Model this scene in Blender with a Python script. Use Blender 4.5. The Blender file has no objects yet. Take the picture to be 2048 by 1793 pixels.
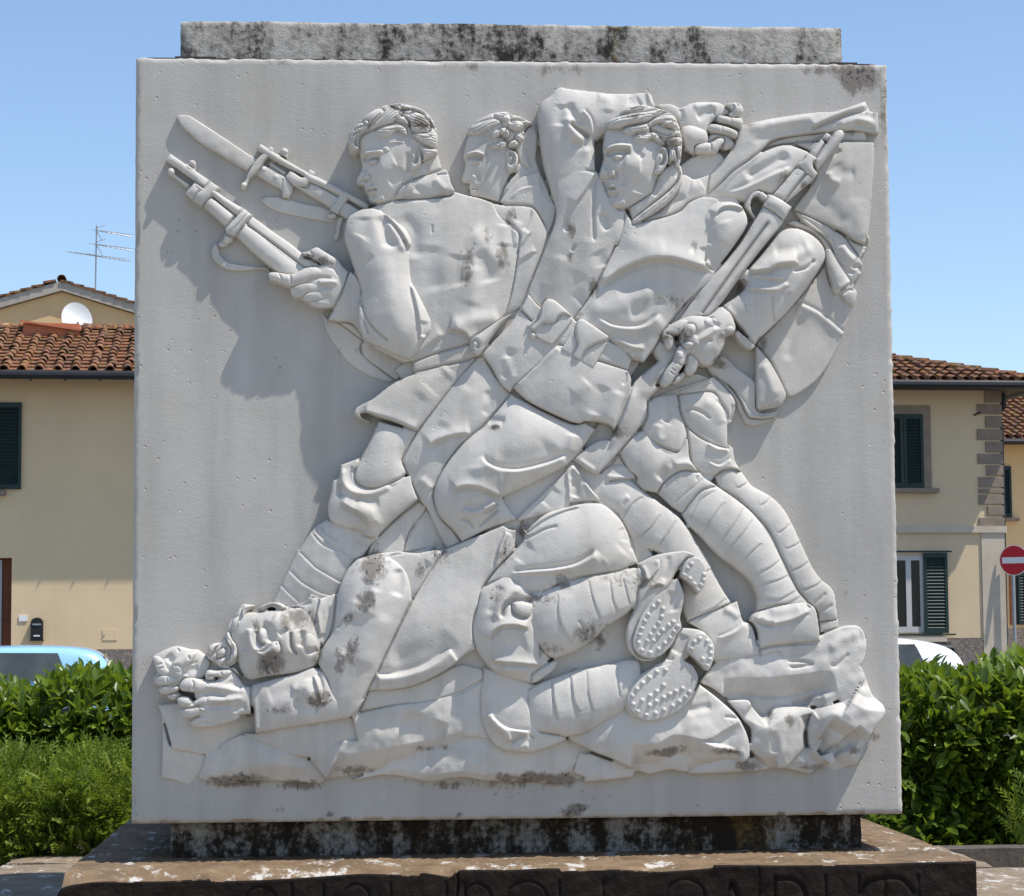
import bpy, bmesh, math, random
import numpy as np
from mathutils import Vector, Matrix

# ------------------------------------------------------------------ camera, sky, sun, exposure
SC = bpy.context.scene
COL = SC.collection
FPX = 4500.0                                   # focal length in pixels of a 2048 px wide frame
ZB = 1.05                                      # height of the block's lower edge above the ground
CAM = np.array([-0.4833, -7.0295, 0.5885 + ZB])
YAW, PIT, ROL = -0.0657, 0.0802, -0.0075
_fw = np.array([-math.sin(YAW)*math.cos(PIT), math.cos(YAW)*math.cos(PIT), math.sin(PIT)])
_rt = np.array([math.cos(YAW), math.sin(YAW), 0.0])
_up = np.cross(_rt, _fw)
_r = math.cos(ROL)*_rt + math.sin(ROL)*_up
_u = -math.sin(ROL)*_rt + math.cos(ROL)*_up
cam = bpy.data.cameras.new('camera'); camo = bpy.data.objects.new('camera', cam); COL.objects.link(camo)
cam.sensor_fit = 'HORIZONTAL'; cam.sensor_width = 36.0; cam.lens = FPX/2048*36.0
cam.clip_start = 0.1; cam.clip_end = 3000
M = Matrix(((_r[0], _u[0], -_fw[0], CAM[0]), (_r[1], _u[1], -_fw[1], CAM[1]), (_r[2], _u[2], -_fw[2], CAM[2]), (0, 0, 0, 1)))
camo.matrix_world = M
SC.camera = camo

TO_SUN = Vector((0.43, -0.195, 0.88)).normalized()
world = bpy.data.worlds.new('World'); SC.world = world; world.use_nodes = True
wn = world.node_tree; bg = wn.nodes['Background']
sky = wn.nodes.new('ShaderNodeTexSky'); sky.sky_type = 'NISHITA'; sky.sun_disc = False
sky.sun_elevation = math.asin(TO_SUN.z); sky.sun_rotation = math.atan2(TO_SUN.x, TO_SUN.y)
sky.altitude = 0; sky.air_density = 1.0; sky.dust_density = 0.5; sky.ozone_density = 3.6
wn.links.new(sky.outputs[0], bg.inputs[0]); bg.inputs[1].default_value = 0.15
sun = bpy.data.lights.new('sun', 'SUN'); suno = bpy.data.objects.new('sun', sun); COL.objects.link(suno)
sun.energy = 4.6; sun.angle = math.radians(0.53); sun.color = (1.0, 0.955, 0.89)
suno.rotation_euler = TO_SUN.to_track_quat('Z', 'Y').to_euler()
suno.location = (6, -4, 14)
SC.view_settings.view_transform = 'Standard'; SC.view_settings.look = 'None'
SC.view_settings.exposure = 0.25; SC.view_settings.gamma = 1.0
SC.view_settings.use_curve_mapping = False

# ------------------------------------------------------------------ helpers
def ray(px, py):
    px = np.asarray(px, float); py = np.asarray(py, float)
    return _fw[None, :]*FPX + (px-1024.0)[:, None]*_r[None, :] - (py-896.5)[:, None]*_u[None, :]

def at(px, py, Y):
    """the place seen at pixel (px,py) at depth Y (metres behind the panel)"""
    d = ray([px], [py])[0]; t = (Y-CAM[1])/d[1]
    p = CAM + d*t
    return Vector((p[0], p[1], p[2]))

def atz(px, py, z):
    d = ray([px], [py])[0]; t = (z-CAM[2])/d[2]
    p = CAM + d*t
    return Vector((p[0], p[1], p[2]))

def link(o, parent=None):
    COL.objects.link(o)
    if parent is not None: o.parent = parent
    return o

def tag(o, label=None, cat=None, group=None, kind=None):
    if label: o['label'] = label
    if cat: o['category'] = cat
    if group: o['group'] = group
    if kind: o['kind'] = kind
    return o

def empty(name, loc=(0, 0, 0), rz=0.0):
    o = bpy.data.objects.new(name, None); o.empty_display_size = 0.2
    o.location = loc; o.rotation_euler = (0, 0, rz)
    return link(o)

def mesh_obj(name, verts, faces, mat, parent=None, smooth=False, loc=None):
    me = bpy.data.meshes.new(name)
    me.from_pydata([tuple(v) for v in verts], [], faces)
    if smooth:
        me.polygons.foreach_set('use_smooth', [True]*len(me.polygons))
    if mat is not None: me.materials.append(mat)
    me.update()
    o = bpy.data.objects.new(name, me)
    if loc is not None: o.location = loc
    return link(o, parent)

class MB:
    """collects simple shapes; build() links them as one mesh object"""
    def __init__(s): s.v = []; s.f = []
    def add(s, vs, fs):
        n = len(s.v); s.v += [tuple(v) for v in vs]; s.f += [tuple(i+n for i in f) for f in fs]; return s
    def box(s, x0, x1, y0, y1, z0, z1):
        return s.add([(x0,y0,z0),(x1,y0,z0),(x1,y1,z0),(x0,y1,z0),(x0,y0,z1),(x1,y0,z1),(x1,y1,z1),(x0,y1,z1)],
                     [(0,3,2,1),(4,5,6,7),(0,1,5,4),(1,2,6,5),(2,3,7,6),(3,0,4,7)])
    def tube(s, p, q, r, r2=None, n=8, cap=True):
        p = Vector(p); q = Vector(q); r2 = r if r2 is None else r2
        d = (q-p).normalized(); a = d.orthogonal().normalized(); b = d.cross(a)
        vs = []
        for c, rr in ((p, r), (q, r2)):
            for i in range(n):
                t = 2*math.pi*i/n; vs.append(c + a*(rr*math.cos(t)) + b*(rr*math.sin(t)))
        fs = [(i, (i+1) % n, n+(i+1) % n, n+i) for i in range(n)]
        if cap: fs += [tuple(range(n-1, -1, -1)), tuple(range(n, 2*n))]
        return s.add(vs, fs)
    def path(s, pts, r, n=8):
        for a, b in zip(pts[:-1], pts[1:]): s.tube(a, b, r, n=n)
        return s
    def prism(s, poly, y0, y1):
        """polygon in x,z extruded along y"""
        n = len(poly)
        vs = [(x, y0, z) for x, z in poly] + [(x, y1, z) for x, z in poly]
        fs = [tuple(range(n)), tuple(range(2*n-1, n-1, -1))] + [(i, n+i, n+(i+1) % n, (i+1) % n) for i in range(n)]
        return s.add(vs, fs)
    def build(s, name, mat, parent=None, smooth=False, bevel=0.0, loc=None):
        o = mesh_obj(name, s.v, s.f, mat, parent, smooth, loc)
        bm = bmesh.new(); bm.from_mesh(o.data)
        if bevel > 0:
            bmesh.ops.bevel(bm, geom=list(bm.edges), offset=bevel, segments=2, affect='EDGES', profile=0.6)
        bmesh.ops.recalc_face_normals(bm, faces=list(bm.faces)); bm.to_mesh(o.data); bm.free(); o.data.update()
        return o

def rep(src, parent, name=None, loc=None, rot=None, scale=None):
    """one more object that shares src's mesh data"""
    o = bpy.data.objects.new(name or src.name.split('.')[0], src.data if hasattr(src, 'data') else src)
    if loc is not None: o.location = loc
    if rot is not None: o.rotation_euler = rot
    if scale is not None: o.scale = scale
    return link(o, parent)

# ------------------------------------------------------------------ materials
class NT:
    def __init__(s, name, rough=0.7, spec=0.3):
        s.m = bpy.data.materials.new(name); s.m.use_nodes = True
        s.t = s.m.node_tree; s.b = s.t.nodes['Principled BSDF']
        s.b.inputs['Roughness'].default_value = rough
        s.b.inputs['Specular IOR Level'].default_value = spec
        s._co = None
    def n(s, t, **kw):
        nd = s.t.nodes.new(t)
        for k, v in kw.items(): setattr(nd, k, v)
        return nd
    def l(s, a, b): s.t.links.new(a, b)
    def pos(s, scale=(1, 1, 1), obj=False):
        mp = s.n('ShaderNodeMapping'); mp.inputs['Scale'].default_value = scale
        if obj:
            c = s.n('ShaderNodeTexCoord'); s.l(c.outputs['Object'], mp.inputs[0])
        else:
            g = s.n('ShaderNodeNewGeometry'); s.l(g.outputs['Position'], mp.inputs[0])
        return mp.outputs[0]
    def noise(s, vec, scale=1.0, detail=4, rough=0.55):
        nd = s.n('ShaderNodeTexNoise'); nd.inputs['Scale'].default_value = scale
        nd.inputs['Detail'].default_value = detail; nd.inputs['Roughness'].default_value = rough
        s.l(vec, nd.inputs['Vector']); return nd.outputs[0]
    def ramp(s, val, a, b, ca=(0, 0, 0, 1), cb=(1, 1, 1, 1)):
        r = s.n('ShaderNodeValToRGB'); e = r.color_ramp.elements
        e[0].position = a; e[0].color = ca; e[1].position = b; e[1].color = cb
        s.l(val, r.inputs[0]); return r.outputs[0]
    def mix(s, fac, a, b, mode='MIX'):
        m = s.n('ShaderNodeMix', data_type='RGBA', blend_type=mode)
        for i, v in ((0, fac), (6, a), (7, b)):
            if isinstance(v, (int, float)): m.inputs[i].default_value = v
            elif isinstance(v, tuple): m.inputs[i].default_value = v if len(v) == 4 else v+(1,)
            else: s.l(v, m.inputs[i])
        return m.outputs[2]
    def math(s, op, a, b=None):
        m = s.n('ShaderNodeMath', operation=op)
        for i, v in ((0, a), (1, b)):
            if v is None: continue
            if isinstance(v, (int, float)): m.inputs[i].default_value = v
            else: s.l(v, m.inputs[i])
        return m.outputs[0]
    def bump(s, h, dist=0.01, strength=1.0, prev=None):
        b = s.n('ShaderNodeBump'); b.inputs['Distance'].default_value = dist; b.inputs['Strength'].default_value = strength
        s.l(h, b.inputs['Height'])
        if prev is not None: s.l(prev, b.inputs['Normal'])
        return b.outputs[0]
    def out(s, col=None, nrm=None, rough=None):
        if col is not None:
            if isinstance(col, tuple): s.b.inputs['Base Color'].default_value = col if len(col) == 4 else col+(1,)
            else: s.l(col, s.b.inputs['Base Color'])
        if nrm is not None: s.l(nrm, s.b.inputs['Normal'])
        if rough is not None: s.l(rough, s.b.inputs['Roughness'])
        return s.m

def simple(name, col, rough=0.7, var=0.15, scale=6.0, bump=0.0, spec=0.3, metal=0.0, bscale=40.0):
    t = NT(name, rough, spec); p = t.pos()
    n = t.noise(p, scale, 5)
    dk = tuple(c*(1-var) for c in col); lt = tuple(min(1, c*(1+var)) for c in col)
    c = t.mix(t.ramp(n, 0.3, 0.7), dk, lt)
    nr = t.bump(t.noise(p, bscale, 4), bump, 0.6) if bump else None
    t.b.inputs['Metallic'].default_value = metal
    return t.out(c, nr)
# marble: pale grey stone, streaks, lichen specks, pits; "stain" is a painted map of the real weather stains
def marble(name, pits=1.0, weave=False, g=1.0):
    t = NT(name, 0.62, 0.3); p = t.pos()
    big = t.noise(p, 1.7, 5, 0.6)
    c = t.mix(t.ramp(big, 0.3, 0.72), tuple(v*g for v in (0.385, 0.364, 0.332)), tuple(v*g for v in (0.465, 0.443, 0.408)))
    streak = t.noise(t.pos((9, 9, 0.9)), 1.0, 4, 0.6)
    c = t.mix(t.math('MULTIPLY', t.ramp(streak, 0.46, 0.74), 0.5), c, (0.285, 0.27, 0.245))
    mot = t.noise(p, 14, 5, 0.65)
    c = t.mix(t.math('MULTIPLY', t.ramp(mot, 0.5, 0.8), 0.28), c, (0.31, 0.295, 0.27))
    ochre = t.noise(p, 3.1, 3, 0.5)
    c = t.mix(t.math('MULTIPLY', t.ramp(ochre, 0.56, 0.8), 0.35), c, (0.385, 0.345, 0.262))
    at_ = t.n('ShaderNodeAttribute', attribute_name='stain').outputs['Fac']
    grime = t.noise(t.pos((1.25, 1.25, .75)), 19, 8, 0.72)
    wash = t.math('MULTIPLY', t.ramp(t.math('ADD', t.math('MULTIPLY', at_, 0.72), t.math('MULTIPLY', grime, 1.15)), 0.84, 1.12), 0.8)
    c = t.mix(wash, c, (0.150, 0.125, 0.100))
    spk = t.noise(p, 70, 3, 0.6)
    sp = t.ramp(t.math('ADD', t.math('MULTIPLY', at_, 0.30), t.math('MULTIPLY', spk, 0.85)), 0.66, 0.74)
    c = t.mix(t.math('MULTIPLY', sp, 0.8), c, (0.045, 0.04, 0.035))
    v = t.n('ShaderNodeTexVoronoi'); v.inputs['Scale'].default_value = 26; t.l(p, v.inputs['Vector'])
    vm = t.noise(p, 5.0, 2)
    pit = t.math('MULTIPLY', t.ramp(v.outputs['Distance'], 0.05, 0.13, (1, 1, 1, 1), (0, 0, 0, 1)), t.ramp(vm, 0.46, 0.6))
    c = t.mix(t.math('MULTIPLY', pit, 0.12*pits), c, (0.2, 0.18, 0.16))
    h = t.math('ADD', t.math('MULTIPLY', t.noise(p, 170, 4, 0.6), 0.36), t.math('MULTIPLY', t.noise(t.pos((30, 30, 55)), 1.0, 3, 0.6), 0.28))
    nr = t.bump(h, 0.0042, 0.55)
    nr = t.bump(t.math('MULTIPLY', pit, -1.0), 0.004, 0.7*pits, nr)
    if weave:
        w1 = t.n('ShaderNodeTexWave', bands_direction='DIAGONAL'); w1.inputs['Scale'].default_value = 100; w1.inputs['Distortion'].default_value = 1.5; t.l(p, w1.inputs['Vector'])
        w2 = t.n('ShaderNodeTexWave', bands_direction='Z'); w2.inputs['Scale'].default_value = 108; w2.inputs['Distortion'].default_value = 1.5; t.l(p, w2.inputs['Vector'])
        nr = t.bump(t.math('MULTIPLY', w1.outputs['Fac'], w2.outputs['Fac']), 0.0016, 0.5, nr)
    return t.out(c, nr)
MARBLE = marble('carved_marble', 0.5, False, 1.28)
MARBLE_FLAT = marble('dressed_marble', 1.2)
MARBLE_CLOTH = marble('woven_marble', 0.4, True, 1.22)

# ------------------------------------------------------------------ the relief carver
PX = 2.4/1524.0                                 # metres per drawing unit on the panel
ZOOM = {'A': (300,180,5.1175), 'B': (650,180,5.1175), 'C': (1000,150,5.1175), 'D': (1380,150,5.1175),
        'E': (400,450,5.1175), 'F': (650,450,5.1175), 'G': (1000,450,5.1175), 'H': (1300,450,5.1175),
        'I': (550,750,5.1175), 'J': (800,750,5.1175), 'K': (1150,750,5.1175), 'L': (1380,950,5.1175),
        'M': (290,1100,5.1175), 'N': (600,1050,5.1175), 'O': (940,1050,5.1175), 'P': (1200,1080,5.1175),
        'Q': (300,1300,4.45), 'R': (700,1300,4.45), 'S': (1100,1300,4.45), 'T': (1380,1230,4.371),
        'U': (1560,420,4.267), '0': (0,0,1.0)}

def parse(s, z='0'):
    pts = []; cor = []
    for tok in s.split():
        if tok[0].isalpha() or tok in ('0',):
            if len(tok) == 1: z = tok; continue
        c = tok.endswith('!'); tok = tok.rstrip('!')
        x, y = tok.split(','); ox, oy, k = ZOOM[z]
        pts.append((ox+float(x)/k, oy+float(y)/k)); cor.append(c)
    return np.array(pts), cor

def spline(pts, cor, closed, step=1.6):
    """Catmull-Rom through the points, broken at the corners"""
    n = len(pts); out = []
    for i in range(n if closed else n-1):
        p1 = pts[i]; p2 = pts[(i+1) % n]
        p0 = pts[(i-1) % n] if (closed or i > 0) else 2*p1-p2
        p3 = pts[(i+2) % n] if (closed or i+2 < n) else 2*p2-p1
        m1 = 0.5*(p2-p0); m2 = 0.5*(p3-p1); L = np.hypot(*(p2-p1))
        for m, pa, pb, q in ((m1, p0, p1, i), (m2, p2, p3, (i+1) % n)):
            ml = np.hypot(*m)
            if ml > L*0.9 and ml > 0: m *= L*0.9/ml
        if cor[i]: m1 = p2-p1
        if cor[(i+1) % n]: m2 = p2-p1
        k = max(2, int(L/step)+1)
        t = np.linspace(0, 1, k, endpoint=False)[:, None]
        out.append((2*t**3-3*t**2+1)*p1+(t**3-2*t**2+t)*m1+(-2*t**3+3*t**2)*p2+(t**3-t**2)*m2)
    if not closed: out.append(pts[-1:])
    return np.concatenate(out)

def to_panel(pts, h):
    """pixels of the photograph -> drawing units on the plane h units in front of the panel"""
    d = ray(pts[:, 0], pts[:, 1]); t = (-h*PX-CAM[1])/d[:, 1]
    P = CAM[None, :]+d*t[:, None]
    return np.stack([P[:, 0]/PX, -(P[:, 2]-ZB)/PX], 1)

def inside(poly, X, Y):
    if X.size*len(poly) < 400000:
        x0, y0 = poly[:, 0], poly[:, 1]; x1, y1 = np.roll(x0, -1), np.roll(y0, -1)
        xx = X.ravel()[:, None]; yy = Y.ravel()[:, None]
        dy = np.where(y1 == y0, 1e-9, y1-y0)
        c = ((y0 > yy) != (y1 > yy)) & (xx < (x1-x0)*(yy-y0)/dy+x0)
        return (c.sum(1) % 2 == 1).reshape(X.shape)
    r = np.zeros(X.shape, bool); n = len(poly)
    x0, y0 = poly[:, 0], poly[:, 1]; x1, y1 = np.roll(x0, -1), np.roll(y0, -1)
    for i in range(n):
        if y0[i] == y1[i]: continue
        c = (y0[i] > Y) != (y1[i] > Y)
        r ^= c & (X < (x1[i]-x0[i])*(Y-y0[i])/(y1[i]-y0[i])+x0[i])
    return r

def seg_dist(line, X, Y, closed):
    """distance, nearest point, parameter and side to a polyline"""
    a = line if closed else line[:-1]; b = np.roll(line, -1, 0) if closed else line[1:]
    sh = X.shape; x = X.ravel().astype(np.float32); y = Y.ravel().astype(np.float32)
    N = x.size; best = np.full(N, 1e9, np.float32); nx = np.zeros(N, np.float32); ny = nx.copy(); par = nx.copy(); side = nx.copy()
    L = np.hypot(*(b-a).T); cum = np.concatenate([[0], np.cumsum(L)]); tot = max(cum[-1], 1e-6)
    for i in range(len(a)):
        dx, dy = b[i]-a[i]; l2 = dx*dx+dy*dy
        if l2 < 1e-12: continue
        t = np.clip(((x-a[i, 0])*dx+(y-a[i, 1])*dy)/l2, 0, 1)
        qx = a[i, 0]+t*dx; qy = a[i, 1]+t*dy
        d = (x-qx)**2+(y-qy)**2
        m = d < best
        best[m] = d[m]; nx[m] = qx[m]; ny[m] = qy[m]; par[m] = (cum[i]+t[m]*L[i])/tot
        side[m] = (dx*(y[m]-a[i, 1])-dy*(x[m]-a[i, 0]))
    return np.sqrt(best).reshape(sh), nx.reshape(sh), ny.reshape(sh), par.reshape(sh), np.sign(side).reshape(sh)

def poisson(mask):
    """soap-film height over a mask, 0 outside, max 1"""
    lv = [mask]
    while min(lv[-1].shape) > 24:
        m = lv[-1]; h, w = m.shape
        m = np.pad(m, ((0, h % 2), (0, w % 2)))
        lv.append(m[::2, ::2] & m[1::2, ::2] | m[::2, 1::2] & m[1::2, 1::2])
    f = None
    for k, m in enumerate(reversed(lv)):
        q = 4.0**(len(lv)-1-k)
        if f is None: f = np.zeros(m.shape)
        else:
            f = np.repeat(np.repeat(f, 2, 0), 2, 1)[:m.shape[0], :m.shape[1]]
            f = np.pad(f, ((0, m.shape[0]-f.shape[0]), (0, m.shape[1]-f.shape[1])))
        g = np.pad(f*m, 1)
        mm = np.pad(m, 1)
        ii, jj = np.indices(g.shape); red = ((ii+jj) % 2 == 0) & mm; blk = ((ii+jj) % 2 == 1) & mm
        it = 120 if k == 0 else (34 if k < len(lv)-1 else 16)
        for _ in range(it):
            for cm in (red, blk):
                nb = np.zeros_like(g)
                nb[1:-1, 1:-1] = 0.25*(g[:-2, 1:-1]+g[2:, 1:-1]+g[1:-1, :-2]+g[1:-1, 2:]+q)
                g = np.where(cm, g+1.35*(nb-g), g)
        f = g[1:-1, 1:-1]
    f = np.clip(f, 0, None)
    return f/max(f.max(), 1e-9)

_rng = np.random.default_rng(5)
_wv = [(_rng.uniform(0, 6.28), _rng.uniform(0.01, 0.03), _rng.uniform(0, 6.28)) for _ in range(10)] + \
      [(_rng.uniform(0, 6.28), _rng.uniform(0.04, 0.11), _rng.uniform(0, 6.28)) for _ in range(14)]
def wobble(X, Y):
    r = np.zeros(X.shape)
    for a, k, p in _wv:
        r += (0.010/k)**0.8*np.sin(2*math.pi*k*(X*math.cos(a)+Y*math.sin(a))*0.5+p)
    return r*0.4

STAINS = []       # (x, y, rx, ry, amount) in photograph pixels
def stain_at(x, y):
    """x, y in drawing units on the panel plane -> stain amount (painted map of where the grime sits)"""
    s = np.zeros(x.shape)
    for (sx, sy, rx, ry, a) in STAINS_P:
        s = np.maximum(s, a*np.exp(-((x-sx)/rx)**2-((y-sy)/ry)**2))
    return s

BINS = {}          # (figure, part, n) -> (verts, faces)
ORDER = []
QUEUE = []
SOFT = {'puttee': .66, 'skin': .62, 'barrel': .5, 'stock': .55, 'cleaning_rod': .5, 'hair': .6, 'boot': .7, 'bayonet': .6, 'sling': .6, 'rock': .8}
def carve(fig, part, outline, h, b=0.0, e=5.0, ed=None, p=None, st=(), lumps=(), dots=(), tilt=None, step=2.0, facets=0, fs=0.45, rough=0.4, seed=0, floor=-2.0, mat=None):
    """one carved piece. h: height of its plane over the panel, b: extra bulge, e: width of the rounded edge, ed: how deep
    the edge falls, st: folds, lumps: raised locks, dots: bosses, tilt: [(x,y,dh)...], facets: broken-stone planes"""
    k_ = 0.64 if not fig.startswith('rifle') else 0.5
    if fig != 'base': h = h*k_; b = b*0.8
    hr = h+0.5*b
    pts, cor = parse(outline)
    poly = to_panel(spline(pts, cor, True), hr)
    n_ = sum(1 for q in QUEUE if q['key'][:2] == (fig, part)); key_ = (fig, part, n_)
    ORDER.append((key_, mat))
    QUEUE.append(dict(key=key_, poly=poly, top=h+0.6*b, h=h, b=b, hr=hr, e=e, ed=ed, p=SOFT.get(part, .82) if p is None else max(p, SOFT.get(part, .82)), st=st, lumps=lumps, dots=dots,
                      tilt=tilt, step=step, facets=facets, fs=fs, rough=rough, seed=seed, floor=floor))

def under_layers():
    """where a higher piece covers a piece's rim, let the lower one run on underneath instead of ending there"""
    for q in QUEUE: q['bb'] = (q['poly'].min(0), q['poly'].max(0))
    for q in QUEUE:
        P = q['poly']; n = len(P)
        T = np.roll(P, -2, 0)-np.roll(P, 2, 0); L = np.hypot(*T.T)+1e-9
        N = np.stack([T[:, 1], -T[:, 0]], 1)/L[:, None]
        area = 0.5*np.sum(P[:, 0]*np.roll(P[:, 1], -1)-np.roll(P[:, 0], -1)*P[:, 1])
        if area < 0: N = -N
        lo, hi = q['bb']
        ups = [r for r in QUEUE if r is not q and r['top'] > q['top']+.5 and r['key'][0] != 'base' and q['key'][0] != 'base'
               and (r['bb'][0] < hi+30).all() and (r['bb'][1] > lo-30).all()]
        push = np.zeros(n); open_ = np.ones(n, bool); alive = np.ones(n, bool)
        for dist in (4, 8, 12, 16, 20, 26):
            X = P[:, 0]+N[:, 0]*dist; Y = P[:, 1]+N[:, 1]*dist
            c = np.zeros(n, bool)
            for r in ups: c |= inside(r['poly'], X, Y)
            alive &= c
            push[alive] = dist-2
            if dist == 4: open_ = ~c
        # smooth the push so that the hidden rim stays clean
        for _ in range(3): push = np.minimum(push, (np.roll(push, 1)+np.roll(push, -1)+push)/3+2)
        push = np.minimum(push, np.minimum(np.roll(push, 2), np.roll(push, -2))+6)
        q['open'] = open_; q['poly2'] = P+N*push[:, None]

def carve_all():
    under_layers()
    for q in QUEUE: BINS[q['key']] = [_carve(**q)]

def _carve(key, poly, poly2, open, top, h, b, hr, e, ed, p, st, lumps, dots, tilt, step, facets, fs, rough, seed, floor, bb):
    fig, part, _n = key
    ed = 1.1*e+1.5 if ed is None else ed
    e = 0.36*e+0.5
    rim_ = poly; poly = poly2
    x0, y0 = poly.min(0)-2*step; x1, y1 = poly.max(0)+2*step
    gx = np.arange(x0, x1+step, step); gy = np.arange(y0, y1+step, step)
    X, Y = np.meshgrid(gx, gy)
    ins = inside(poly, X, Y)
    d, nx, ny, _, _ = seg_dist(poly, X, Y, True)
    ins &= d > 0.18*step
    if not ins.any(): ins = inside(poly, X, Y)
    # distance to the free rim (its edge falls off) and to the covered rim (a chisel cut runs along it)
    def rim_dist(sel):
        o_ = np.full(X.shape, 1e3, np.float32)
        if not sel.any(): return o_
        C = rim_[sel].astype(np.float32)
        m_ = (d < 34) | ~ins; xx = X[m_].astype(np.float32); yy = Y[m_].astype(np.float32); r_ = np.full(xx.shape, 1e6, np.float32)
        for k in range(0, len(C), 48):
            r_ = np.minimum(r_, ((xx[:, None]-C[None, k:k+48, 0])**2+(yy[:, None]-C[None, k:k+48, 1])**2).min(1))
        o_[m_] = np.sqrt(r_); return o_
    if open.all(): de = d; dc = None
    else: de = rim_dist(open); dc = rim_dist(~open)
    de = np.where(ins, de, np.where(de < 3*step, 0.0, de))
    d = de
    H = np.full(X.shape, float(h))
    if tilt:
        tp = [(parse(s)[0], dh) for s, dh in tilt]
        P = to_panel(np.concatenate([q for q, _ in tp]), hr); D = np.array([dh for _, dh in tp], float)
        if len(P) == 2:
            v = P[1]-P[0]; t = ((X-P[0, 0])*v[0]+(Y-P[0, 1])*v[1])/(v@v); H += D[0]+(D[1]-D[0])*np.clip(t, -0.4, 1.4)
        else:
            w = [1.0/(((X-a)**2+(Y-c)**2)+400.0) for a, c in P]
            H += sum(wi*di for wi, di in zip(w, D))/sum(w)
    ph = None
    if b:
        ph = poisson(ins); H += b*ph**p
    if facets:
        rg = np.random.default_rng(seed+11)
        cx, cy = poly.mean(0); ext = np.sqrt(max(ins.sum(), 1))*step
        q = np.full(X.shape, 1e9)
        for k in range(facets):
            a = 2*math.pi*(k+rg.uniform(-.35, .35))/facets; r = ext*rg.uniform(0.05, 0.35)
            ox, oy = cx+r*math.cos(a), cy+r*math.sin(a); sl = fs*rg.uniform(0.5, 1.3)
            q = np.minimum(q, rg.uniform(-2, 5)-sl*((X-ox)*math.cos(a)+(Y-oy)*math.sin(a)))
        H += np.clip(q, -0.75*h, 14)
    if e > 0:
        u = np.clip(d/e, 0, 1); H -= ed*(1-np.sqrt(np.clip(1-(1-u)**2, 0, 1)))
    if dc is not None and part != 'rock': H -= 8.5*np.exp(-(dc/2.1)**2)
    for s in st:
        typ, amp, wid, pth = s[:4]; tp_ = s[4] if len(s) > 4 else 0.18
        if typ in 'gr' and wid >= 12: amp *= 0.75
        wrap = part == 'puttee' and typ == 's'
        if wrap: amp *= 0.26
        q, qc = parse(pth); L = to_panel(spline(q, qc, False, 2.5), hr)
        R = wid*(1.05 if typ == 'k' else 3.2)+(60 if typ == 'k' else 2)
        jx = np.where((gx > L[:, 0].min()-R) & (gx < L[:, 0].max()+R))[0]; jy = np.where((gy > L[:, 1].min()-R) & (gy < L[:, 1].max()+R))[0]
        if len(jx) == 0 or len(jy) == 0: continue
        sl = np.ix_(jy, jx)
        dd, _, _, par, sd = seg_dist(L, X[sl], Y[sl], False)
        if tp_ > 0:
            tt = np.clip(np.minimum(par, 1-par)/tp_, 0, 1); tt = tt*tt*(3-2*tt)
        else: tt = 1.0
        if typ == 'g': H[sl] -= amp*tt*np.exp(-(dd/wid)**2)
        elif typ == 'r': H[sl] += amp*tt*np.exp(-(dd/wid)**2)
        elif typ == 'k': H[sl] -= amp*tt*np.clip(-sd*dd/wid, 0, 1)
        elif typ == 's':
            sg = 1/(1+np.exp(-np.clip(sd*dd/(0.45+0.05*wid), -30, 30)))
            H[sl] += amp*tt*(sg*np.exp(-(dd/(1.25*wid))**1.6)-(1-sg)*0.55*np.exp(-(dd/(0.45*wid))**2))
            if wrap: H[sl] -= 2.4*np.exp(-(dd/1.3)**2)*tt
    for L_ in lumps:
        q, amp = L_[0], L_[1]; gr = L_[2] if len(L_) > 2 else 0.45; lp_ = L_[3] if len(L_) > 3 else 0.5
        pp, pc = parse(q); lp = to_panel(spline(pp, pc, True), hr)
        jx = np.where((gx > lp[:, 0].min()-8) & (gx < lp[:, 0].max()+8))[0]; jy = np.where((gy > lp[:, 1].min()-8) & (gy < lp[:, 1].max()+8))[0]
        if len(jx) < 3 or len(jy) < 3: continue
        sl = np.ix_(jy, jx); im = inside(lp, X[sl], Y[sl])
        if not im.any(): continue
        dl = seg_dist(lp, X[sl], Y[sl], True)[0]
        if part == 'hair':
            pc_ = lp-lp.mean(0); w_, v_ = np.linalg.eigh(pc_.T@pc_); ax = v_[:, 0]
            sc_ = (X[sl]-lp[:, 0].mean())*ax[0]+(Y[sl]-lp[:, 1].mean())*ax[1]; lc_ = (X[sl]-lp[:, 0].mean())*ax[1]-(Y[sl]-lp[:, 1].mean())*ax[0]
            H[sl] += im*np.clip(dl/4, 0, 1)*1.0*np.sin(2*math.pi*(sc_+1.5*np.sin(lc_/9))/5.2)
        H[sl] += amp*poisson(im)**lp_*im - np.where(im, gr*amp*0.6*np.exp(-(dl/1.6)**2), gr*amp*np.exp(-(dl/2.6)**2))
    for (q, r, amp) in dots:
        c = to_panel(parse(q)[0], hr)
        for cx, cy in c:
            dd = np.hypot(X-cx, Y-cy)
            if amp > 0: H = np.where(dd < r, H+amp*np.sqrt(np.clip(1-(dd/r)**2, 0, 1)), H)
            else: H += amp*np.exp(-(dd/r)**2)
    H += rough*wobble(X, Y)
    H = np.maximum(H, 0.4)
    # mesh: every cell that touches the inside; outer corners slide onto the outline
    cell = ins[:-1, :-1] | ins[1:, :-1] | ins[:-1, 1:] | ins[1:, 1:]
    used = np.zeros(X.shape, bool)
    used[:-1, :-1] |= cell; used[1:, :-1] |= cell; used[:-1, 1:] |= cell; used[1:, 1:] |= cell
    rim = used & ~ins
    VX = np.where(rim, nx, X); VY = np.where(rim, ny, Y)
    idx = -np.ones(X.shape, int); idx[used] = np.arange(used.sum())
    V = np.stack([VX[used]*PX, -H[used]*PX, ZB-VY[used]*PX], 1)
    cj, ci = np.nonzero(cell)
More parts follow.
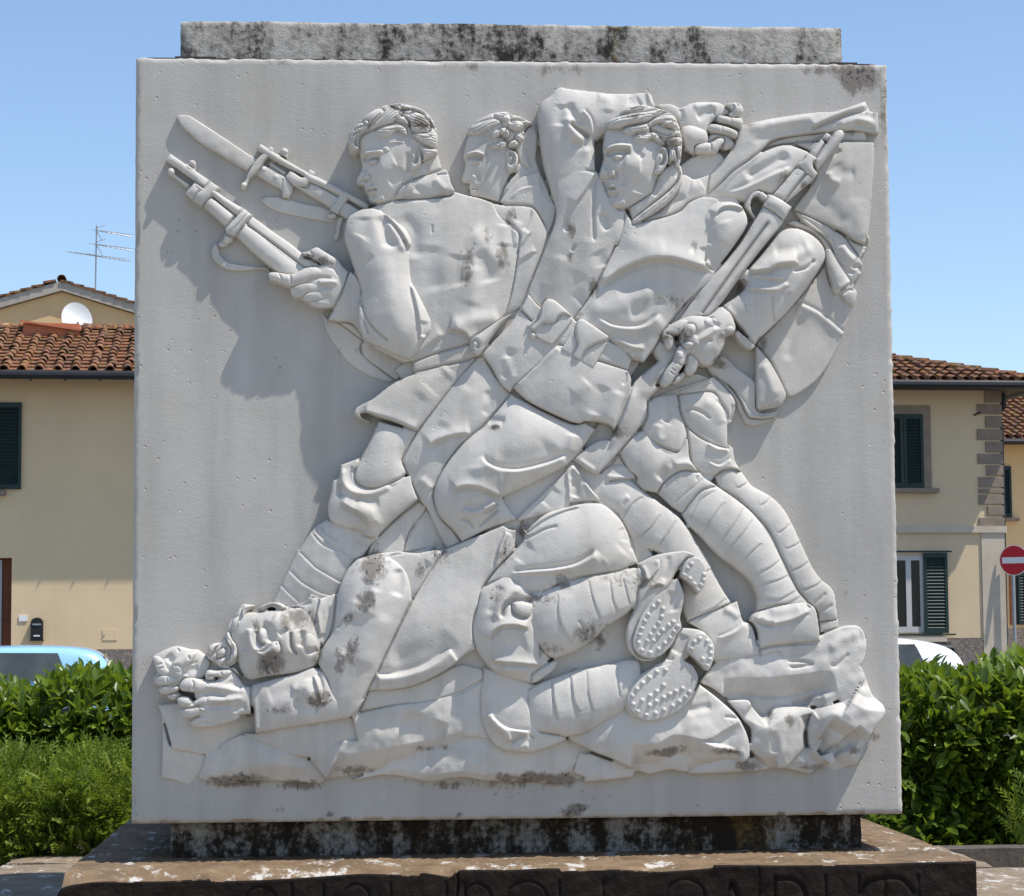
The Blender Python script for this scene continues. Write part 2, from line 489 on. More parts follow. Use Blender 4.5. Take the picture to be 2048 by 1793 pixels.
    F = np.stack([idx[cj, ci], idx[cj+1, ci], idx[cj+1, ci+1], idx[cj, ci+1]], 1)
    # skirt: the side walls back into the panel
    from_e = {}
    E = np.concatenate([F[:, [0, 1]], F[:, [1, 2]], F[:, [2, 3]], F[:, [3, 0]]])
    key = np.sort(E, 1); kk = key[:, 0].astype(np.int64)*(len(V)+1)+key[:, 1]
    _, first, cnt = np.unique(kk, return_index=True, return_counts=True)
    bd = E[first[cnt == 1]]
    rv = np.unique(bd); mp = -np.ones(len(V), int); mp[rv] = np.arange(len(rv))
    top_ = V[rv].copy(); bot = V[rv].copy(); bot[:, 1] = -floor*PX
    n0 = len(V); n1 = n0+len(rv)
    SK = np.stack([n0+mp[bd[:, 1]], n0+mp[bd[:, 0]], n1+mp[bd[:, 0]], n1+mp[bd[:, 1]]], 1)
    return (np.concatenate([V, top_, bot]), np.concatenate([F, SK]))

def bin_object(key, name, mat, parent):
    vs = []; fs = []; n = 0
    for v, f in BINS[key]:
        vs.append(v); fs.append(f+n); n += len(v)
    v = np.concatenate(vs); f = np.concatenate(fs)
    me = bpy.data.meshes.new(name)
    me.vertices.add(len(v)); me.vertices.foreach_set('co', v.astype(np.float32).ravel())
    me.loops.add(len(f)*4); me.loops.foreach_set('vertex_index', f.astype(np.int32).ravel())
    me.polygons.add(len(f)); me.polygons.foreach_set('loop_start', np.arange(0, len(f)*4, 4, dtype=np.int32))
    try: me.polygons.foreach_set('loop_total', np.full(len(f), 4, np.int32))
    except Exception: pass
    me.polygons.foreach_set('use_smooth', np.ones(len(f), bool))
    me.update(calc_edges=True); me.validate()
    a = me.attributes.new('stain', 'FLOAT', 'POINT')
    if len(me.vertices) == len(v):
        a.data.foreach_set('value', stain_at(v[:, 0]/PX, -(v[:, 2]-ZB)/PX).astype(np.float32))
    me.materials.append(mat)
    o = bpy.data.objects.new(name, me)
    return link(o, parent)
# ------------------------------------------------------------------ the carving (outlines traced on the panel)
STAINS = [(1120,50,800,22,.5),(700,105,240,30,.45),(1000,108,200,26,.4),(1440,115,160,26,.42),(1715,150,60,45,.85),(1770,220,14,120,.6),
  (1640,140,60,16,.6),(420,135,70,16,.35),(560,125,40,14,.5),(930,135,90,22,.45),(1110,140,140,18,.45),
  (745,1135,34,46,.75),(735,1200,26,34,.7),(700,1240,24,22,.6),(705,1300,22,40,.65),(680,1320,18,40,.6),(640,1400,40,22,.7),(560,1420,40,16,.6),(500,1420,26,20,.5),
  (880,1110,34,30,.6),(840,1140,24,22,.5),(600,1235,60,30,.6),(545,1325,36,30,.75),(510,1250,18,22,.5),(640,1310,20,30,.55),
  (1040,1060,40,26,.55),(1010,1110,30,40,.55),(1110,1170,40,26,.6),(1080,1200,60,20,.5),(1240,1160,60,26,.5),(1180,1270,60,34,.6),(1090,1300,40,24,.5),(985,1200,30,50,.5),
  (1290,1170,40,20,.45),(1480,590,16,80,.35),(985,860,14,8,.9),(1330,610,60,20,.5),(1180,580,14,30,.6),(1140,470,12,26,.6),(1135,520,12,16,.5),
  (930,540,30,60,.5),(1000,520,22,50,.55),(960,480,60,50,.35),(1020,440,20,40,.55),(720,700,60,14,.35),
  (840,260,40,20,.6),(800,230,50,20,.5),(1330,300,40,16,.5),(1260,250,40,14,.45),(1010,280,40,20,.4),(640,530,30,14,.6),(620,520,20,10,.6),
  (1360,680,26,40,.55),(1430,680,26,26,.6),(1520,690,22,20,.6),(1440,730,30,16,.6),(1320,680,30,14,.5),(1230,870,30,20,.6),(1290,620,40,18,.45),
  (480,1560,80,18,.75),(600,1570,70,16,.7),(720,1540,60,14,.55),(900,1570,80,12,.6),(1050,1555,90,16,.7),(1120,1560,50,20,.7),(1160,1615,26,12,.9),
  (440,1500,26,16,.45),(850,1495,70,10,.5),(1330,1500,60,14,.6),(1450,1500,50,14,.65),(1490,1530,40,14,.6),(1620,1535,50,14,.55),(1540,1430,30,14,.55),(1570,1440,20,16,.6),
  (1000,1570,120,22,.55),(690,1640,14,8,.9),(660,1630,8,6,.9),(920,1630,14,10,.7),(1145,1625,30,10,.9),(560,1620,30,10,.4),(1560,1630,14,8,.7),(1750,1470,20,20,.45),
  (1705,1500,30,14,.5),(1690,1190,8,40,.3),(1700,270,30,12,.5),(1730,235,30,10,.4),(1500,255,60,8,.4),(1740,400,14,60,.35),(1560,360,20,24,.5),(1600,380,16,10,.5)]

# --- far rifle with its bayonet (upper left)
R2 = 'rifle2'
carve(R2, 'knife_blade', 'A 1130,1115! 1200,1095 1350,1100 1550,1160 1850,1215! 1930,1280! 1900,1360! 1650,1320 1450,1275 1280,1230 1190,1180', 10, e=2, step=1.6)
carve(R2, 'bolt_handle', 'A 1915,1290! 1990,1290! 1950,1420 1940,1500 1910,1540 1880,1510 1905,1440', 12, 3, e=2.5, step=1.6)
carve(R2, 'bayonet', 'A 272,265! 330,253 400,262 460,295 700,450 1000,650 1120,715! 1010,835! 700,655 500,525 400,440 330,375 290,315', 22, 3, e=2.5, step=1.6, rough=.5)
carve(R2, 'bayonet', 'A 1150,762! 1260,820 1390,890 1450,970 1458,1040 1425,1102! 1355,1100! 1345,1020 1240,960 1085,868!', 26, 5, e=2.5, step=1.6, dots=[('A 1160,815 1290,895', 5, 2.5)], st=[('g', 2.5, 1.8, 'A 1360,900 1345,980 1350,1030')])
carve(R2, 'bayonet', 'A 1205,590 1245,578 1262,610 1240,660 1180,720 1110,830 1025,900 990,985 960,1018 928,992 935,955 972,930 1000,850 1080,720 1150,650', 33, 4, e=2.5, step=1.5, dots=[('A 957,982', 6, 5)])
carve(R2, 'stock', 'A 1390,905! 1600,1000 1640,945! 1750,990 1900,1080 2047,1170 2300,1330! 2200,1410! 2000,1310 1850,1210 1600,1055 1450,965!', 26, 8, e=2, step=1.7)
carve(R2, 'barrel', 'A 1130,545! 1245,620 1400,720 1650,860 1800,930 2047,1060 2250,1170! 2230,1240! 2047,1135 1790,1015 1620,935 1560,875 1400,795 1240,705 1088,607!', 26, 12, e=1.5, step=1.6)
carve(R2, 'cleaning_rod', 'A 1215,745 1250,730 1290,775 1410,845! 1380,890! 1280,820 1225,785', 20, 5, e=1.5, step=1.5)
carve(R2, 'barrel_band', 'A 1430,825! 1480,850 1555,895 1600,860 1635,810! 1690,850 1640,925 1595,990! 1480,980 1380,892!', 34, 4, e=2.5, step=1.6)
carve(R2, 'front_sight', 'A 1300,640! 1345,603 1380,590 1412,620 1402,692! 1350,665', 30, 5, e=2, step=1.5, st=[('g', 2, 1.5, 'A 1330,625 1405,665', 0)])
carve(R2, 'barrel_band', 'A 1962,1028! 2055,1080! 1990,1170 1925,1275! 1838,1220! 1900,1140', 40, 2, e=2, step=1.6)
carve(R2, 'sling_swivel', 'A 1830,1262 1900,1258 1908,1305 1855,1326 1815,1300', 24, 4, e=2, step=1.5)
# --- near rifle of the left soldier
R1 = 'rifle1'
carve(R1, 'sling', 'E 165,180 125,220 108,290 150,375 230,435 320,466 480,463 640,451 720,482! 700,435! 560,425 400,408 290,383 225,333 195,270 197,225', 16, 7, e=2.5, step=1.6, st=[('g', 2.5, 2, 'E 150,240 180,330 270,400 420,435 640,440')])
carve(R1, 'sling_swivel', 'E 232,70 275,100 318,120 345,150 300,185 250,222 205,222 180,195 225,150 245,120', 30, 7, e=2.5, step=1.5, st=[('g', 4, 1.8, 'E 215,165 260,200', 0)])
carve(R1, 'cleaning_rod', 'A 185,815 215,800 250,820 262,868 415,975! 388,1012! 242,892 200,877 178,845', 30, 5, e=1.5, step=1.5, dots=[('A 215,838', 8, 6)])
carve(R1, 'barrel', 'A 205,648! 400,780 620,930! 560,1012! 400,892 153,712!', 36, 14, e=1.5, step=1.6)
carve(R1, 'front_sight', 'A 380,745! 420,715 465,735 462,802! 420,780', 42, 4, e=2, step=1.5, st=[('g', 2, 1.5, 'A 395,740 455,780', 0)])
carve(R1, 'barrel', 'A 650,1008! 740,1080 850,1150 960,1212! 890,1295! 760,1190 600,1062!', 38, 13, e=1.5, step=1.6)
carve(R1, 'stock', 'A 620,1088! 880,1285! 780,1405! 535,1185!', 38, 13, e=1.5, step=1.7)
carve(R1, 'barrel', 'A 1040,1288! E 740,60 940,200 1100,330 1290,430! 1080,445! 800,232 500,12 A 990,1352!', 42, 11, e=1.5, step=1.7)
carve(R1, 'stock', 'A 970,1368! E 600,72 800,232 1075,443! 1000,540! 800,492! 600,332 370,112!', 42, 16, e=2, step=1.8)
carve(R1, 'barrel_band', 'A 450,948! 530,1012! 620,930! 712,1000! 640,1082 525,1192! 440,1132 358,1052!', 48, 8, e=3, step=1.6, st=[('g', 4, 1.6, 'A 530,1010 470,1070 440,1120', 0)])
carve(R1, 'barrel_band', 'A 960,1208! 1047,1280! 982,1352 870,1492! 800,1472 762,1422!', 52, 8, e=3, step=1.6, st=[('g', 3, 1.5, 'A 1010,1250 880,1400 800,1460', 0)])

# --- soldier in the background
S2 = 'soldier2'
carve(S2, 'coat', 'C -80,1310! 60,1335 250,1340 350,1370 430,1490 515,1610 G 500,90 420,330 290,640 215,862! 40,920! 120,640 180,250 190,80 -20,-60! C -140,1600', 40, 8, e=4, st=[('s', 5, 8, 'G 310,70 250,170 195,245'), ('s', 4, 8, 'G 380,275 280,320 195,385'), ('g', 4, 3, 'C 340,1370 300,1480 240,1600'), ('r', 4, 12, 'C 180,1480 140,1650 120,1800')])
carve(S2, 'skin', 'B 1960,850 C 100,1000 190,880 150,740 260,560 330,512 397,572 390,700 370,850 412,985! 500,1250 60,1335! B 1790,1142! 1830,1000', 22, 6, e=4, st=[('g', 4, 2.5, 'C 250,720 290,860 330,970'), ('g', 4, 2.5, 'C 190,880 240,940 300,975'), ('g', 4, 2.5, 'C 320,520 380,580 395,650'), ('r', 4, 6, 'C 30,1200 120,1060 160,980')], step=1.6)
carve(S2, 'collar', 'C 0,1292! 100,1150 230,1040 402,985! 450,1100 520,1250 578,1355 560,1500 495,1655! 430,1500 345,1362 250,1336 60,1332!', 36, 5, e=4, step=1.8, st=[('s', 3, 6, 'C 90,1260 200,1170 420,1110'), ('g', 3, 3, 'C 400,1000 440,1150 520,1330')])
carve(S2, 'skin', 'B 1480,460 1450,520 1430,600 1420,670 1437,710 1440,750 1430,810 1405,880 1403,920 1425,942 1482,947! 1480,985 1492,1030! 1490,1062 1530,1082 1600,1092 1792,1142! 1830,1000 1900,850 1980,700 1900,600 1700,420', 26, 14, e=4, step=1.3, rough=.5,
  st=[('r', 6, 3.2, 'B 1432,672 1500,652 1560,650 1625,680', .1), ('g', 7, 4.5, 'B 1445,705 1500,690 1560,698 1620,705', .12), ('r', 3, 2, 'B 1480,735 1530,715 1590,720'), ('g', 3.5, 2, 'B 1440,925 1480,925 1530,900'), ('g', 4, 1.6, 'B 1500,1015 1540,1012 1570,1010'), ('r', 2, 2.5, 'B 1500,1035 1550,1038'), ('g', 2, 4, 'B 1530,820 1560,900 1580,960'), ('g', 3, 4, 'B 1480,1065 1560,1060 1600,1070')],
  lumps=[('B 1495,745 1530,722 1580,732 1590,755 1540,768', 2.5, .5), ('B 1480,915 1510,870 1545,885 1540,915 1510,925', 2.5, .4)])
carve(S2, 'hair', 'B 1478,452 1478,380 1540,318 1700,238 1830,213 1960,238 C 100,388 220,428 325,490 262,540 250,640 190,730 50,762 0,800 B 1870,645 1780,668 1660,622 1635,545 1700,480 1560,472', 38, 10, e=5, step=1.3,
  lumps=[('B 1485,445 1500,370 1600,330 1740,300 1800,340 1720,380 1640,440 1560,466', 6), ('B 1680,480 1740,420 1820,400 1835,440 1760,500', 6), ('B 1660,580 1750,545 1840,540 1852,590 1800,620 1700,602', 6), ('B 1650,622 1750,632 1845,642 1820,668 1740,662', 5), ('B 1850,420 1920,440 1932,490 1890,542 1848,500', 6), ('B 1870,552 1940,520 1982,560 1950,592 1880,592', 6), ('B 1870,360 1950,310 2030,350 2042,400 1960,432 1890,402', 6), ('C 78,512 150,478 230,470 252,520 180,582 100,562', 6), ('C 148,642 200,600 252,650 230,702', 6), ('C 88,702 150,668 192,710 150,742 90,742', 6), ('C 220,480 280,468 322,490 260,516', 5), ('C 108,440 190,420 232,450 150,462', 5), ('B 1728,252 1830,225 1905,290 1850,332 1790,302', 6), ('C 0,560 50,540 90,600 80,660 20,640', 6), ('C 0,690 60,680 60,760 0,780', 6), ('C 30,420 80,430 110,500 60,540 20,500', 6)])
carve(S2, 'skin', 'C 45,792 90,765 150,780 187,830 182,920 140,982 90,1002 60,940 72,870', 42, 5, e=4, step=1.2, rough=.3, st=[('g', 7, 3, 'C 80,820 120,815 140,860 120,900 85,920', .1), ('r', 3, 1.8, 'C 60,820 95,780 150,800 165,870 140,950 90,980'), ('g', 3, 2, 'C 100,860 110,900')])

# --- flag at the upper right
FL = 'flag'
carve(FL, 'cloth_lower', 'H 1800,400! 1600,660 1090,1200! 1100,1230 1250,1430 1410,1762! 1500,1742 1700,1602 1850,1402 U 550,1045! 612,850 640,790 560,700 440,640 400,470', 16, 4, e=4, st=[('s', 5, 14, 'U 150,790 330,880 550,1060', .05), ('g', 3, 10, 'U 200,900 100,1100 60,1300')], mat='w')
carve(FL, 'fold', 'U 50,110! 120,90 250,130 330,190 400,260 460,350 560,480! 640,640 560,720 440,640 400,480 395,330 300,200', 20, 5, e=4, step=1.8)
carve(FL, 'fold', 'U 550,230! 640,270 725,300 735,190 765,230 765,290 740,340 700,400 690,440 640,360', 16, 6, e=4, step=1.6, st=[('g', 4, 3, 'U 745,240 740,300 710,360')])
carve(FL, 'fold', 'U 120,0! 200,30 400,130 550,230 620,330 690,420 710,470 705,530! 680,560 620,635! 560,550 500,440 440,290 400,230 300,170 200,100', 24, 8, e=4, step=1.7, st=[('s', 5, 8, 'U 180,60 330,170 430,250 480,370 540,470'), ('r', 6, 9, 'U 510,300 580,390 640,450'), ('g', 9, 4, 'U 610,500 650,480 690,500 690,540'), ('g', 5, 4, 'U 520,470 570,520 640,540')])
carve(FL, 'fold', 'U 395,330! 430,330 470,400 550,520 610,610! 520,690 570,660 630,660 660,700 650,780 620,820! 560,770 520,720 480,720 455,690 440,620 400,480', 30, 9, e=4, step=1.7, st=[('s', 6, 6, 'U 610,620 540,660 500,690'), ('g', 6, 3, 'U 480,712 540,710 590,680 640,680')])
carve(FL, 'band', 'D 680,775! 850,680 1000,630 1250,600 1500,578 1795,568! 1812,682! 1550,684 1070,694 850,722', 14, 2, e=3, step=1.8, st=[('r', 4, 4, 'D 1230,650 1350,610 1420,600')])
carve(FL, 'cloth', 'D 1090,700! 1250,690 1560,683 1880,688! 1888,800 1872,1100 1842,1500 1792,1737! 1700,1702 1560,1602 1300,1482 1060,1372! 1280,1050 1250,800', 28, 7, e=5, tilt=[('D 1850,700', 4), ('D 1150,1300', 0), ('D 1780,1700', 8)],
  st=[('r', 6, 9, 'D 1400,990 1440,1080 1540,1120'), ('g', 4, 12, 'D 1480,900 1560,1000 1700,1010'), ('r', 3, 16, 'D 1650,1250 1720,1500 1780,1700'), ('g', 3, 14, 'D 1250,1200 1450,1380 1600,1560'), ('g', 4, 4, 'D 1440,830 1500,800 1540,760')], mat='w')
carve(FL, 'fold', 'D 165,1232! 330,1090 600,862 850,740 1000,708 1110,738 1240,800 1300,900! 1100,960 860,1222! 700,1190 600,1292 380,1242 200,1242', 36, 14, e=6, st=[('g', 9, 11, 'D 560,1060 800,930 940,850 1020,800'), ('s', 7, 16, 'D 380,1215 600,1130 850,1010 1040,930'), ('g', 4, 3, 'D 290,1255 400,1245 580,1290')])
carve(FL, 'fold', 'D 500,510! 900,430 1300,376 1480,370 1800,263! 1838,340 1850,367 1932,376! 1942,602! 1880,582 1700,560 1500,572 1250,592 1000,622 850,662 740,762 600,872 440,982 330,1092 200,1212 160,1242! 200,1030 320,880 430,760 480,620', 36, 10, e=6, st=[('s', 9, 10, 'D 1830,345 1600,400 1400,480 1240,555', .08), ('g', 6, 4, 'D 1235,560 1420,470 1620,392 1840,330', .06), ('r', 4, 10, 'D 560,560 900,490 1300,430'), ('g', 3, 8, 'D 620,700 900,590 1200,540'), ('r', 5, 8, 'D 1500,530 1700,470 1900,500'), ('g', 7, 5, 'D 1660,500 1780,520 1900,560')])
carve(FL, 'cloth', 'H 560,1440! 740,1342 900,1472 1095,1612 K 1858,100 1862,340 1910,392 2075,370 2047,432 1900,447 1780,422 1700,262 1600,122 1400,0!', 22, 4, e=4, step=1.8, mat='w', st=[('s', 4, 6, 'K 1480,0 1600,110 1720,270 1800,390 1900,420 2040,400')])
carve(FL, 'cloth', 'K 1395,10! 1500,100 1640,270 1680,370 1748,502! 1850,520 2060,452 2060,425! 1900,442 1780,422 1700,262 1550,72 1420,-40!', 12, 3, e=3.5, step=1.8, mat='w')
carve(FL, 'cloth', 'H 1085,1220! 1250,1430 1400,1732 K 2130,300! 2047,335 1900,362! 1868,330 1862,100 H 1088,1700 1090,1400', 36, 8, e=5, step=1.8, st=[('g', 6, 4, 'K 1880,350 2000,330 2100,290'), ('r', 4, 10, 'H 1150,1400 1230,1600 1280,1780')], mat='w')
# --- left soldier, seen from behind
S1 = 'soldier1'
carve(S1, 'coat', 'E 1220,850 1310,960 1400,980 1670,1180 1650,1260 1700,1350 2005,1587! 1930,1607 1750,1552 1550,1432 1390,1252 1288,1072 1258,930', 7, 2, e=2.5)
carve(S1, 'coat', 'E 1690,1170! 1652,1230 1650,1290 1700,1362 1900,1512 2007,1588! 2200,1500! 2200,1400! 1900,1250', 18, 3, e=3)
carve(S1, 'coat', 'E 1400,978! 1560,1010 1640,1090 1690,1190!', 26, 2, e=2.5, step=1.7)
carve(S1, 'puttee', 'I 1470,1285! 1560,1360 1400,1560 1340,1700 1300,1900! 920,1900! 960,1760 1040,1665 1250,1460', 26, 6, e=4)
carve(S1, 'puttee', 'I 1560,1355! 1640,1500 1790,1742 N 1545,215! 1050,290! 1100,100 1160,0 I 1420,1500', 20, 4, e=4, st=[('g', 3, 3, 'I 1530,1380 1440,1520 1360,1690')])
carve(S1, 'puttee', 'I 540,1470! 400,1562 240,1790 M 1560,0 1430,270 1298,545! 1600,640! 1990,470! N 400,700 430,600 560,372 650,322 720,212 820,130 I 1060,1640 800,1560', 34, 20, e=5,
  st=[('s', 6, 9, 'I 400,1585 480,1670 560,1740 700,1800', .05), ('s', 5, 8, 'I 450,1540 540,1640 660,1720', .1), ('s', 5, 14, 'N 110,60 200,180 330,250 460,300 560,382', .05), ('s', 5, 14, 'N -10,270 150,430 280,510 430,595', .05), ('s', 5, 12, 'M 1480,210 1600,330 1800,440 1960,470', .05), ('s', 4, 10, 'M 1380,350 1480,450 1580,540', .05), ('g', 4, 3, 'N 690,215 640,190 560,160'), ('s', 4, 5, 'N 620,100 700,130 780,140')])
carve(S1, 'trousers', 'I 1060,470! 1460,580! 1300,860 1340,1010 1200,1100 1050,1162 900,1145 815,1065 825,950 890,820 960,690', 52, 20, e=6)
carve(S1, 'trousers', 'I 672,920! 865,848! 842,950 808,1010 840,1100 930,1152 1020,1162 1180,1095 1390,1025! 1410,1130 1465,1272! 1250,1452 1090,1602 1040,1668! 950,1652 830,1592 700,1560 570,1490 540,1350 575,1180 590,1090 650,1048 665,1000', 58, 16, e=6,
  st=[('r', 7, 7, 'I 690,940 700,1100 780,1190 950,1220 1200,1130', .1), ('s', 9, 11, 'I 970,1565 900,1450 760,1370 660,1305', .1), ('g', 8, 4, 'I 665,1100 660,1200 680,1250', .1), ('g', 6, 12, 'I 800,1260 950,1310 1080,1300'), ('r', 5, 10, 'I 820,1300 980,1420 1070,1580'), ('g', 5, 4, 'I 760,1580 900,1600 980,1570'), ('r', 5, 5, 'I 800,960 830,920 860,880')])
carve(S1, 'coat', 'I 812,372 850,320 1000,240 1235,65 F 1100,1462 1460,1384 1570,1335! 1350,1602 1200,1792 I 1452,580! 1250,492 1060,432 930,385 870,400 900,442 1050,510! 900,455 830,410', 58, 10, e=5, st=[('s', 7, 12, 'I 1440,570 1250,485 1060,425 900,380', .06), ('g', 3, 20, 'F 1250,1500 1050,1700'), ('r', 4, 16, 'F 1300,1450 1100,1600 950,1780')])
carve(S1, 'belt', 'F 905,1400! 1150,1310 1485,1218! 1575,1335! 1450,1387 1100,1467 905,1505!', 60, 3, e=3)
carve(S1, 'coat', 'E 1532,478! 1600,520 1660,650 1660,900 1700,1180! 1560,1002 1420,977 1308,962! 1400,800', 60, 5, e=4, tilt=[('E 1320,950', -8), ('E 1620,600', 4)], st=[('r', 3, 6, 'E 1600,760 1620,900 1660,1050'), ('g', 3, 4, 'E 1560,960 1630,1060')])
carve(S1, 'coat', 'B 480,1197! 600,1152 850,1106 1000,1105 1270,1076 1332,1035! 1450,1068 1600,1100 1722,1142! 1765,1230 1835,1315! 1990,1400 2000,1540 F 1985,230 1955,460 1900,750 1858,892! 1810,962 1500,1162 1470,1212! 1200,1292 920,1382 805,1405! 500,1250! 500,600! B 400,1400!', 64, 14, e=5, p=.6,
  tilt=[('F 1900,700', -12), ('F 1200,400', 6), ('B 1900,1400', -14), ('F 800,600', -4), ('B 1100,1300', 4)],
  st=[('s', 10, 13, 'F 1480,1200 1420,1110 1260,1075', .1), ('r', 9, 16, 'F 1280,1040 1500,990 1800,940', .15), ('r', 6, 18, 'F 1850,410 1740,320 1600,160 1480,40'), ('g', 6, 18, 'F 1560,260 1640,420 1700,600'), ('g', 5, 22, 'F 1380,300 1360,480 1400,640'), ('g', 5, 22, 'F 1100,200 1080,400 1150,700'), ('r', 4, 18, 'F 1500,400 1520,700 1500,850'), ('g', 3, 1.6, 'B 1095,1380 1095,1480'), ('g', 6, 14, 'B 760,1290 900,1420 920,1600 920,1750'), ('r', 5, 14, 'B 1850,1350 1840,1500 1840,1600'), ('s', 5, 14, 'F 1230,1120 1100,1200 940,1340'), ('g', 5, 3, 'B 1340,1040 1280,1075 1000,1115 720,1120', .1), ('g', 4, 3, 'B 1760,1230 1850,1290 1940,1240')])
carve(S1, 'coat', 'F 1480,1205 1500,1165 1800,960 1910,905! 1800,1020 1600,1310 1560,1335 1510,1290 1485,1240', 84, 9, e=5, step=1.6, st=[('g', 8, 3, 'F 1510,1290 1500,1210 1540,1180 1575,1230 1540,1260', .05), ('g', 3, 4, 'F 1600,1290 1750,1080 1880,940')])
carve(S1, 'coat', 'B 480,1197 560,1214! 700,1320 830,1420 887,1540 877,1640 F 885,300 892,560 1000,780 1092,972! 1082,1082 1000,1202 942,1312 870,1362 800,1352 600,1272 430,1192 370,1102 333,950 343,780 368,680 330,540 260,330 200,130 B 198,1500 203,1390 238,1290 330,1230 400,1202', 72, 28, e=6, p=.55,
  st=[('s', 9, 12, 'B 860,1630 800,1500 720,1390 600,1260', .1), ('g', 6, 3, 'B 800,1520 840,1600 865,1660'), ('g', 8, 10, 'B 570,1270 600,1420 640,1560 F 640,140 720,260'), ('r', 5, 8, 'B 640,1330 720,1470 790,1600 F 830,280'), ('s', 7, 12, 'F 975,1210 965,1020 930,820 870,600', .1), ('g', 5, 8, 'F 1010,980 1000,1080 1000,1150'), ('g', 6, 2.2, 'F 360,740 420,940 520,1080 650,1190', .05), ('g', 5, 2.2, 'F 390,960 420,1050 455,1125'), ('r', 4, 20, 'F 600,300 660,650 740,1000 820,1250'), ('g', 5, 16, 'B 400,1290 400,1500 F 380,150'), ('g', 3, 6, 'F 340,430 420,380 480,300'), ('r', 4, 7, 'F 345,800 350,980 400,1130')])
carve(S1, 'skin', 'B 860,860! 1000,735! 1150,635! 1172,720 1200,812! 1050,870 860,945!', 60, 8, e=3, step=1.5, st=[('g', 3, 5, 'B 1020,740 1040,820 1040,870')])
carve(S1, 'collar', 'B 1195,815 1237,804! 1268,860 1292,950 1332,1032! 1270,1072 1000,1107 695,1117! 760,1010 830,950 950,900 1100,850', 72, 9, e=5, step=1.7, st=[('g', 4, 8, 'B 900,1000 1000,1040 1050,1080'), ('r', 4, 8, 'B 1120,900 1180,980 1250,1040'), ('g', 3, 1.8, 'B 1150,870 1250,860', 0), ('g', 4, 2, 'B 1330,1030 1200,1075 1000,1090 760,1095', .1)])
carve(S1, 'skin', 'B 430,440 360,495 355,580 366,660 378,712 382,770 362,830 332,885 328,920 348,952 398,962! 410,1000 416,1028! 440,1062 450,1097 475,1132 540,1152 640,1140 700,1112 860,935! 960,830 1000,730 1000,600 900,450 650,380', 62, 32, e=5, step=1.2, rough=.4, p=.55,
  st=[('r', 6, 3.5, 'B 372,672 420,655 500,645 600,650', .1), ('g', 9, 5.5, 'B 390,715 440,700 500,705 560,715', .1), ('r', 4, 2, 'B 430,712 490,690 550,702'), ('g', 6, 6, 'B 400,750 405,800 400,840'), ('g', 5, 2.4, 'B 345,930 390,918 440,935', .08), ('g', 4, 5, 'B 440,860 470,930 500,980'), ('g', 8, 2, 'B 420,1030 460,1025 535,1018', .08), ('r', 4, 3.5, 'B 425,1050 470,1042 520,1036'), ('r', 4, 3.5, 'B 415,1008 460,1005 510,1002'), ('g', 5, 4.5, 'B 450,1088 490,1072 530,1080'), ('r', 5, 9, 'B 480,1125 560,1130 620,1110'), ('r', 4, 18, 'B 560,830 650,800 740,760'), ('g', 5, 12, 'B 640,950 720,900 780,800'), ('g', 4, 5, 'B 860,640 840,760 850,860'), ('g', 2.5, 14, 'B 420,560 500,580 560,600')],
  lumps=[('B 445,740 480,715 530,712 548,728 510,762 465,768', 6, .5), ('B 395,905 415,865 450,870 462,905 430,930', 5, .4), ('B 560,590 640,600 660,640 620,640', 2, .4)])
carve(S1, 'hair', 'B 238,520 250,440 320,350 400,270 520,190 640,143 760,133 900,158 1020,208 1100,288 1137,370 1157,480 1152,600 1152,650 1080,692 1010,732! 985,720 985,640 930,580 850,578! 830,640 770,720 700,660 620,605 560,582 530,500 450,432 380,460 350,530 348,605 310,627 258,602', 78, 16, e=6, step=1.25, rough=.5,
  lumps=[('B 240,520 290,400 350,340 440,330 430,420 345,480 300,540 345,590 330,625 268,602', 12), ('B 380,310 450,222 560,190 600,222 540,310 440,370', 9), ('B 560,260 650,160 760,180 800,230 720,330 620,380 540,402 450,412 460,360', 11), ('B 508,430 580,385 680,370 760,363 822,400 850,470 882,497 800,472 740,430 680,492 600,512 528,490', 12), ('B 760,240 860,260 930,230 1050,280 1082,370 1060,432 900,442 860,340', 10), ('B 650,150 800,138 1000,200 1090,290 1132,380 1090,352 1000,252 870,192 750,202', 9), ('B 890,452 1060,442 1092,380 1152,480 1142,590 1070,592 950,522', 10), ('B 558,530 740,510 832,560 850,602 760,562 640,592', 8), ('B 940,572 1070,602 1152,602 1150,650 1060,692 1010,722 990,660', 10), ('B 720,330 760,270 840,300 870,370 800,350', 8), ('B 620,600 720,580 820,600 820,680 760,700 690,650', 5)],
  st=[('g', 5, 1.8, 'B 290,430 330,400 400,380'), ('g', 5, 1.8, 'B 280,490 310,450 380,430'), ('g', 6, 2, 'B 760,235 800,200 870,205'), ('g', 5, 1.8, 'B 820,290 860,340 870,390'), ('g', 4, 1.6, 'B 640,430 700,420 740,400'), ('g', 5, 1.8, 'B 930,370 1000,390 1050,380'), ('g', 5, 1.6, 'B 940,430 1000,410 1040,420'), ('g', 4, 1.6, 'B 700,170 820,160 920,190'), ('g', 4, 1.6, 'B 960,490 1040,500 1100,480')])
carve(S1, 'skin', 'B 848,590 880,573 930,583 972,640 988,720 972,790 900,832 862,822 870,760 855,680', 88, 6, e=4, step=1.2, rough=.3, st=[('g', 10, 3.2, 'B 880,630 920,625 940,680 925,730 895,750', .1), ('r', 4, 2, 'B 865,620 900,592 945,630 965,720 940,780 890,810'), ('r', 3, 2, 'B 900,660 910,700 890,720')])
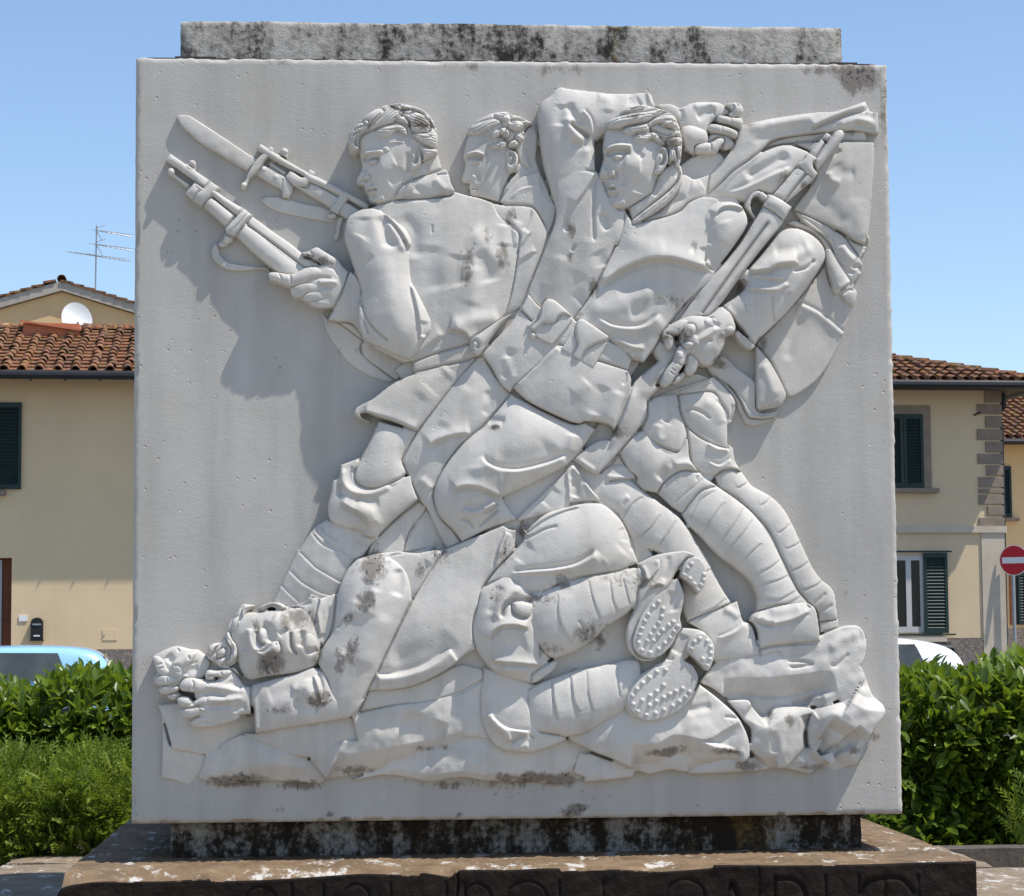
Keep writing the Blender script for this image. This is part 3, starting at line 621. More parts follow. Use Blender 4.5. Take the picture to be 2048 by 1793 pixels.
# his hand on the rifle
carve(S1, 'skin', 'E 1050,480! 1080,440 1230,405 1380,330 1460,420 1532,480! 1470,650 1372,842! 1230,849 1130,802 1050,762 930,702 960,600', 52, 14, e=5, step=1.4, st=[('g', 4, 4, 'E 1130,680 1250,640 1350,650'), ('g', 3, 4, 'E 1150,770 1280,740 1350,740'), ('g', 4, 3, 'E 1150,560 1250,540 1350,550'), ('r', 4, 5, 'E 1200,600 1320,590 1420,600'), ('g', 3, 3, 'E 1300,420 1380,460 1420,520')])
carve(S1, 'skin', 'E 1038,275! 1110,265 1150,238 1200,224 1250,255 1350,315 1420,360! 1400,432! 1240,402! 1190,352 1120,327 1060,307', 58, 8, e=4, step=1.3, st=[('g', 4, 2, 'E 1120,270 1150,300 1150,340'), ('g', 4, 2, 'E 1200,340 1240,360 1260,395')])
carve(S1, 'skin', 'E 1110,792 1180,768 1320,770 1372,835 1240,850 1150,828', 56, 7, e=4, step=1.3)
carve(S1, 'skin', 'E 1048,722 1110,690 1260,680 1290,762 1150,782 1090,787 1048,757', 60, 8, e=4, step=1.3)
carve(S1, 'skin', 'E 928,640 1000,610 1100,588 1250,600 1250,682 1110,692 1040,742 970,742 928,692', 62, 10, e=4, step=1.3)
carve(S1, 'skin', 'E 700,490 790,483 940,500 1070,440 1200,430 1250,502 1130,562 1080,602 940,632 820,592 718,557', 64, 11, e=4, step=1.3, st=[('g', 4, 2, 'E 910,500 930,550 925,600'), ('g', 2.5, 2, 'E 800,500 830,540 820,580')])
# right trouser leg between the two men
carve(S1, 'trousers', 'I 1450,590! 1890,0! F 1600,1320 1680,1432 1760,1562 1900,1712 J 1160,190! 850,520 720,622 500,882 400,1062 345,1202 358,1302 420,1452 540,1582 640,1720! 480,1790! 350,1522 280,1372 200,1272 130,1132 30,902 18,870', 46, 20, e=6,
  st=[('s', 10, 14, 'J 730,612 560,630 400,675 280,745', .12), ('g', 5, 16, 'J 330,800 500,760 640,700'), ('r', 5, 14, 'J 700,100 560,330 430,560'), ('r', 4, 8, 'J 200,1060 280,1130 330,1180'), ('g', 3, 8, 'J 880,150 920,300 850,420')])
# --- right soldier with raised arm
S3 = 'soldier3'
# back legs
carve(S3, 'coat', 'K 740,260! 840,210 1100,120 1420,20! 1500,90 1640,270 1605,480 1560,512! 1560,400 1480,270 1400,180 1100,212', 34, 5, e=4, st=[('s', 6, 5, 'K 1420,35 1250,90 1100,135 850,218', .06), ('s', 6, 5, 'K 1400,75 1250,120 1060,200', .08), ('g', 4, 3, 'K 1390,170 1250,190 1100,205'), ('g', 4, 3, 'K 1620,290 1600,400 1580,490')])
carve(S3, 'trousers', 'K 1050,200! 1400,170 1500,260 1560,400 1568,752! 1400,702 1250,622 1130,502 1078,380', 36, 14, e=5, st=[('g', 5, 3, 'K 1090,372 1200,352 1320,400 1390,465'), ('g', 5, 4, 'K 1440,250 1530,340 1560,480'), ('r', 4, 12, 'K 1300,250 1450,350 1520,520')])
carve(S3, 'trousers', 'K 1125,490! 1250,620 1400,700 1568,752! 1572,708! 1622,750 1642,870 1690,962 1717,992! 1600,962 1500,982 1440,1032! 1280,1002 1188,882 1155,700', 34, 11, e=5, st=[('r', 6, 6, 'K 1340,700 1450,760 1590,770'), ('s', 6, 8, 'K 1370,890 1480,925 1600,850'), ('s', 5, 6, 'K 1715,985 1600,960 1500,980 1440,1030', .05)])
carve(S3, 'puttee', 'K 1440,1030! 1520,980 1620,970 1717,995! 1790,1100 L 612,70 640,110 850,230 982,370 1082,560 1202,820 1282,980 1362,1082! 1452,1152 1492,1232 1522,1480! 1330,1502! 1310,1400 1200,1290 1100,1170 960,890 780,540 500,260 290,110', 26, 18, e=5,
  st=[('s', 4, 9, 'L 605,62 560,100 480,140', .05), ('s', 3.5, 9, 'L 835,225 790,270 720,320', .05), ('s', 3.5, 9, 'L 1035,495 980,545 900,600', .05), ('s', 3.5, 9, 'L 1135,685 1080,720 980,760', .05), ('s', 4, 9, 'L 1225,882 1140,940 1040,985', .05), ('s', 5, 9, 'L 1358,1088 1270,1140 1150,1180', .05), ('g', 3, 3, 'L 1250,1330 1340,1260 1400,1200'), ('g', 3, 3, 'L 1300,1410 1400,1370 1470,1320')])
carve(S3, 'boot', 'L 1328,1502! 1517,1473! 1528,1572! 1340,1613!', 26, 2, e=2, step=1.6)
carve(S3, 'trousers', 'K 230,1050 300,960 380,915 440,790! 500,900 620,1020 642,1085! 600,1072 420,1082 255,1115', 38, 8, e=5, step=1.8, st=[('g', 5, 3, 'K 375,935 440,910 500,930'), ('r', 4, 5, 'K 300,1040 450,1055 620,1060')])
carve(S3, 'puttee', 'K 250,1122! 400,1082 580,1082 700,1182 900,1322 1060,1442 1200,1622 P 980,0 1112,210 1242,470 1355,650! 1000,792 900,850! 850,700 800,300 500,100 380,260 320,0 K 580,1700 470,1470 320,1320 230,1260', 40, 20, e=6,
  st=[('s', 5, 10, 'K 700,1245 600,1310 530,1400 485,1480', .05), ('s', 4, 10, 'K 870,1425 780,1560 680,1640 590,1668', .05), ('s', 4, 10, 'K 1040,1485 920,1660 780,1800', .05), ('s', 4, 10, 'P 650,-10 560,100 430,185', .05), ('s', 4, 9, 'P 1145,295 1080,330 960,370', .05), ('s', 5, 7, 'P 1300,595 1180,690 1020,765', .05), ('s', 5, 6, 'P 1352,652 1200,715 980,800', .05), ('r', 4, 6, 'K 440,1390 480,1290 560,1240'), ('s', 4, 7, 'K 260,1115 400,1085 580,1078', .05)])
carve(S3, 'boot', 'P 1345,655! 1412,628! 1442,740 1472,832 1542,862 1582,932 1602,1002 1642,1182! 1400,1222 1165,1242! 1100,1000 1000,900 915,832', 48, 12, e=5, st=[('s', 5, 8, 'P 1200,1000 1330,950 1410,900 1465,845', .06), ('r', 4, 8, 'P 1260,700 1350,740 1430,800'), ('g', 3, 6, 'P 1540,900 1580,1000 1590,1100')])
carve(S3, 'boot', 'P 1183,1250! 1592,1240! 1597,1357! 1190,1367!', 44, 2, e=2.5, step=1.7)
carve(S3, 'trousers', 'K 740,270! 860,210 1040,188! 1072,300 1082,400 1142,560 1152,640 1092,772 1040,792 900,742 780,672 685,572 735,420', 48, 14, e=6, st=[('g', 4, 9, 'K 920,500 960,430 1000,420'), ('g', 4, 3, 'K 1040,330 1070,310 1075,360'), ('r', 3, 9, 'K 860,500 850,620 900,700')])
carve(S3, 'trousers', 'K 455,782! 690,568 900,745 1040,792 1152,650 1172,800 1192,882 1272,985! 1100,982 1000,1032 900,1122 848,1205! 700,1172 640,1102 640,1042 550,962', 52, 14, e=6, st=[('r', 6, 8, 'K 920,1000 1020,930 1150,910 1250,970'), ('g', 5, 10, 'K 850,1080 930,980 1040,910')])
carve(S3, 'puttee', 'K 846,1208! 900,1112 1000,1022 1130,975 1282,1000! 1330,1052 1472,1142! 1300,1182 1150,1352 1100,1412 995,1352!', 46, 9, e=5, st=[('s', 6, 8, 'K 1020,1330 1120,1230 1230,1140 1320,1060', .05), ('g', 3, 2, 'K 1250,1030 1245,1090')])
carve(S3, 'puttee', 'K 1095,1425! 1200,1272 1350,1142 1472,1142! L 500,260 652,390 772,540 882,730 962,900 1022,1030 1112,1190 1215,1312 1150,1335 900,1335 688,1405! 688,1250 620,1090 500,980 300,830 100,620 0,530', 40, 24, e=6,
  st=[('s', 4, 8, 'K 1440,1178 1280,1290 1170,1490', .05), ('s', 3.5, 10, 'L 360,275 270,380 190,500 110,640', .05), ('s', 3.5, 10, 'L 560,330 470,470 310,690', .05), ('s', 3.5, 10, 'L 640,455 560,570 400,760', .05), ('s', 4, 10, 'L 730,700 620,800 510,905', .05), ('s', 4, 10, 'L 935,865 820,950 640,1030', .05), ('s', 5, 9, 'L 1022,1025 900,1080 640,1140', .05), ('s', 5, 8, 'L 1100,1182 1000,1235 900,1280 690,1245', .05), ('s', 5, 7, 'L 1145,1240 1010,1310 880,1330 690,1340', .05)])
carve(S3, 'boot', 'L 618,1492! 640,1440 690,1408 950,1332 1180,1305 1282,1362 1317,1480 1342,1702! T 900,250 700,270 615,302! 598,150 565,80', 56, 12, e=5, st=[('s', 8, 10, 'L 1230,1400 1050,1490 850,1535 740,1520 650,1460', .08), ('g', 6, 5, 'L 690,1480 780,1530 860,1530'), ('g', 4, 2.5, 'L 1180,1310 1240,1370'), ('r', 3, 10, 'L 800,1400 1000,1380 1150,1350')])
carve(S3, 'boot', 'T 613,303! 720,276 1137,240! 1137,332! 815,372! 775,316 700,340 613,362!', 50, 2, e=2.5, step=1.7)
# thigh in front
carve(S3, 'trousers', 'J 1140,185! 1330,290 1500,380 1780,500 1900,480! 2015,550! 1760,882 1400,1092 1050,1252! 1110,1352 1205,1475! 900,1582 640,1712! 560,1602 400,1432 348,1240 378,1080 480,900 640,700 850,530', 62, 36, e=7, p=.6,
  st=[('s', 13, 17, 'J 830,820 880,900 1000,960 1200,975 1500,905 1730,810', .12), ('g', 7, 26, 'J 950,850 1150,900 1450,820 1600,700'), ('r', 7, 18, 'J 780,900 820,1030 960,1100 1100,1090'), ('s', 10, 12, 'J 1060,1270 950,1225 800,1165 650,1150 540,1195', .1), ('r', 8, 7, 'J 620,1370 720,1415 860,1380 1000,1300', .12), ('g', 6, 9, 'J 640,1330 740,1370 860,1330'), ('g', 6, 2.4, 'J 840,1420 920,1390 1010,1310', .08), ('g', 6, 2.4, 'J 800,1560 900,1470 1010,1370', .08), ('g', 5, 2.2, 'J 600,1480 690,1490 740,1550 770,1580'), ('r', 5, 10, 'J 1740,800 1760,700 1780,600'), ('g', 5, 8, 'J 900,470 1000,465 1080,480')])
carve(S3, 'coat', 'J 1050,1250! 1760,880 2020,1010 1400,1275 1225,1490! 1110,1350', 34, 3, e=3)
carve(S3, 'coat', 'K -20,860! 200,690 350,660 380,700 230,1022! 130,985 0,890', 60, 6, e=5, st=[('r', 4, 5, 'K 20,860 120,930 210,990')])
# torso, coat
carve(S3, 'coat', 'C 600,1000 990,985! 1040,1080 1110,1250 1200,1380 1290,1392! 1262,1600 1192,1790 G 1182,222 952,692 775,962! 740,960 500,760 430,860! 285,712! 298,640 555,0 C 580,1400', 58, 14, e=5, p=.6, tilt=[('G 350,600', -8), ('G 1000,500', 6)],
  st=[('s', 8, 9, 'C 975,1010 880,1180 760,1345', .1), ('g', 5, 3, 'C 1000,1020 960,1180 950,1500 G 960,200', .1), ('g', 6, 8, 'C 1050,1420 1070,1530 1110,1610'), ('g', 5, 3, 'G 770,200 730,280'), ('g', 5, 4, 'C 680,1440 680,1620'), ('r', 4, 16, 'G 930,120 900,350 800,560'), ('g', 4, 14, 'G 980,280 1040,380 1060,440'), ('r', 4, 14, 'G 640,300 560,520 460,680'), ('g', 3, 8, 'G 760,680 820,760 870,830')])
carve(S3, 'coat', 'C 408,310 450,250 530,190 570,140 620,110 680,123 900,150 1150,178 1380,175 1510,166! 1562,190! 1595,312! 1400,500 1100,600 1000,664 973,662! 980,950 900,1100 760,1342 680,1502 560,1702 495,1800! 540,1600 580,1450 572,1340 520,1150 450,900 408,600 398,450', 50, 26, e=6, p=.55,
  st=[('g', 17, 5, 'C 715,495 790,560 915,645', .1), ('s', 8, 9, 'C 850,360 920,450 950,560 945,640', .1), ('g', 7, 8, 'C 700,280 740,400 830,540'), ('r', 7, 10, 'C 690,420 720,560 790,650 870,700'), ('r', 6, 12, 'C 880,720 905,860 860,980 770,1120'), ('g', 6, 12, 'C 640,300 620,430 610,540'), ('s', 6, 9, 'C 990,980 900,1080 780,1170 710,1260', .1), ('g', 6, 8, 'C 820,700 780,720 720,710'), ('r', 4, 12, 'C 980,220 1100,260 1100,400'), ('g', 5, 14, 'C 1300,260 1400,280 1450,260'), ('r', 5, 4, 'C 1520,180 1540,260 1570,310', 0)])
# raised hand
carve(S3, 'skin', 'C 1590,300! 1750,293 1850,330 D 0,288 100,273 300,278 380,330 410,400 290,432 200,522 190,602 180,700 80,730 C 1880,720 1855,560 1825,470 1700,370', 42, 14, e=5, step=1.5, st=[('g', 5, 8, 'D 60,450 150,400 240,330'), ('g', 2.5, 1.6, 'D 245,330 245,430'), ('g', 2.5, 1.6, 'D 360,300 350,360'), ('g', 4, 5, 'C 1850,340 1860,420 1850,490'), ('r', 4, 8, 'D 20,330 150,310 300,310')])
carve(S3, 'skin', 'D 195,622 250,600 400,640 452,690 432,732 370,762 330,735 345,662 280,652 190,685', 48, 8, e=4, step=1.3)
carve(S3, 'skin', 'C 1868,530 1950,508 D 60,522 172,572 192,642 180,695 60,722 50,792 20,792 -60,742 C 1900,762 1878,680 1858,600', 54, 15, e=6, step=1.5)
carve(S3, 'skin', 'D 370,302 450,278 512,290 547,340 547,392 480,432 420,432 398,402 430,360', 56, 9, e=4, step=1.25, st=[('g', 4, 2, 'D 430,300 450,340 420,380'), ('g', 3, 1.6, 'D 480,290 500,330'), ('g', 2, 1.5, 'D 420,400 460,385 470,410')])
carve(S3, 'skin', 'D 278,432 310,408 420,430 530,440 547,480 532,542 480,532 300,482', 56, 9, e=4, step=1.25, st=[('g', 2, 1.8, 'D 420,430 415,500')])
carve(S3, 'skin', 'D 186,532 220,498 350,518 480,568 497,610 470,642 400,622 230,587 188,562', 56, 9, e=4, step=1.25, st=[('g', 2, 1.8, 'D 330,520 320,590')])
carve(S3, 'skin', 'D 58,722 150,690 210,690 290,643 340,643 357,680 310,742 270,802 150,802 60,792', 58, 10, e=4, step=1.25, st=[('g', 3.5, 2, 'D 205,690 215,740 205,780')])
# nape, collar, chest
carve(S3, 'coat', 'C 1375,1532! 1600,1410 1780,1250 1868,1020 1980,1062 D 60,1062 200,1020! 165,1240! 0,1302 C 1850,1392 1700,1452', 66, 8, e=5, st=[('g', 5, 7, 'C 1560,1430 1720,1350 1900,1230'), ('r', 4, 14, 'D 0,1130 80,1150 140,1120')])
carve(S3, 'coat', 'C 1278,1382! 1340,1480 1360,1532! 1700,1452 1850,1392 D 0,1302 150,1245 300,1300 H 560,400 670,470! 640,570 G 2047,665 1850,852 1680,1092 1600,1232 1480,1402! 1350,1362 1120,1182 950,1042 772,945! 950,690 1180,222 C 1200,1752 1268,1500', 74, 16, e=6, p=.6, tilt=[('G 1100,500', -2), ('G 1700,200', 8), ('G 1400,1200', 4)],
  st=[('s', 13, 22, 'H 640,472 480,440 300,390 G 1700,365 1500,380 1250,470 1000,645', .1), ('g', 7, 26, 'G 1150,640 1400,560 1650,520 1850,520'), ('r', 7, 20, 'G 870,870 1100,860 1350,780 1600,640'), ('s', 9, 16, 'G 1000,950 1150,1030 1350,1055 1500,1020 1640,900', .15), ('g', 6, 16, 'G 1300,900 1500,860 1650,720'), ('s', 8, 7, 'G 1480,1285 1350,1270 1230,1220 1130,1190', .1), ('g', 6, 4, 'G 1300,1290 1370,1350 1450,1390'), ('r', 4, 18, 'G 1250,120 1450,220 1700,270'), ('g', 4, 10, 'G 1930,240 2000,260'), ('r', 4, 5, 'G 1000,640 900,800 790,940'), ('g', 4, 9, 'H 540,230 550,330 570,400')])
carve(S3, 'coat', 'D 85,1600 108,1450 158,1350 280,1300 420,1288 530,1338 587,1420 H 1010,-20! 970,60 800,300 665,472! 560,432 508,250 485,80', 80, 22, e=6, st=[('s', 9, 9, 'D 555,1385 450,1355 330,1365 245,1450', .1), ('g', 5, 12, 'D 200,1480 180,1600 190,1750'), ('r', 4, 16, 'D 350,1480 380,1600 330,1750')])
# head
carve(S3, 'skin', 'C 1318,1352! 1500,1245 1570,1170 1640,1000 1780,890! 1855,930 1865,1000 1800,1122 1500,1372 1358,1485!', 72, 12, e=4, step=1.6, st=[('g', 4, 6, 'C 1600,1050 1620,1150 1560,1250'), ('g', 4, 3, 'C 1820,940 1815,1060')])
carve(S3, 'collar', 'C 1356,1482! 1500,1370 1750,1170 1830,1050 1850,940! 1872,1000 1862,1102 1780,1252 1600,1402 1368,1535!', 84, 8, e=4.5, step=1.6, st=[('s', 5, 5, 'C 1380,1520 1560,1380 1740,1230 1830,1080 1850,960', .06), ('g', 4, 2.2, 'C 1500,1460 1650,1330 1770,1190'), ('r', 3, 4, 'C 1420,1450 1600,1320 1750,1210')])
carve(S3, 'skin', 'C 1110,540 1073,650 1066,760 1075,820 1060,880 1028,990 1020,1050 1043,1092 1082,1087! 1096,1140 1086,1200! 1110,1232 1108,1292 1150,1352 1220,1368 1330,1342 1500,1242 1572,1192 1612,1052 1650,1000 1730,850 1700,700 1500,550', 76, 32, e=5, step=1.2, rough=.4, p=.55,
  st=[('r', 8, 4, 'C 1072,770 1150,738 1240,735 1340,748', .08), ('g', 11, 6, 'C 1085,815 1160,795 1240,800 1335,798', .1), ('r', 4, 2, 'C 1140,815 1200,795 1280,808'), ('g', 6, 6, 'C 1085,860 1085,920 1110,970'), ('r', 4, 5, 'C 1060,900 1040,980 1035,1040'), ('g', 5, 2.5, 'C 1045,1060 1100,1055 1172,1055', .08), ('g', 5, 4, 'C 1180,990 1190,1050 1170,1080'), ('g', 9, 2.2, 'C 1092,1160 1130,1163 1185,1165', .08), ('r', 4, 3.2, 'C 1095,1142 1140,1140 1180,1148'), ('r', 4.5, 3.5, 'C 1092,1190 1140,1192 1180,1185'), ('g', 6, 5, 'C 1110,1225 1160,1222 1210,1238'), ('r', 6, 9, 'C 1140,1300 1200,1330 1300,1310'), ('g', 5, 9, 'C 1240,960 1260,1060 1240,1150'), ('r', 5, 18, 'C 1250,900 1350,930 1450,930'), ('g', 5, 16, 'C 1360,1080 1430,1150 1430,1220'), ('g', 4, 6, 'C 1400,760 1420,830 1470,870'), ('g', 4, 5, 'C 1570,1010 1600,1100 1580,1180'), ('g', 2.5, 14, 'C 1130,640 1220,660 1300,640')],
  lumps=[('C 1150,840 1190,815 1245,825 1255,850 1215,882 1170,875', 6, .5), ('C 1105,1030 1130,985 1165,985 1180,1020 1160,1050', 5, .4)])
carve(S3, 'hair', 'C 1102,540 1118,468 1200,408 1280,328 1400,308 1480,298 1560,318 1680,348 1762,390 1824,470 1854,560 1874,680 1864,820 1842,932! 1800,952 1788,870 1720,890 1712,742 1600,742 1570,780 1500,870 1450,872 1420,800 1380,722 1320,672 1270,602 1240,562 1200,557 1150,552', 90, 14, e=6, step=1.25, rough=.5,
  lumps=[('C 1108,540 1130,470 1200,430 1350,400 1500,380 1650,350 1745,370 1700,372 1600,420 1500,490 1400,512 1280,532 1200,560', 12), ('C 1230,400 1290,330 1400,310 1490,303 1480,340 1350,372', 8), ('C 1248,590 1290,540 1400,520 1500,500 1600,440 1700,410 1792,430 1822,520 1800,562 1720,540 1620,500 1530,542 1530,602 1400,612 1340,642', 12), ('C 1328,670 1400,610 1500,600 1592,598 1642,660 1702,722 1620,700 1540,660 1500,702 1440,742 1370,722', 12), ('C 1538,560 1620,600 1700,632 1790,600 1842,568 1842,622 1740,642 1650,642', 10), ('C 1698,690 1760,640 1850,640 1872,690 1800,722 1720,732', 10), ('C 1728,780 1770,748 1802,800 1802,870 1760,892 1720,860', 9), ('C 1800,740 1862,740 1852,850 1820,832', 8), ('C 1640,520 1700,490 1790,500 1800,540 1720,545', 7), ('C 1430,780 1500,760 1560,770 1500,850 1450,850', 4)],
  st=[('g', 6, 2.2, 'C 1540,450 1640,380 1740,380'), ('g', 4, 1.6, 'C 1200,460 1350,440 1480,420'), ('g', 4, 1.6, 'C 1300,360 1400,340 1460,325'), ('g', 5, 1.8, 'C 1500,510 1530,560 1530,590'), ('g', 4, 1.6, 'C 1420,640 1500,630 1560,630'), ('g', 4, 1.6, 'C 1660,470 1740,470 1790,500'), ('g', 4, 1.5, 'C 1690,520 1720,545 1760,550')])
carve(S3, 'skin', 'C 1590,800 1620,748 1670,733 1712,760 1724,850 1702,932 1660,992 1620,1017 1568,1002 1590,940 1580,870', 102, 6, e=4, step=1.2, rough=.3, st=[('g', 10, 3.2, 'C 1620,800 1660,780 1685,830 1665,900 1625,925', .1), ('r', 4, 2, 'C 1600,800 1650,750 1700,790 1705,880 1660,970 1600,1000'), ('r', 3, 2, 'C 1640,830 1650,880 1620,900')])
# coat skirts, belt, pouches
carve(S3, 'coat', 'F 2005,868! 1900,1002 1600,1312! 1700,1442 1800,1622 1900,1712! G 130,1675 400,1440 650,1210! 500,1102 320,972 215,858!', 72, 9, e=5, st=[('g', 4, 10, 'F 1900,1250 1880,1450 1850,1600'), ('r', 4, 9, 'G 60,1330 100,1500 130,1600')])
carve(S3, 'coat', 'G 140,1657! 380,1430 600,1228 1000,1390 1315,1488! 1348,1580 1332,1690 K 502,300 405,582! 360,512 250,477 100,470 J 1850,492 1750,472 1500,362 1300,252 1180,142', 82, 10, e=6, st=[('s', 6, 9, 'G 150,1640 380,1420 590,1235', .06), ('r', 5, 12, 'K 450,150 380,350 330,480'), ('g', 5, 14, 'K 300,100 250,250 180,420'), ('r', 4, 14, 'G 900,1600 750,1750'), ('g', 4, 3, 'G 1310,1500 1280,1600 1250,1640'), ('g', 7, 5, 'K 150,460 260,480 360,540')])
carve(S3, 'belt', 'G 290,708! 420,842 740,952 1120,1182 1250,1252 1352,1372! 1312,1492! 1010,1392 950,1442 640,1242 400,1082 320,972 213,857!', 80, 4, e=3.5)
for o_, f_, h_ in (('G 490,748! 560,770 742,930! 742,982 560,1202 530,1227! 380,1152 278,1030! 400,920 420,850 450,790', 'G 488,752! 560,772 742,928! 720,935 650,915 600,940 560,1000 480,1012 440,1012 352,1092! 305,1062! 398,960 415,850 450,790', 90),
                   ('G 800,968! 850,963 1122,1140! 1122,1172 960,1467! 820,1392 628,1272! 700,1140', 'G 798,970! 850,965 1124,1142! 1100,1175 1000,1210 880,1280 812,1402! 728,1362! 792,1240 780,1150 770,1050', 92)):
    carve(S3, 'ammunition_pouch', o_, h_, 2, e=3, step=1.6, lumps=[(f_, 6, .75, .2)], dots=[('G 330,1130' if h_ == 90 else 'G 762,1385', 6, 5)])
for o_ in ('G 300,1100 330,1090 370,1120 370,1165 335,1178 305,1150', 'G 725,1365 760,1350 795,1375 790,1415 750,1425 722,1400'):
    carve(S3, 'pouch_stud', o_, 88, 3, e=2, step=1.3, dots=[('G 335,1133 762,1388', 5, 4)])
# rifle of the right soldier
R3 = 'rifle3'
carve(R3, 'stock', 'G 1640,1150! 1570,1290 1622,1392! 1380,1602 1332,1702 K 410,582 188,962! 232,1025! 460,782 702,490 742,400 752,260 880,120 H 60,1650! 300,1300! 250,1100! 140,1200', 76, 18, e=6, st=[('r', 5, 9, 'K 620,120 520,400 330,760'), ('g', 3, 14, 'K 700,150 650,350 480,650')])
carve(R3, 'sling', 'D 590,1362 578,1300 640,1208 700,1183 760,1218 812,1270 792,1292 720,1242 655,1252 622,1330 645,1410 695,1475 660,1462', 78, 6, e=3, step=1.5)
carve(R3, 'sling', 'H 470,690! 430,720 300,890 150,1085! 180,1092! 330,910 480,720!', 88, 3, e=2, step=1.5)
carve(R3, 'sling_swivel', 'D 700,1205 740,1195 800,1240 812,1275 780,1288 720,1245', 92, 6, e=3, step=1.4)
carve(R3, 'cleaning_rod', 'D 1228,792! 1352,650! 1392,692! 1292,852!', 80, 8, e=2, step=1.5)
carve(R3, 'front_sight', 'D 1402,588! 1457,630! 1410,672! 1358,642!', 84, 5, e=2, step=1.4)
carve(R3, 'barrel', 'D 1500,570 1550,558 1582,600 1562,660 1310,970! 1270,890! 1450,640!', 82, 14, e=2, step=1.6)
carve(R3, 'stock', 'D 1105,932! 1285,1055! 1000,1295! 855,1222!', 88, 10, e=3, step=1.8, st=[('g', 9, 2.4, 'D 1190,1010 1080,1150 975,1285', 0)])
carve(R3, 'barrel_band', 'D 1108,910! 1160,870 1200,798! 1252,810 1312,860! 1265,890 1268,950 1312,1002! 1280,1058! 1190,1002!', 98, 6, e=3, step=1.6)
carve(R3, 'stock', 'D 755,1345! 970,1485! H 1330,20 1050,370 750,780 600,940! 520,935 285,990! 500,680 720,430 D 500,1750 640,1530', 88, 14, e=3, step=1.8, st=[('g', 10, 2.6, 'H 1205,-20 900,400 540,900', 0), ('r', 3, 7, 'H 1260,20 960,420 640,850')])
carve(R3, 'barrel_band', 'D 800,1220 852,1230 950,1282 1047,1350! 965,1484! 850,1392 755,1332! 790,1270', 100, 7, e=3.5, step=1.6, st=[('g', 3, 1.8, 'D 790,1320 900,1390 970,1450', 0)])
# forearm and hand on the rifle
carve(S3, 'coat', 'H 865,1100 900,1078! 1078,1222! 1072,1254 1020,1268 920,1192', 66, 4, e=4, step=1.6, st=[('g', 5, 4, 'H 900,1120 980,1200 1040,1240')])
carve(S3, 'coat', 'H 1420,25 1540,30 1680,100 1780,200 1810,310 1770,412 1600,662 1400,902 1150,1142 1085,1224! 950,1042 745,822! 900,720 985,620 945,540 1000,470 1150,300 1320,90', 64, 30, e=6, p=.55,
  st=[('s', 13, 13, 'H 1515,408 1300,428 1200,478 1000,485', .1), ('g', 7, 3, 'H 1450,480 1600,440 1690,350', .1), ('s', 6, 10, 'H 1360,580 1200,560 1040,525', .1), ('g', 12, 5, 'H 955,545 985,570', 0), ('s', 6, 9, 'H 1420,620 1300,690 1120,685 990,650', .1), ('g', 4, 1.8, 'H 1245,715 1250,860 1282,1000', .1), ('r', 8, 12, 'H 1060,420 1300,370 1500,300 1700,230'), ('g', 6, 14, 'H 1250,270 1450,270 1620,220'), ('r', 5, 12, 'H 1690,340 1550,560 1400,760'), ('r', 5, 8, 'H 770,850 900,1000 1060,1180', .05), ('g', 4, 12, 'H 1000,760 1100,900 1120,1040')])
carve(S3, 'skin', 'H 350,1500 362,1540 300,1612 250,1624 228,1602 300,1530', 86, 7, e=4, step=1.3)
carve(S3, 'skin', 'H 388,1328 440,1335 502,1400 482,1482 440,1532 390,1534 358,1490 370,1430', 90, 9, e=4, step=1.3)
carve(S3, 'skin', 'H 300,970 420,923 520,923 590,930 742,828! 832,902 884,1030 872,1092 790,1142 772,1222 700,1352 660,1412 570,1432 500,1402 430,1352 330,1252 300,1130 340,1020', 86, 20, e=6, step=1.4,
  st=[('g', 5, 4, 'H 480,1220 560,1190 640,1180'), ('g', 4, 7, 'H 440,1150 550,1090 650,1000'), ('r', 5, 6, 'H 420,1260 560,1150 700,1040'), ('g', 4, 5, 'H 620,930 640,1000 720,1050'), ('g', 3, 6, 'H 520,1380 600,1350 680,1280')],
  lumps=[('H 345,1060 380,1020 440,1020 465,1070 440,1130 380,1140 345,1110', 8, .3), ('H 320,1220 370,1195 430,1215 435,1250 390,1280 340,1270', 7, .3), ('H 560,970 640,950 680,990 640,1040 570,1020', 4, .1), ('H 780,1060 830,1040 870,1070 840,1120 790,1120', 4, .2)])
carve(S3, 'skin', 'H 130,1110 200,1030 300,972 400,980 345,1080 300,1122 250,1132 242,1190 232,1252 190,1285 158,1242 150,1180', 96, 9, e=4, step=1.3, st=[('g', 6, 2.4, 'H 150,1105 210,1120 250,1140'), ('g', 3, 1.8, 'H 285,1060 300,1110'), ('g', 2, 1.5, 'H 150,1190 190,1210')])
carve(S3, 'skin', 'H 300,1235 340,1250 390,1300 380,1350 342,1442 280,1532 220,1622 170,1654 128,1642 116,1600 150,1500 240,1380 265,1300', 96, 10, e=4, step=1.3, st=[('g', 4, 2, 'H 240,1390 290,1420 330,1450'), ('r', 4, 6, 'H 300,1300 290,1360'), ('g', 2.5, 1.6, 'H 200,1500 250,1540'), ('g', 2.5, 1.6, 'H 215,1470 260,1500')])

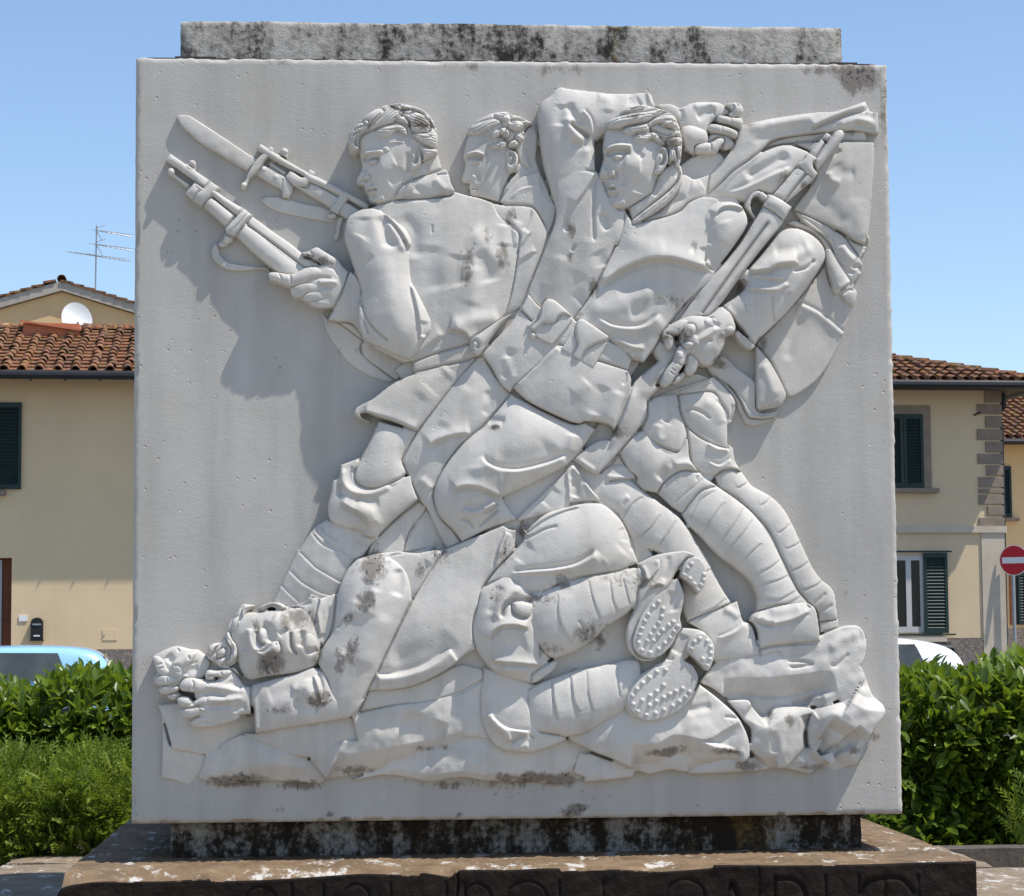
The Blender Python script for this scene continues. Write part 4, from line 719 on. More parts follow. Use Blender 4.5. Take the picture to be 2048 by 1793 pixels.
# --- rocks
def rock(outline, h, b=6, e=6, facets=6, fs=.3, seed=0, **k):
    rock.n += 1
    carve('rock%02d' % rock.n, 'rock', outline, h, b, e=e, facets=facets, fs=fs, seed=seed, rough=1.6, **k)
rock.n = 0
rock('Q 95,560! 110,800 95,1142! 200,1162 320,1202 400,1152 440,1092 495,938! 350,915 200,895 130,700', 18, 3, 4, 5, .12, 1)
rock('Q 66,490! 150,700 200,892! 350,912 470,932 640,822 800,742! 930,742! 930,560! 500,450!', 28, 4, 5, 4, .1, 2)
rock('Q 425,1120! 490,938! 640,830 800,750! 1000,830 1200,912 1400,972 1565,1165! 1500,1202 1000,1172 580,1217 430,1152', 44, 6, 6, 4, .16, 3, st=[('k', 16.5, 39, 'Q 1560,1170 1350,1060 1100,1010 850,1030 600,1100 430,1120', .03)])
rock('Q 795,745! 930,742! 1790,600! 1835,680 1845,812! 1700,802 1580,842 1430,962! 1300,952 1000,832', 56, 6, 6, 4, .14, 4)
rock('Q 1420,980! 1600,842 1700,812 1845,805! 1800,600! R 80,560! 400,490 700,450 1000,350 1200,250! 1160,400 1200,650 1260,790 1050,782 900,882 500,992 320,1062 0,1132 Q 1565,1165!', 66, 8, 6, 3, .1, 5, st=[('k', 21, 39, 'R 1050,720 650,815 300,880 -20,930 Q 1680,900', .05), ('g', 5, 14, 'R 200,700 500,640 800,620'), ('k', 9, 30, 'R 900,660 600,560 500,520', .1)])
rock('R 0,1165! 300,1060 600,970 900,882 1050,780 1250,760! 1400,880 1650,900 1930,790! S 170,800! 375,922! 325,1112 150,1208! R 1920,1212! 1500,1182 1200,1172 1000,1142 700,1182 550,1152 300,1122 60,1167', 44, 8, 6, 5, .1, 6, st=[('k', 18, 36, 'R 1820,1115 1500,1095 1200,1105 1000,1085 700,1110 500,1070 330,1070', .03), ('k', 12, 33, 'S 340,930 150,1060 20,1130', .1)])
rock('S 370,928! 775,1072! 740,1137! 305,1182!', 36, 4, 4, 4, .2, 7)
rock('S 165,800! 400,700! 660,520! 860,600! 1050,600! 1250,420! 1335,305! 1500,430 1650,562 1720,652 1782,800 1792,952 1762,992 1700,1032 1500,1052 1250,1102 1100,1082 900,1122! 780,1082 550,972 370,902', 74, 14, 7, 5, .12, 8, st=[('k', 27, 39, 'S 1760,930 1600,880 1450,870 1350,800 1100,755 950,830 700,850', .06), ('g', 4, 2.5, 'S 1550,600 1620,600 1690,620'), ('k', 12, 27, 'S 1700,920 1740,750 1680,640', .1), ('g', 5, 8, 'S 1200,550 1350,520 1450,500'), ('k', 12, 21, 'S 1780,1000 1600,960 1400,980 1200,1040', .1)])
rock('T 85,592! 150,500 240,400! 600,370! 800,312 1150,182 1320,110 1462,93 1524,140 1554,260 1532,392 1500,442 1400,582 1332,732! 1200,782 1050,802 800,772 500,742 325,732! 200,642', 42, 10, 6, 3, .06, 9, st=[('k', 18, 33, 'T 1300,700 1230,500 1000,515 700,545 270,560', .05), ('r', 5, 12, 'T 1200,300 1350,200 1500,160'), ('g', 6, 3, 'T 830,410 950,405 1060,430 900,460 840,440'), ('g', 4, 4, 'T 1210,440 1280,440 1400,330'), ('g', 4, 3, 'T 400,700 800,720 1200,640'), ('k', 9, 15, 'T 1180,680 1000,700 870,750', .1)])
rock('T 335,750! 500,745 800,782 1065,812! 1090,850 1045,950 1012,1080 1022,1162! 850,1345! 700,1342 600,1252 540,1182 540,1002 480,932 430,862', 54, 10, 6, 4, .16, 10, st=[('k', 18, 27, 'T 680,1000 850,880 1060,830', .08), ('k', 13.5, 24, 'T 470,900 580,960 680,1000', .1), ('k', 18, 24, 'T 960,880 980,1020 1010,1140', .08), ('k', 13.5, 21, 'T 760,1230 620,1250 560,1170', .1), ('g', 5, 8, 'T 700,1020 740,1120 740,1220')])
rock('T 1045,1000! 1095,836 1330,758 1412,604 1524,458! 1562,540 1622,700 1702,782 1728,862! 1642,982 1592,1062 1562,1182 1492,1302 1300,1374! 1190,1312 1170,1202 1060,1150', 60, 14, 6, 5, .14, 11, st=[('k', 21, 22.5, 'T 1520,1120 1450,1010 1350,940 1250,880', .08), ('k', 15, 27, 'T 1130,930 1250,860 1330,900', .1), ('k', 18, 24, 'T 1400,760 1540,830 1720,850', .1), ('k', 13.5, 18, 'T 1600,1050 1550,1030 1480,960', .1), ('k', 15, 24, 'T 1480,1300 1380,1180 1280,1100', .1), ('r', 5, 12, 'T 1500,480 1480,640 1600,720'), ('g', 5, 14, 'T 1130,1050 1200,1180 1240,1280')])
rock('T 845,1345! 1025,1160! 1080,1168 1162,1250 1165,1312 1060,1405!', 46, 8, 5, 4, .25, 12, st=[('k', 12, 15, 'T 1160,1250 1090,1190', 0)])
rock('T -10,1395! 200,1342 480,1282 540,1240! 600,1250 745,1312! 700,1352 480,1378', 34, 5, 5, 4, .2, 13)

# --- fallen soldier
S4 = 'soldier4'
carve(S4, 'trousers', 'R 1190,150! 1300,180! 1600,280 1650,340 1590,370 1600,500 1650,650 1700,730 1900,760! 1935,802! 1750,882 1600,922 1430,912 1300,862 1210,732 1168,600 1158,400 1180,260', 66, 18, e=6, st=[('r', 9, 8, 'R 1225,560 1290,670 1390,750 1430,830', .1), ('s', 9, 9, 'R 1260,590 1390,690 1600,725', .1), ('g', 6, 2.4, 'R 1430,845 1490,790 1570,760'), ('g', 5, 2.4, 'R 1600,760 1640,790'), ('r', 5, 8, 'R 1430,880 1520,870 1600,850'), ('g', 5, 16, 'R 1300,300 1400,400 1500,480')])
carve(S4, 'puttee', 'R 1585,360! 1700,290 2047,165 S 200,172 440,148 700,82! 800,90! 830,250! 700,450! 672,545! 500,642 300,752 100,784 0,778 R 1900,772 1750,742 1630,722 1588,600 1578,450', 74, 26, e=6,
  st=[('s', 4, 14, 'R 1845,640 1805,450 1800,290', .05), ('s', 4, 14, 'R 2040,560 1985,450 1962,240', .05), ('s', 4, 14, 'S 70,640 25,450 15,270', .05), ('s', 4, 14, 'S 240,600 190,430 180,200', .05), ('s', 4, 14, 'S 380,555 335,400 325,170', .05), ('s', 3, 12, 'S 620,420 600,280 600,150', .05)])
carve(S4, 'belt', 'R 160,352! 500,322 700,252 900,152 1000,130 1190,175! 1200,262! 1000,372 700,472 400,502 75,555!', 62, 6, e=5)
carve(S4, 'coat', 'N 560,360! 760,302 1000,270! 1200,290 1330,265 1495,243! 1420,360 1150,790! 1000,600!', 72, 8, e=5, st=[('g', 3, 1.5, 'N 900,330 990,300 1100,290'), ('r', 4, 8, 'N 1300,400 1360,330 1440,270')])
carve(S4, 'coat', 'J 1690,990 1720,938 1772,918 1832,960 1882,1060 2060,1290! 1740,1310 1740,1342 1700,1384 1500,1432 1235,1495! 1195,1475 1400,1270', 58, 8, e=4, step=1.8, st=[('r', 5, 4, 'J 1735,1330 1735,1150 1720,1020 1770,960 1840,1040', .06), ('g', 6, 9, 'J 1780,1060 1800,1180 1780,1260'), ('s', 5, 5, 'J 1900,1100 1960,1180 2040,1270', .05), ('g', 4, 14, 'J 1600,1150 1450,1320')])
carve(S4, 'coat', 'N 1495,243! 1700,160 2047,20 O 345,8 395,40 475,55! 460,272! 260,470 125,655! N 1840,800 1780,952 1770,1102 1802,1275! 1720,1312 1560,1442 1400,1542 1150,1652 900,1692 690,1700! 790,1500 1140,790 1400,362', 78, 14, e=5, p=.6, tilt=[('N 1500,400', -6), ('N 1300,1400', 8), ('N 1000,1300', 2)],
  st=[('s', 13, 26, 'N 780,1545 1000,1535 1300,1440 1545,1270', .04), ('g', 8, 24, 'N 900,1400 1150,1370 1400,1280 1600,1150'), ('g', 3, 1.6, 'N 790,1640 880,1635 960,1620'), ('s', 5, 10, 'O 250,440 300,220 370,60', .08), ('g', 4, 3, 'N 1460,270 1390,370 1320,490')])
carve(S4, 'trousers', 'O 125,655! 260,470 460,262 560,130 J 1245,1505! 1290,1600! 1500,1420 1750,1342 1900,1312 2047,1312 K 332,1342 472,1472 552,1622 592,1790 O 1662,202 1735,392! 1500,472 1250,520 1000,570 800,680! 600,700! 400,560 200,600', 78, 34, e=7, p=.55,
  st=[('s', 12, 15, 'O 420,490 620,470 850,452 1060,410 1220,330 1290,250', .1), ('g', 7, 8, 'O 430,525 650,520 900,520 1050,500', .1), ('s', 5, 7, 'J 1870,1345 1700,1385 1480,1480 1290,1620', .1), ('g', 6, 2.4, 'O 560,150 690,85 780,40 900,10', .08), ('g', 3, 8, 'O 1560,20 1590,120 1580,180'), ('r', 5, 18, 'O 1350,420 1480,350 1580,250'), ('g', 4, 12, 'O 480,380 560,260 640,200')])
carve(S4, 'trousers', 'O 120,662 250,580 410,500 650,555 815,645! 700,800! 640,1000! 720,1250! 840,1365! 750,1442 640,1535 622,1622! 450,1582 250,1502 130,1382 58,1250 28,1100 48,950 95,750', 86, 28, e=7, p=.55,
  st=[('g', 13, 4, 'O 320,960 345,860 430,775 540,760 650,790', .08), ('r', 6, 9, 'O 260,1000 300,850 420,690 560,680'), ('s', 11, 11, 'O 600,1070 450,1035 320,1045 240,1100 190,1190', .1), ('g', 6, 18, 'O 300,1200 450,1220 580,1180'), ('s', 9, 9, 'O 730,1450 500,1425 220,1410', .06), ('r', 7, 10, 'O 300,1480 480,1500 640,1490'), ('g', 7, 10, 'O 560,620 660,650 720,690'), ('g', 7, 8, 'O 420,520 520,535 620,545'), ('g', 4, 9, 'O 340,620 260,760 200,930'), ('g', 8, 3, 'O 425,800 440,900 520,950 600,945', .08)],
  lumps=[('O 430,810 480,790 600,800 640,840 600,940 520,930 450,890', 9, .4)])
carve(S4, 'strap', 'O 635,1530! 740,1452 915,1362! 860,1482 700,1602 625,1625!', 90, 5, e=3.5, step=1.7)
carve(S4, 'strap', 'O 460,1590! 640,1625! 630,1660 560,1690 500,1660', 74, 4, e=3, step=1.6)
carve(S4, 'puttee', 'O 598,930 640,790 720,700 830,640 1000,570 1250,513 1500,480 1680,440 1752,448 1784,510 1784,590 1722,702 1722,792 1600,922 1450,1022 1200,1232 950,1354 830,1358 680,1232 608,1080', 96, 32, e=7, p=.55,
  st=[('s', 5, 14, 'O 1080,1260 990,1150 930,1050 890,880 900,700', .05), ('s', 4, 13, 'O 1340,970 1280,850 1240,720 1210,560', .05), ('s', 4, 13, 'O 1515,895 1460,780 1430,560', .05), ('s', 4, 12, 'O 1635,810 1600,680 1570,550', .05), ('g', 3, 3, 'O 1105,975 1180,1085'), ('g', 4, 6, 'O 1690,460 1750,540 1740,620')])
# boots of the fallen man
carve(S4, 'boot', 'P 390,250! 500,190 600,150 800,118 900,118 985,165 900,185 840,262 780,345 740,425 690,505 560,620 440,780 380,900 345,1060 400,1190 580,1222 450,1245 355,1192 288,1102 278,900 375,660 388,500 450,440 440,330', 98, 10, e=5, step=1.7, st=[('s', 5, 6, 'P 605,200 600,290 540,370 470,450', .1), ('s', 5, 6, 'P 670,490 600,458 500,510 410,650', .1), ('g', 3, 6, 'P 700,150 690,300 640,430'), ('r', 4, 5, 'P 420,270 460,330 470,420')])
carve(S4, 'boot_sole', 'P 690,500! 760,420 800,392! 862,560 847,700 822,802 837,902 792,972 742,1072 630,1182 510,1214 400,1172 343,1090 348,980 418,790 550,600', 120, 3, e=3, step=1.3, rough=.4,
  dots=[('P 600,635 545,685 495,765 460,830 430,905 405,970 395,1055 430,1130 510,1155 600,1120 665,1060 720,1005 760,940 795,885 750,840 705,875 640,925 600,975 550,1035 520,970 560,905 600,850 630,785 645,705 485,1035', 4.4, 3.6)], st=[('g', 4, 10, 'P 760,520 740,640 760,750')])
carve(S4, 'boot_sole', 'P 828,375! 850,280 900,208 970,178 1042,205 1092,310 1083,430 1052,512 1005,562! 960,490 900,432', 130, 2, e=3, step=1.3, rough=.4, dots=[('P 935,245 900,290 865,360 920,400 965,455 1005,515 1035,460 1060,410 1065,355', 4.2, 3.4)])
carve(S4, 'boot', 'P 300,1800! 250,1650 280,1530 400,1400 560,1290 680,1220 740,1080 810,920 950,910 1062,940 1105,985! 900,1210 700,1400 420,1800! S 800,620! 720,590 660,500', 94, 8, e=5, step=1.7, st=[('g', 4, 3, 'P 680,1220 760,1215'), ('g', 4, 10, 'P 860,960 820,1060 760,1170')])
carve(S4, 'boot_sole', 'P 560,1305! 700,1277 790,1200 850,1155! 862,1232 952,1292 1007,1420 970,1540 S 1252,440 1150,542 1000,612 860,634 770,592 703,512 688,430 740,330 860,210', 112, 3, e=3, step=1.3, rough=.4,
  dots=[('S 950,195 1030,180 885,245 825,295 775,350 735,410 740,485 780,550 855,580 940,565 1015,535 1090,500 1150,460 1210,420 1240,375 1180,345 1120,370 1065,395 1010,425 945,460 885,495 820,450 890,410 950,370 1010,315', 4.4, 3.6)])
carve(S4, 'boot_sole', 'P 888,1142! 888,1080 930,1000 1000,953 1082,965 1142,1030 1173,1110 1162,1230 1132,1312 1100,1343!', 122, 2, e=3, step=1.3, rough=.4, dots=[('P 965,1045 1020,1010 935,1115 1095,1035 1130,1095 1135,1160 1120,1220 1095,1285 1050,1220', 4.2, 3.4)])
# collar, head, hair
carve(S4, 'collar', 'M 1455,580! 1620,540 1700,453! 1792,500! 1955,448! 1955,550 1905,852 1830,990! 1700,900! 1600,620', 76, 8, e=4, step=1.6, st=[('s', 6, 6, 'M 1790,880 1760,650 1785,510 1700,465', .05), ('g', 4, 4, 'M 1490,590 1640,560 1710,520'), ('g', 4, 4, 'M 1900,560 1860,780 1800,960')])
carve(S4, 'skin', 'M 948,660 1050,640 1150,640 1280,620 1400,620 1500,600 1600,588 1662,598 1702,660 1742,750 1792,850 1804,950 1784,1060 1772,1150 1720,1202 1550,1262 1400,1285 1300,1295 1180,1315 1070,1335 1000,1275 960,1202 940,1080 900,950 880,850 900,720', 74, 32, e=6, step=1.2, rough=.5, p=.55,
  st=[('r', 6, 6, 'M 1072,800 1070,900 1110,1010 1180,1060', .1), ('g', 9, 9, 'M 1180,780 1250,800 1290,880 1270,960'), ('g', 6, 3, 'M 1145,830 1155,920 1190,965 1235,975', .1), ('g', 6, 5, 'M 1370,880 1420,840 1470,810'), ('g', 8, 2.6, 'M 1492,840 1490,920 1515,1010 1560,1075', .08), ('g', 7, 6, 'M 1600,820 1610,900 1590,1000'), ('g', 6, 5, 'M 1640,1020 1700,1040 1770,1010'), ('g', 5, 18, 'M 1420,700 1550,700 1640,740'), ('r', 5, 20, 'M 1300,690 1400,730 1480,700'), ('g', 6, 7, 'M 1200,1110 1240,1160 1260,1200'), ('g', 5, 2, 'M 1180,1180 1175,1240 1200,1300'), ('g', 5, 2, 'M 1240,1180 1250,1240 1285,1290'), ('g', 5, 2, 'M 1290,1190 1310,1240 1340,1270'), ('r', 5, 4, 'M 1215,1190 1215,1250 1240,1300'), ('r', 5, 4, 'M 1270,1190 1285,1240 1320,1280'), ('g', 6, 14, 'M 1420,1140 1540,1150 1640,1120'), ('g', 4, 10, 'M 980,860 1000,960 1010,1050')],
  lumps=[('M 1160,850 1185,806 1228,806 1248,850 1243,925 1218,965 1180,935', 5, .5), ('M 1140,1045 1210,1045 1270,1000 1305,945 1350,935 1384,972 1388,1035 1345,1085 1270,1095 1190,1085', 9, .3), ('M 1380,920 1430,855 1470,815 1485,900 1485,1000 1545,1085 1480,1072 1420,1062 1398,985', 4, .3), ('M 1512,835 1582,815 1592,900 1575,1000 1552,1050 1512,960', 4, .3), ('M 1620,900 1680,860 1740,900 1765,980 1700,1045 1640,1005', 4, .05)],
  dots=[('M 1346,968', 2, -5)])
carve(S4, 'hair', 'M 645,1000 700,958 780,948 830,858 860,758 920,668 990,568 1050,558 1112,575 1050,622 1012,702 962,712 930,830 952,1000 952,1120 900,1182 860,1202 920,1212 980,1292 1062,1334 900,1256 760,1204 700,1152 636,1102', 76, 10, e=5, step=1.25,
  lumps=[('M 828,860 860,838 892,920 932,970 952,1070 920,1132 880,1162 830,1172 870,1100 890,1020 840,940', 12), ('M 988,702 1000,600 1040,568 1102,575 1060,600 1030,682', 10), ('M 658,1080 650,1010 690,968 762,965 720,1000 690,1062', 10), ('M 738,1060 800,1000 832,1020 820,1080 760,1112', 9), ('M 718,1132 770,1110 832,1090 800,1162 760,1192', 9), ('M 868,1190 930,1190 982,1262 1052,1322 960,1292', 9), ('M 900,720 960,690 990,740 940,820 890,820', 8)],
  st=[('g', 5, 1.8, 'M 860,900 900,990 900,1080'), ('g', 4, 1.6, 'M 1010,690 1025,620 1060,590')])
carve(S4, 'skin', 'M 1160,600 1230,558 1310,538 1402,553 1456,600 1380,615 1290,585 1200,635!', 80, 6, e=4, step=1.3, st=[('g', 6, 2.4, 'M 1230,600 1290,565 1350,575 1390,600', .1), ('r', 3, 2, 'M 1180,600 1250,560 1320,548 1420,580')])
# hands of the fallen man: far hand, then near hand
carve(S4, 'skin', 'M 78,1100 150,1050 260,998 330,988 460,1020 530,1025 620,1090 677,1140! 650,1242 620,1292 560,1332 400,1322 340,1402 200,1382 100,1372 88,1300 120,1260', 50, 14, e=6, step=1.4, st=[('g', 6, 8, 'M 220,1080 260,1120 240,1160'), ('g', 3, 2, 'M 330,1000 350,1050'), ('g', 3, 2, 'M 420,1150 500,1160 540,1130'), ('g', 4, 8, 'M 400,1280 450,1230 560,1220')])
carve(S4, 'skin', 'M 218,1490 330,1460 372,1490 320,1532 270,1538', 52, 7, e=4, step=1.3)
carve(S4, 'skin', 'M 138,1430 180,1393 300,1388 352,1400 332,1452 220,1482 160,1474', 58, 8, e=4, step=1.3)
carve(S4, 'skin', 'M 93,1330 130,1283 250,1283 322,1310 332,1362 230,1387 120,1387', 62, 9, e=4, step=1.3, st=[('g', 2.5, 1.8, 'M 220,1290 225,1370')])
carve(S4, 'skin', 'M 76,1100 130,1088 190,1130 222,1200 252,1252 220,1294 150,1284 108,1222', 64, 9, e=4, step=1.3, st=[('g', 3, 2, 'M 120,1180 180,1160'), ('g', 2.5, 1.6, 'M 140,1220 200,1200')])
carve(S4, 'skin', 'M 276,1160 340,1108 440,1058 522,1058 480,1152 402,1192 382,1222 372,1292 320,1308 282,1250', 68, 10, e=4, step=1.3, st=[('g', 4, 2, 'M 290,1190 340,1180 380,1210'), ('g', 3, 2, 'M 440,1080 460,1130'), ('g', 2, 1.5, 'M 300,1240 360,1250')])
carve(S4, 'skin', 'M 540,1332 720,1332 800,1260 880,1228 962,1320 1020,1392 1078,1402! 1088,1692! 990,1692 900,1752 700,1792 560,1772 530,1602 500,1482 480,1380', 82, 18, e=6, step=1.4, st=[('g', 5, 5, 'M 560,1480 700,1470 850,1500'), ('r', 5, 6, 'M 540,1400 700,1400 900,1430 1040,1450'), ('r', 5, 6, 'M 600,1540 750,1540 900,1530 1020,1500'), ('g', 4, 5, 'M 620,1620 760,1600 900,1590'), ('g', 4, 8, 'M 850,1340 920,1400 1000,1420'), ('g', 4, 6, 'M 900,1650 980,1600 1040,1600')])
carve(S4, 'skin', 'M 456,1772 500,1720 640,1690 900,1690 985,1680 940,1742 800,1792 Q 540,692 400,694 352,662', 84, 10, e=4.5, step=1.4, st=[('g', 3, 2, 'Q 480,630 510,655 570,645')])
carve(S4, 'skin', 'M 356,1660 390,1623 480,1618 560,1598 642,1640 560,1692 470,1728 400,1724', 92, 9, e=4, step=1.3, lumps=[('M 560,1620 610,1610 640,1640 600,1660', 4, .2)])
carve(S4, 'skin', 'M 322,1540 360,1503 440,1508 490,1550 600,1498 702,1530 682,1582 560,1592 460,1604 370,1608', 94, 10, e=4, step=1.3, st=[('g', 4, 2.4, 'M 470,1520 490,1560 470,1600')])
carve(S4, 'skin', 'M 346,1390 400,1323 480,1313 562,1330 642,1370 602,1452 520,1464 430,1454 370,1442', 96, 11, e=4, step=1.3, st=[('g', 3, 2, 'M 480,1330 500,1380 480,1440')])
carve(S4, 'skin', 'M 612,1280 640,1233 760,1238 850,1226 884,1260 820,1302 720,1304 690,1334 628,1324', 94, 9, e=4, step=1.3, st=[('g', 3, 2, 'M 775,1245 785,1290'), ('g', 4, 2, 'M 640,1300 690,1290 720,1300')])
# his sleeve
carve(S4, 'coat', 'Q 903,310! 1100,260 1300,210 1450,158 1560,200! 1640,400 1720,470 1905,440! 1850,552 1760,612! 1400,672 938,747! 918,520', 82, 22, e=6, p=.55, st=[('s', 8, 8, 'M 1800,1590 1770,1440 1720,1290', .1), ('g', 6, 4, 'M 1770,1260 1810,1400 1800,1560', .1), ('r', 5, 10, 'M 1640,1300 1680,1450 1740,1580'), ('g', 7, 14, 'Q 1250,470 1400,500 1520,540'), ('g', 4, 14, 'M 1250,1500 1400,1450 1540,1440'), ('r', 4, 8, 'M 1500,1440 1600,1400 1560,1460'), ('r', 4, 6, 'Q 915,330 930,520 945,720', .05)])
carve(S4, 'coat', 'N 560,375 640,335 760,318 900,328 1000,383 1090,488 1132,620 1145,775! 820,1452 648,1792 Q 1962,350 1852,542 1760,612! 1640,560 1560,450 1580,300 1500,130 N 185,1352! 240,1240 340,1062 368,850 398,650 468,480', 90, 30, e=7, p=.55, st=[('g', 6, 10, 'N 1000,440 1020,600 980,740'), ('g', 5, 2.4, 'N 380,1060 440,980 490,930', .05), ('r', 5, 16, 'N 900,900 750,1200 650,1500'), ('g', 5, 16, 'N 620,900 520,1150 450,1350'), ('g', 5, 12, 'N 700,560 640,700 600,820'), ('r', 4, 12, 'N 780,640 740,800 700,950')])

# mass of stone left between the figures
carve('backing', 'b', '0 980,1040! 1030,960 1150,920 1200,945 1250,1000 1290,1080 1330,1180 1300,1420 1000,1400 930,1300 940,1180', 44, 0, e=3)
carve('backing', 'b', '0 1160,880! 1300,760 1420,760 1450,900 1400,980 1300,960 1230,1000', 30, 0, e=3)
carve('backing', 'b', '0 790,740! 900,640 1100,500 1250,420 1420,300 1480,420 1420,560 1300,700 1180,860 1000,1000 880,930 860,840', 34, 0, e=3)
carve('backing', 'b', '0 405,1345! 440,1295 485,1245 560,1222 650,1215 690,1290 640,1390 480,1410', 40, 0, e=3)
carve('backing', 'b', '0 790,1115! 900,1085 970,1095 950,1180 820,1190', 32, 0, e=3)
carve('backing', 'b', '0 900,1260! 980,1250 1000,1350 900,1370', 52, 0, e=3)
# ------------------------------------------------------------------ the monument
_sp = to_panel(np.array([(a, b) for a, b, *_ in STAINS], float), 0.0)
STAINS_P = [(q[0], q[1], s[2], s[3], s[4]) for q, s in zip(_sp, STAINS)]
HB = 2.393
ZT = ZB+HB
monument = empty('war_monument', (0, 1.0, 0))
tag(monument, 'square white marble war monument with carved soldiers on a dark stone base', 'monument')
def under(o, parent):                              # parent while keeping the place in the world
    o.parent = parent
    if parent is monument: o.matrix_parent_inverse = Matrix.Translation((0, -1.0, 0))
    return o
def put_stain(o):
    me = o.data; n = len(me.vertices); co = np.empty(n*3, np.float32); me.vertices.foreach_get('co', co); co = co.reshape(-1, 3)
    a = me.attributes.new('stain', 'FLOAT', 'POINT')
    a.data.foreach_set('value', stain_at(co[:, 0]/PX, -(co[:, 2]-ZB)/PX).astype(np.float32))

rg = np.random.default_rng(3)
def slab(name, x0, x1, z0, z1, y0, y1, mat, nx=160, nz=160, chip=0.0035, big=0.012, p_big=0.04, nomid=False):
    """a block of stone: fine front face with worn, chipped arrises"""
    xs = np.linspace(x0, x1, nx); zs = np.linspace(z0, z1, nz)
    X, Z = np.meshgrid(xs, zs); Yf = np.full(X.shape, y0)
    def edge(n):
        a = np.abs(rg.normal(0, chip, n)); a = 0.5*a+0.5*np.roll(a, 1)
        for i in np.nonzero(rg.random(n) < p_big)[0]:
            w = rg.integers(1, 4); a[max(0, i-w):i+w] += big*rg.random()
        return a
    eb, et = edge(nx), edge(nx); el, er = edge(nz), edge(nz)
    Z[0] += eb; Z[-1] -= et; X[:, 0] += el; X[:, -1] -= er
    Yf[0] += eb*0.7+.003; Yf[-1] += et*0.7+.003; Yf[:, 0] += el*0.7+.003; Yf[:, -1] += er*0.7+.003
    Yf[1:-1, 1:-1] += 0.0012*np.sin(X[1:-1, 1:-1]*9+1)*np.sin(Z[1:-1, 1:-1]*7)
    V = np.stack([X.ravel(), Yf.ravel(), Z.ravel()], 1); idx = np.arange(nx*nz).reshape(nz, nx)
    F = [(idx[j, i], idx[j, i+1], idx[j+1, i+1], idx[j+1, i]) for j in range(nz-1) for i in range(nx-1)]
    rim = list(idx[0, :])+list(idx[1:, -1])+list(idx[-1, -2::-1])+list(idx[-2:0:-1, 0])
    r2 = V[rim].copy(); r2[:, 1] += 0.012
    r2[:, 0] = np.where(V[rim][:, 0] > (x0+x1)/2, np.minimum(V[rim][:, 0]+0.004, x1), np.maximum(V[rim][:, 0]-0.004, x0))
    r2[:, 0] = np.where(np.isin(rim, idx[:, 0]), x0, np.where(np.isin(rim, idx[:, -1]), x1, r2[:, 0]))
    r2[:, 2] = np.where(np.isin(rim, idx[0]), z0, np.where(np.isin(rim, idx[-1]), z1, r2[:, 2]))
    r3 = r2.copy(); r3[:, 1] = y1
    n = len(V); m = len(rim)
    V = np.concatenate([V, r2, r2, r3])
    F += [(rim[i], n+i, n+(i+1) % m, rim[(i+1) % m]) for i in range(m)]
    F += [(n+m+i, n+2*m+i, n+2*m+(i+1) % m, n+m+(i+1) % m) for i in range(m)]
    F += [tuple(range(n+2*m, n+3*m))]
    o = mesh_obj(name, V, F, mat, None, False); put_stain(o)
    o.data.polygons.foreach_set('use_smooth', [len(p.vertices) == 4 for p in o.data.polygons])
    bm = bmesh.new(); bm.from_mesh(o.data)
    bmesh.ops.recalc_face_normals(bm, faces=list(bm.faces)); bm.to_mesh(o.data); bm.free()
    return o

block = under(slab('relief_block', -1.2, 1.2, ZB, ZT, 0.0, 2.0, MARBLE_FLAT, 240, 240), monument)
lead = simple('lead_sheet', (0.05, 0.042, 0.038), 0.6, 0.3, 9)
sheet = under(MB().box(-1.165, 1.165, 0.03, 1.97, ZT, ZT+0.007).box(-1.08, -0.95, 0.035, 0.2, ZT+.006, ZT+0.013).box(1.02, 1.11, 0.035, 0.2, ZT+.006, ZT+0.013).build('lead_flashing', lead), monument)
a_ = at(360, 118, 0.14); b_ = at(1686, 122, 0.14); c_ = at(1000, 47, 0.14)

# cap course: marble overgrown with black crust and ochre lichen
def crust(name, base, dark, amount, ochre, sc=1.0):
    t = NT(name, 0.8, 0.2); p = t.pos()
    c = t.mix(t.ramp(t.noise(p, 5*sc, 5), .3, .7), tuple(x*.85 for x in base), base)
    st = t.noise(t.pos((7*sc, 7*sc, 1.6*sc)), 1.0, 6, .65); sp = t.noise(p, 55*sc, 4, .7); md = t.noise(p, 17*sc, 6, .7)
    s = t.math('ADD', t.math('MULTIPLY', st, .75), t.math('ADD', t.math('MULTIPLY', sp, .34), t.math('MULTIPLY', md, .42)))
    c = t.mix(t.math('MULTIPLY', t.ramp(s, .80-amount, .98-amount), .85), c, tuple(x*2.6 for x in dark))
    c = t.mix(t.ramp(s, .90-amount, 1.0-amount), c, dark)
    oc = t.math('ADD', t.math('MULTIPLY', t.noise(t.pos((5*sc, 5*sc, 1.2*sc)), 1.3, 3), .8), t.math('MULTIPLY', sp, .3))
    c = t.mix(t.math('MULTIPLY', t.ramp(oc, .64, .74), ochre), c, (.20, .13, .045))
    nr = t.bump(t.math('ADD', sp, md), .006, .6)
    return t.out(c, nr)
CAPM = crust('crusted_marble', (.47, .44, .39), (.03, .026, .022), .125, .6)
cap = under(slab('cap_stone', a_.x, b_.x, ZT+0.008, c_.z, 0.14, 1.86, CAPM, 90, 16, .003, .008, .05), monument)
NECKM = crust('stained_neck_stone', (.36, .35, .33), (.022, .016, .011), .21, .8)
n0 = at(341, 1660, .13).x; n1 = at(1724, 1660, .13).x
ZP = ZB-0.115
neck = under(slab('neck_course', n0, n1, ZP-.02, ZB-.004, 0.13, 1.87, NECKM, 80, 8, .002, .004, .03), monument)

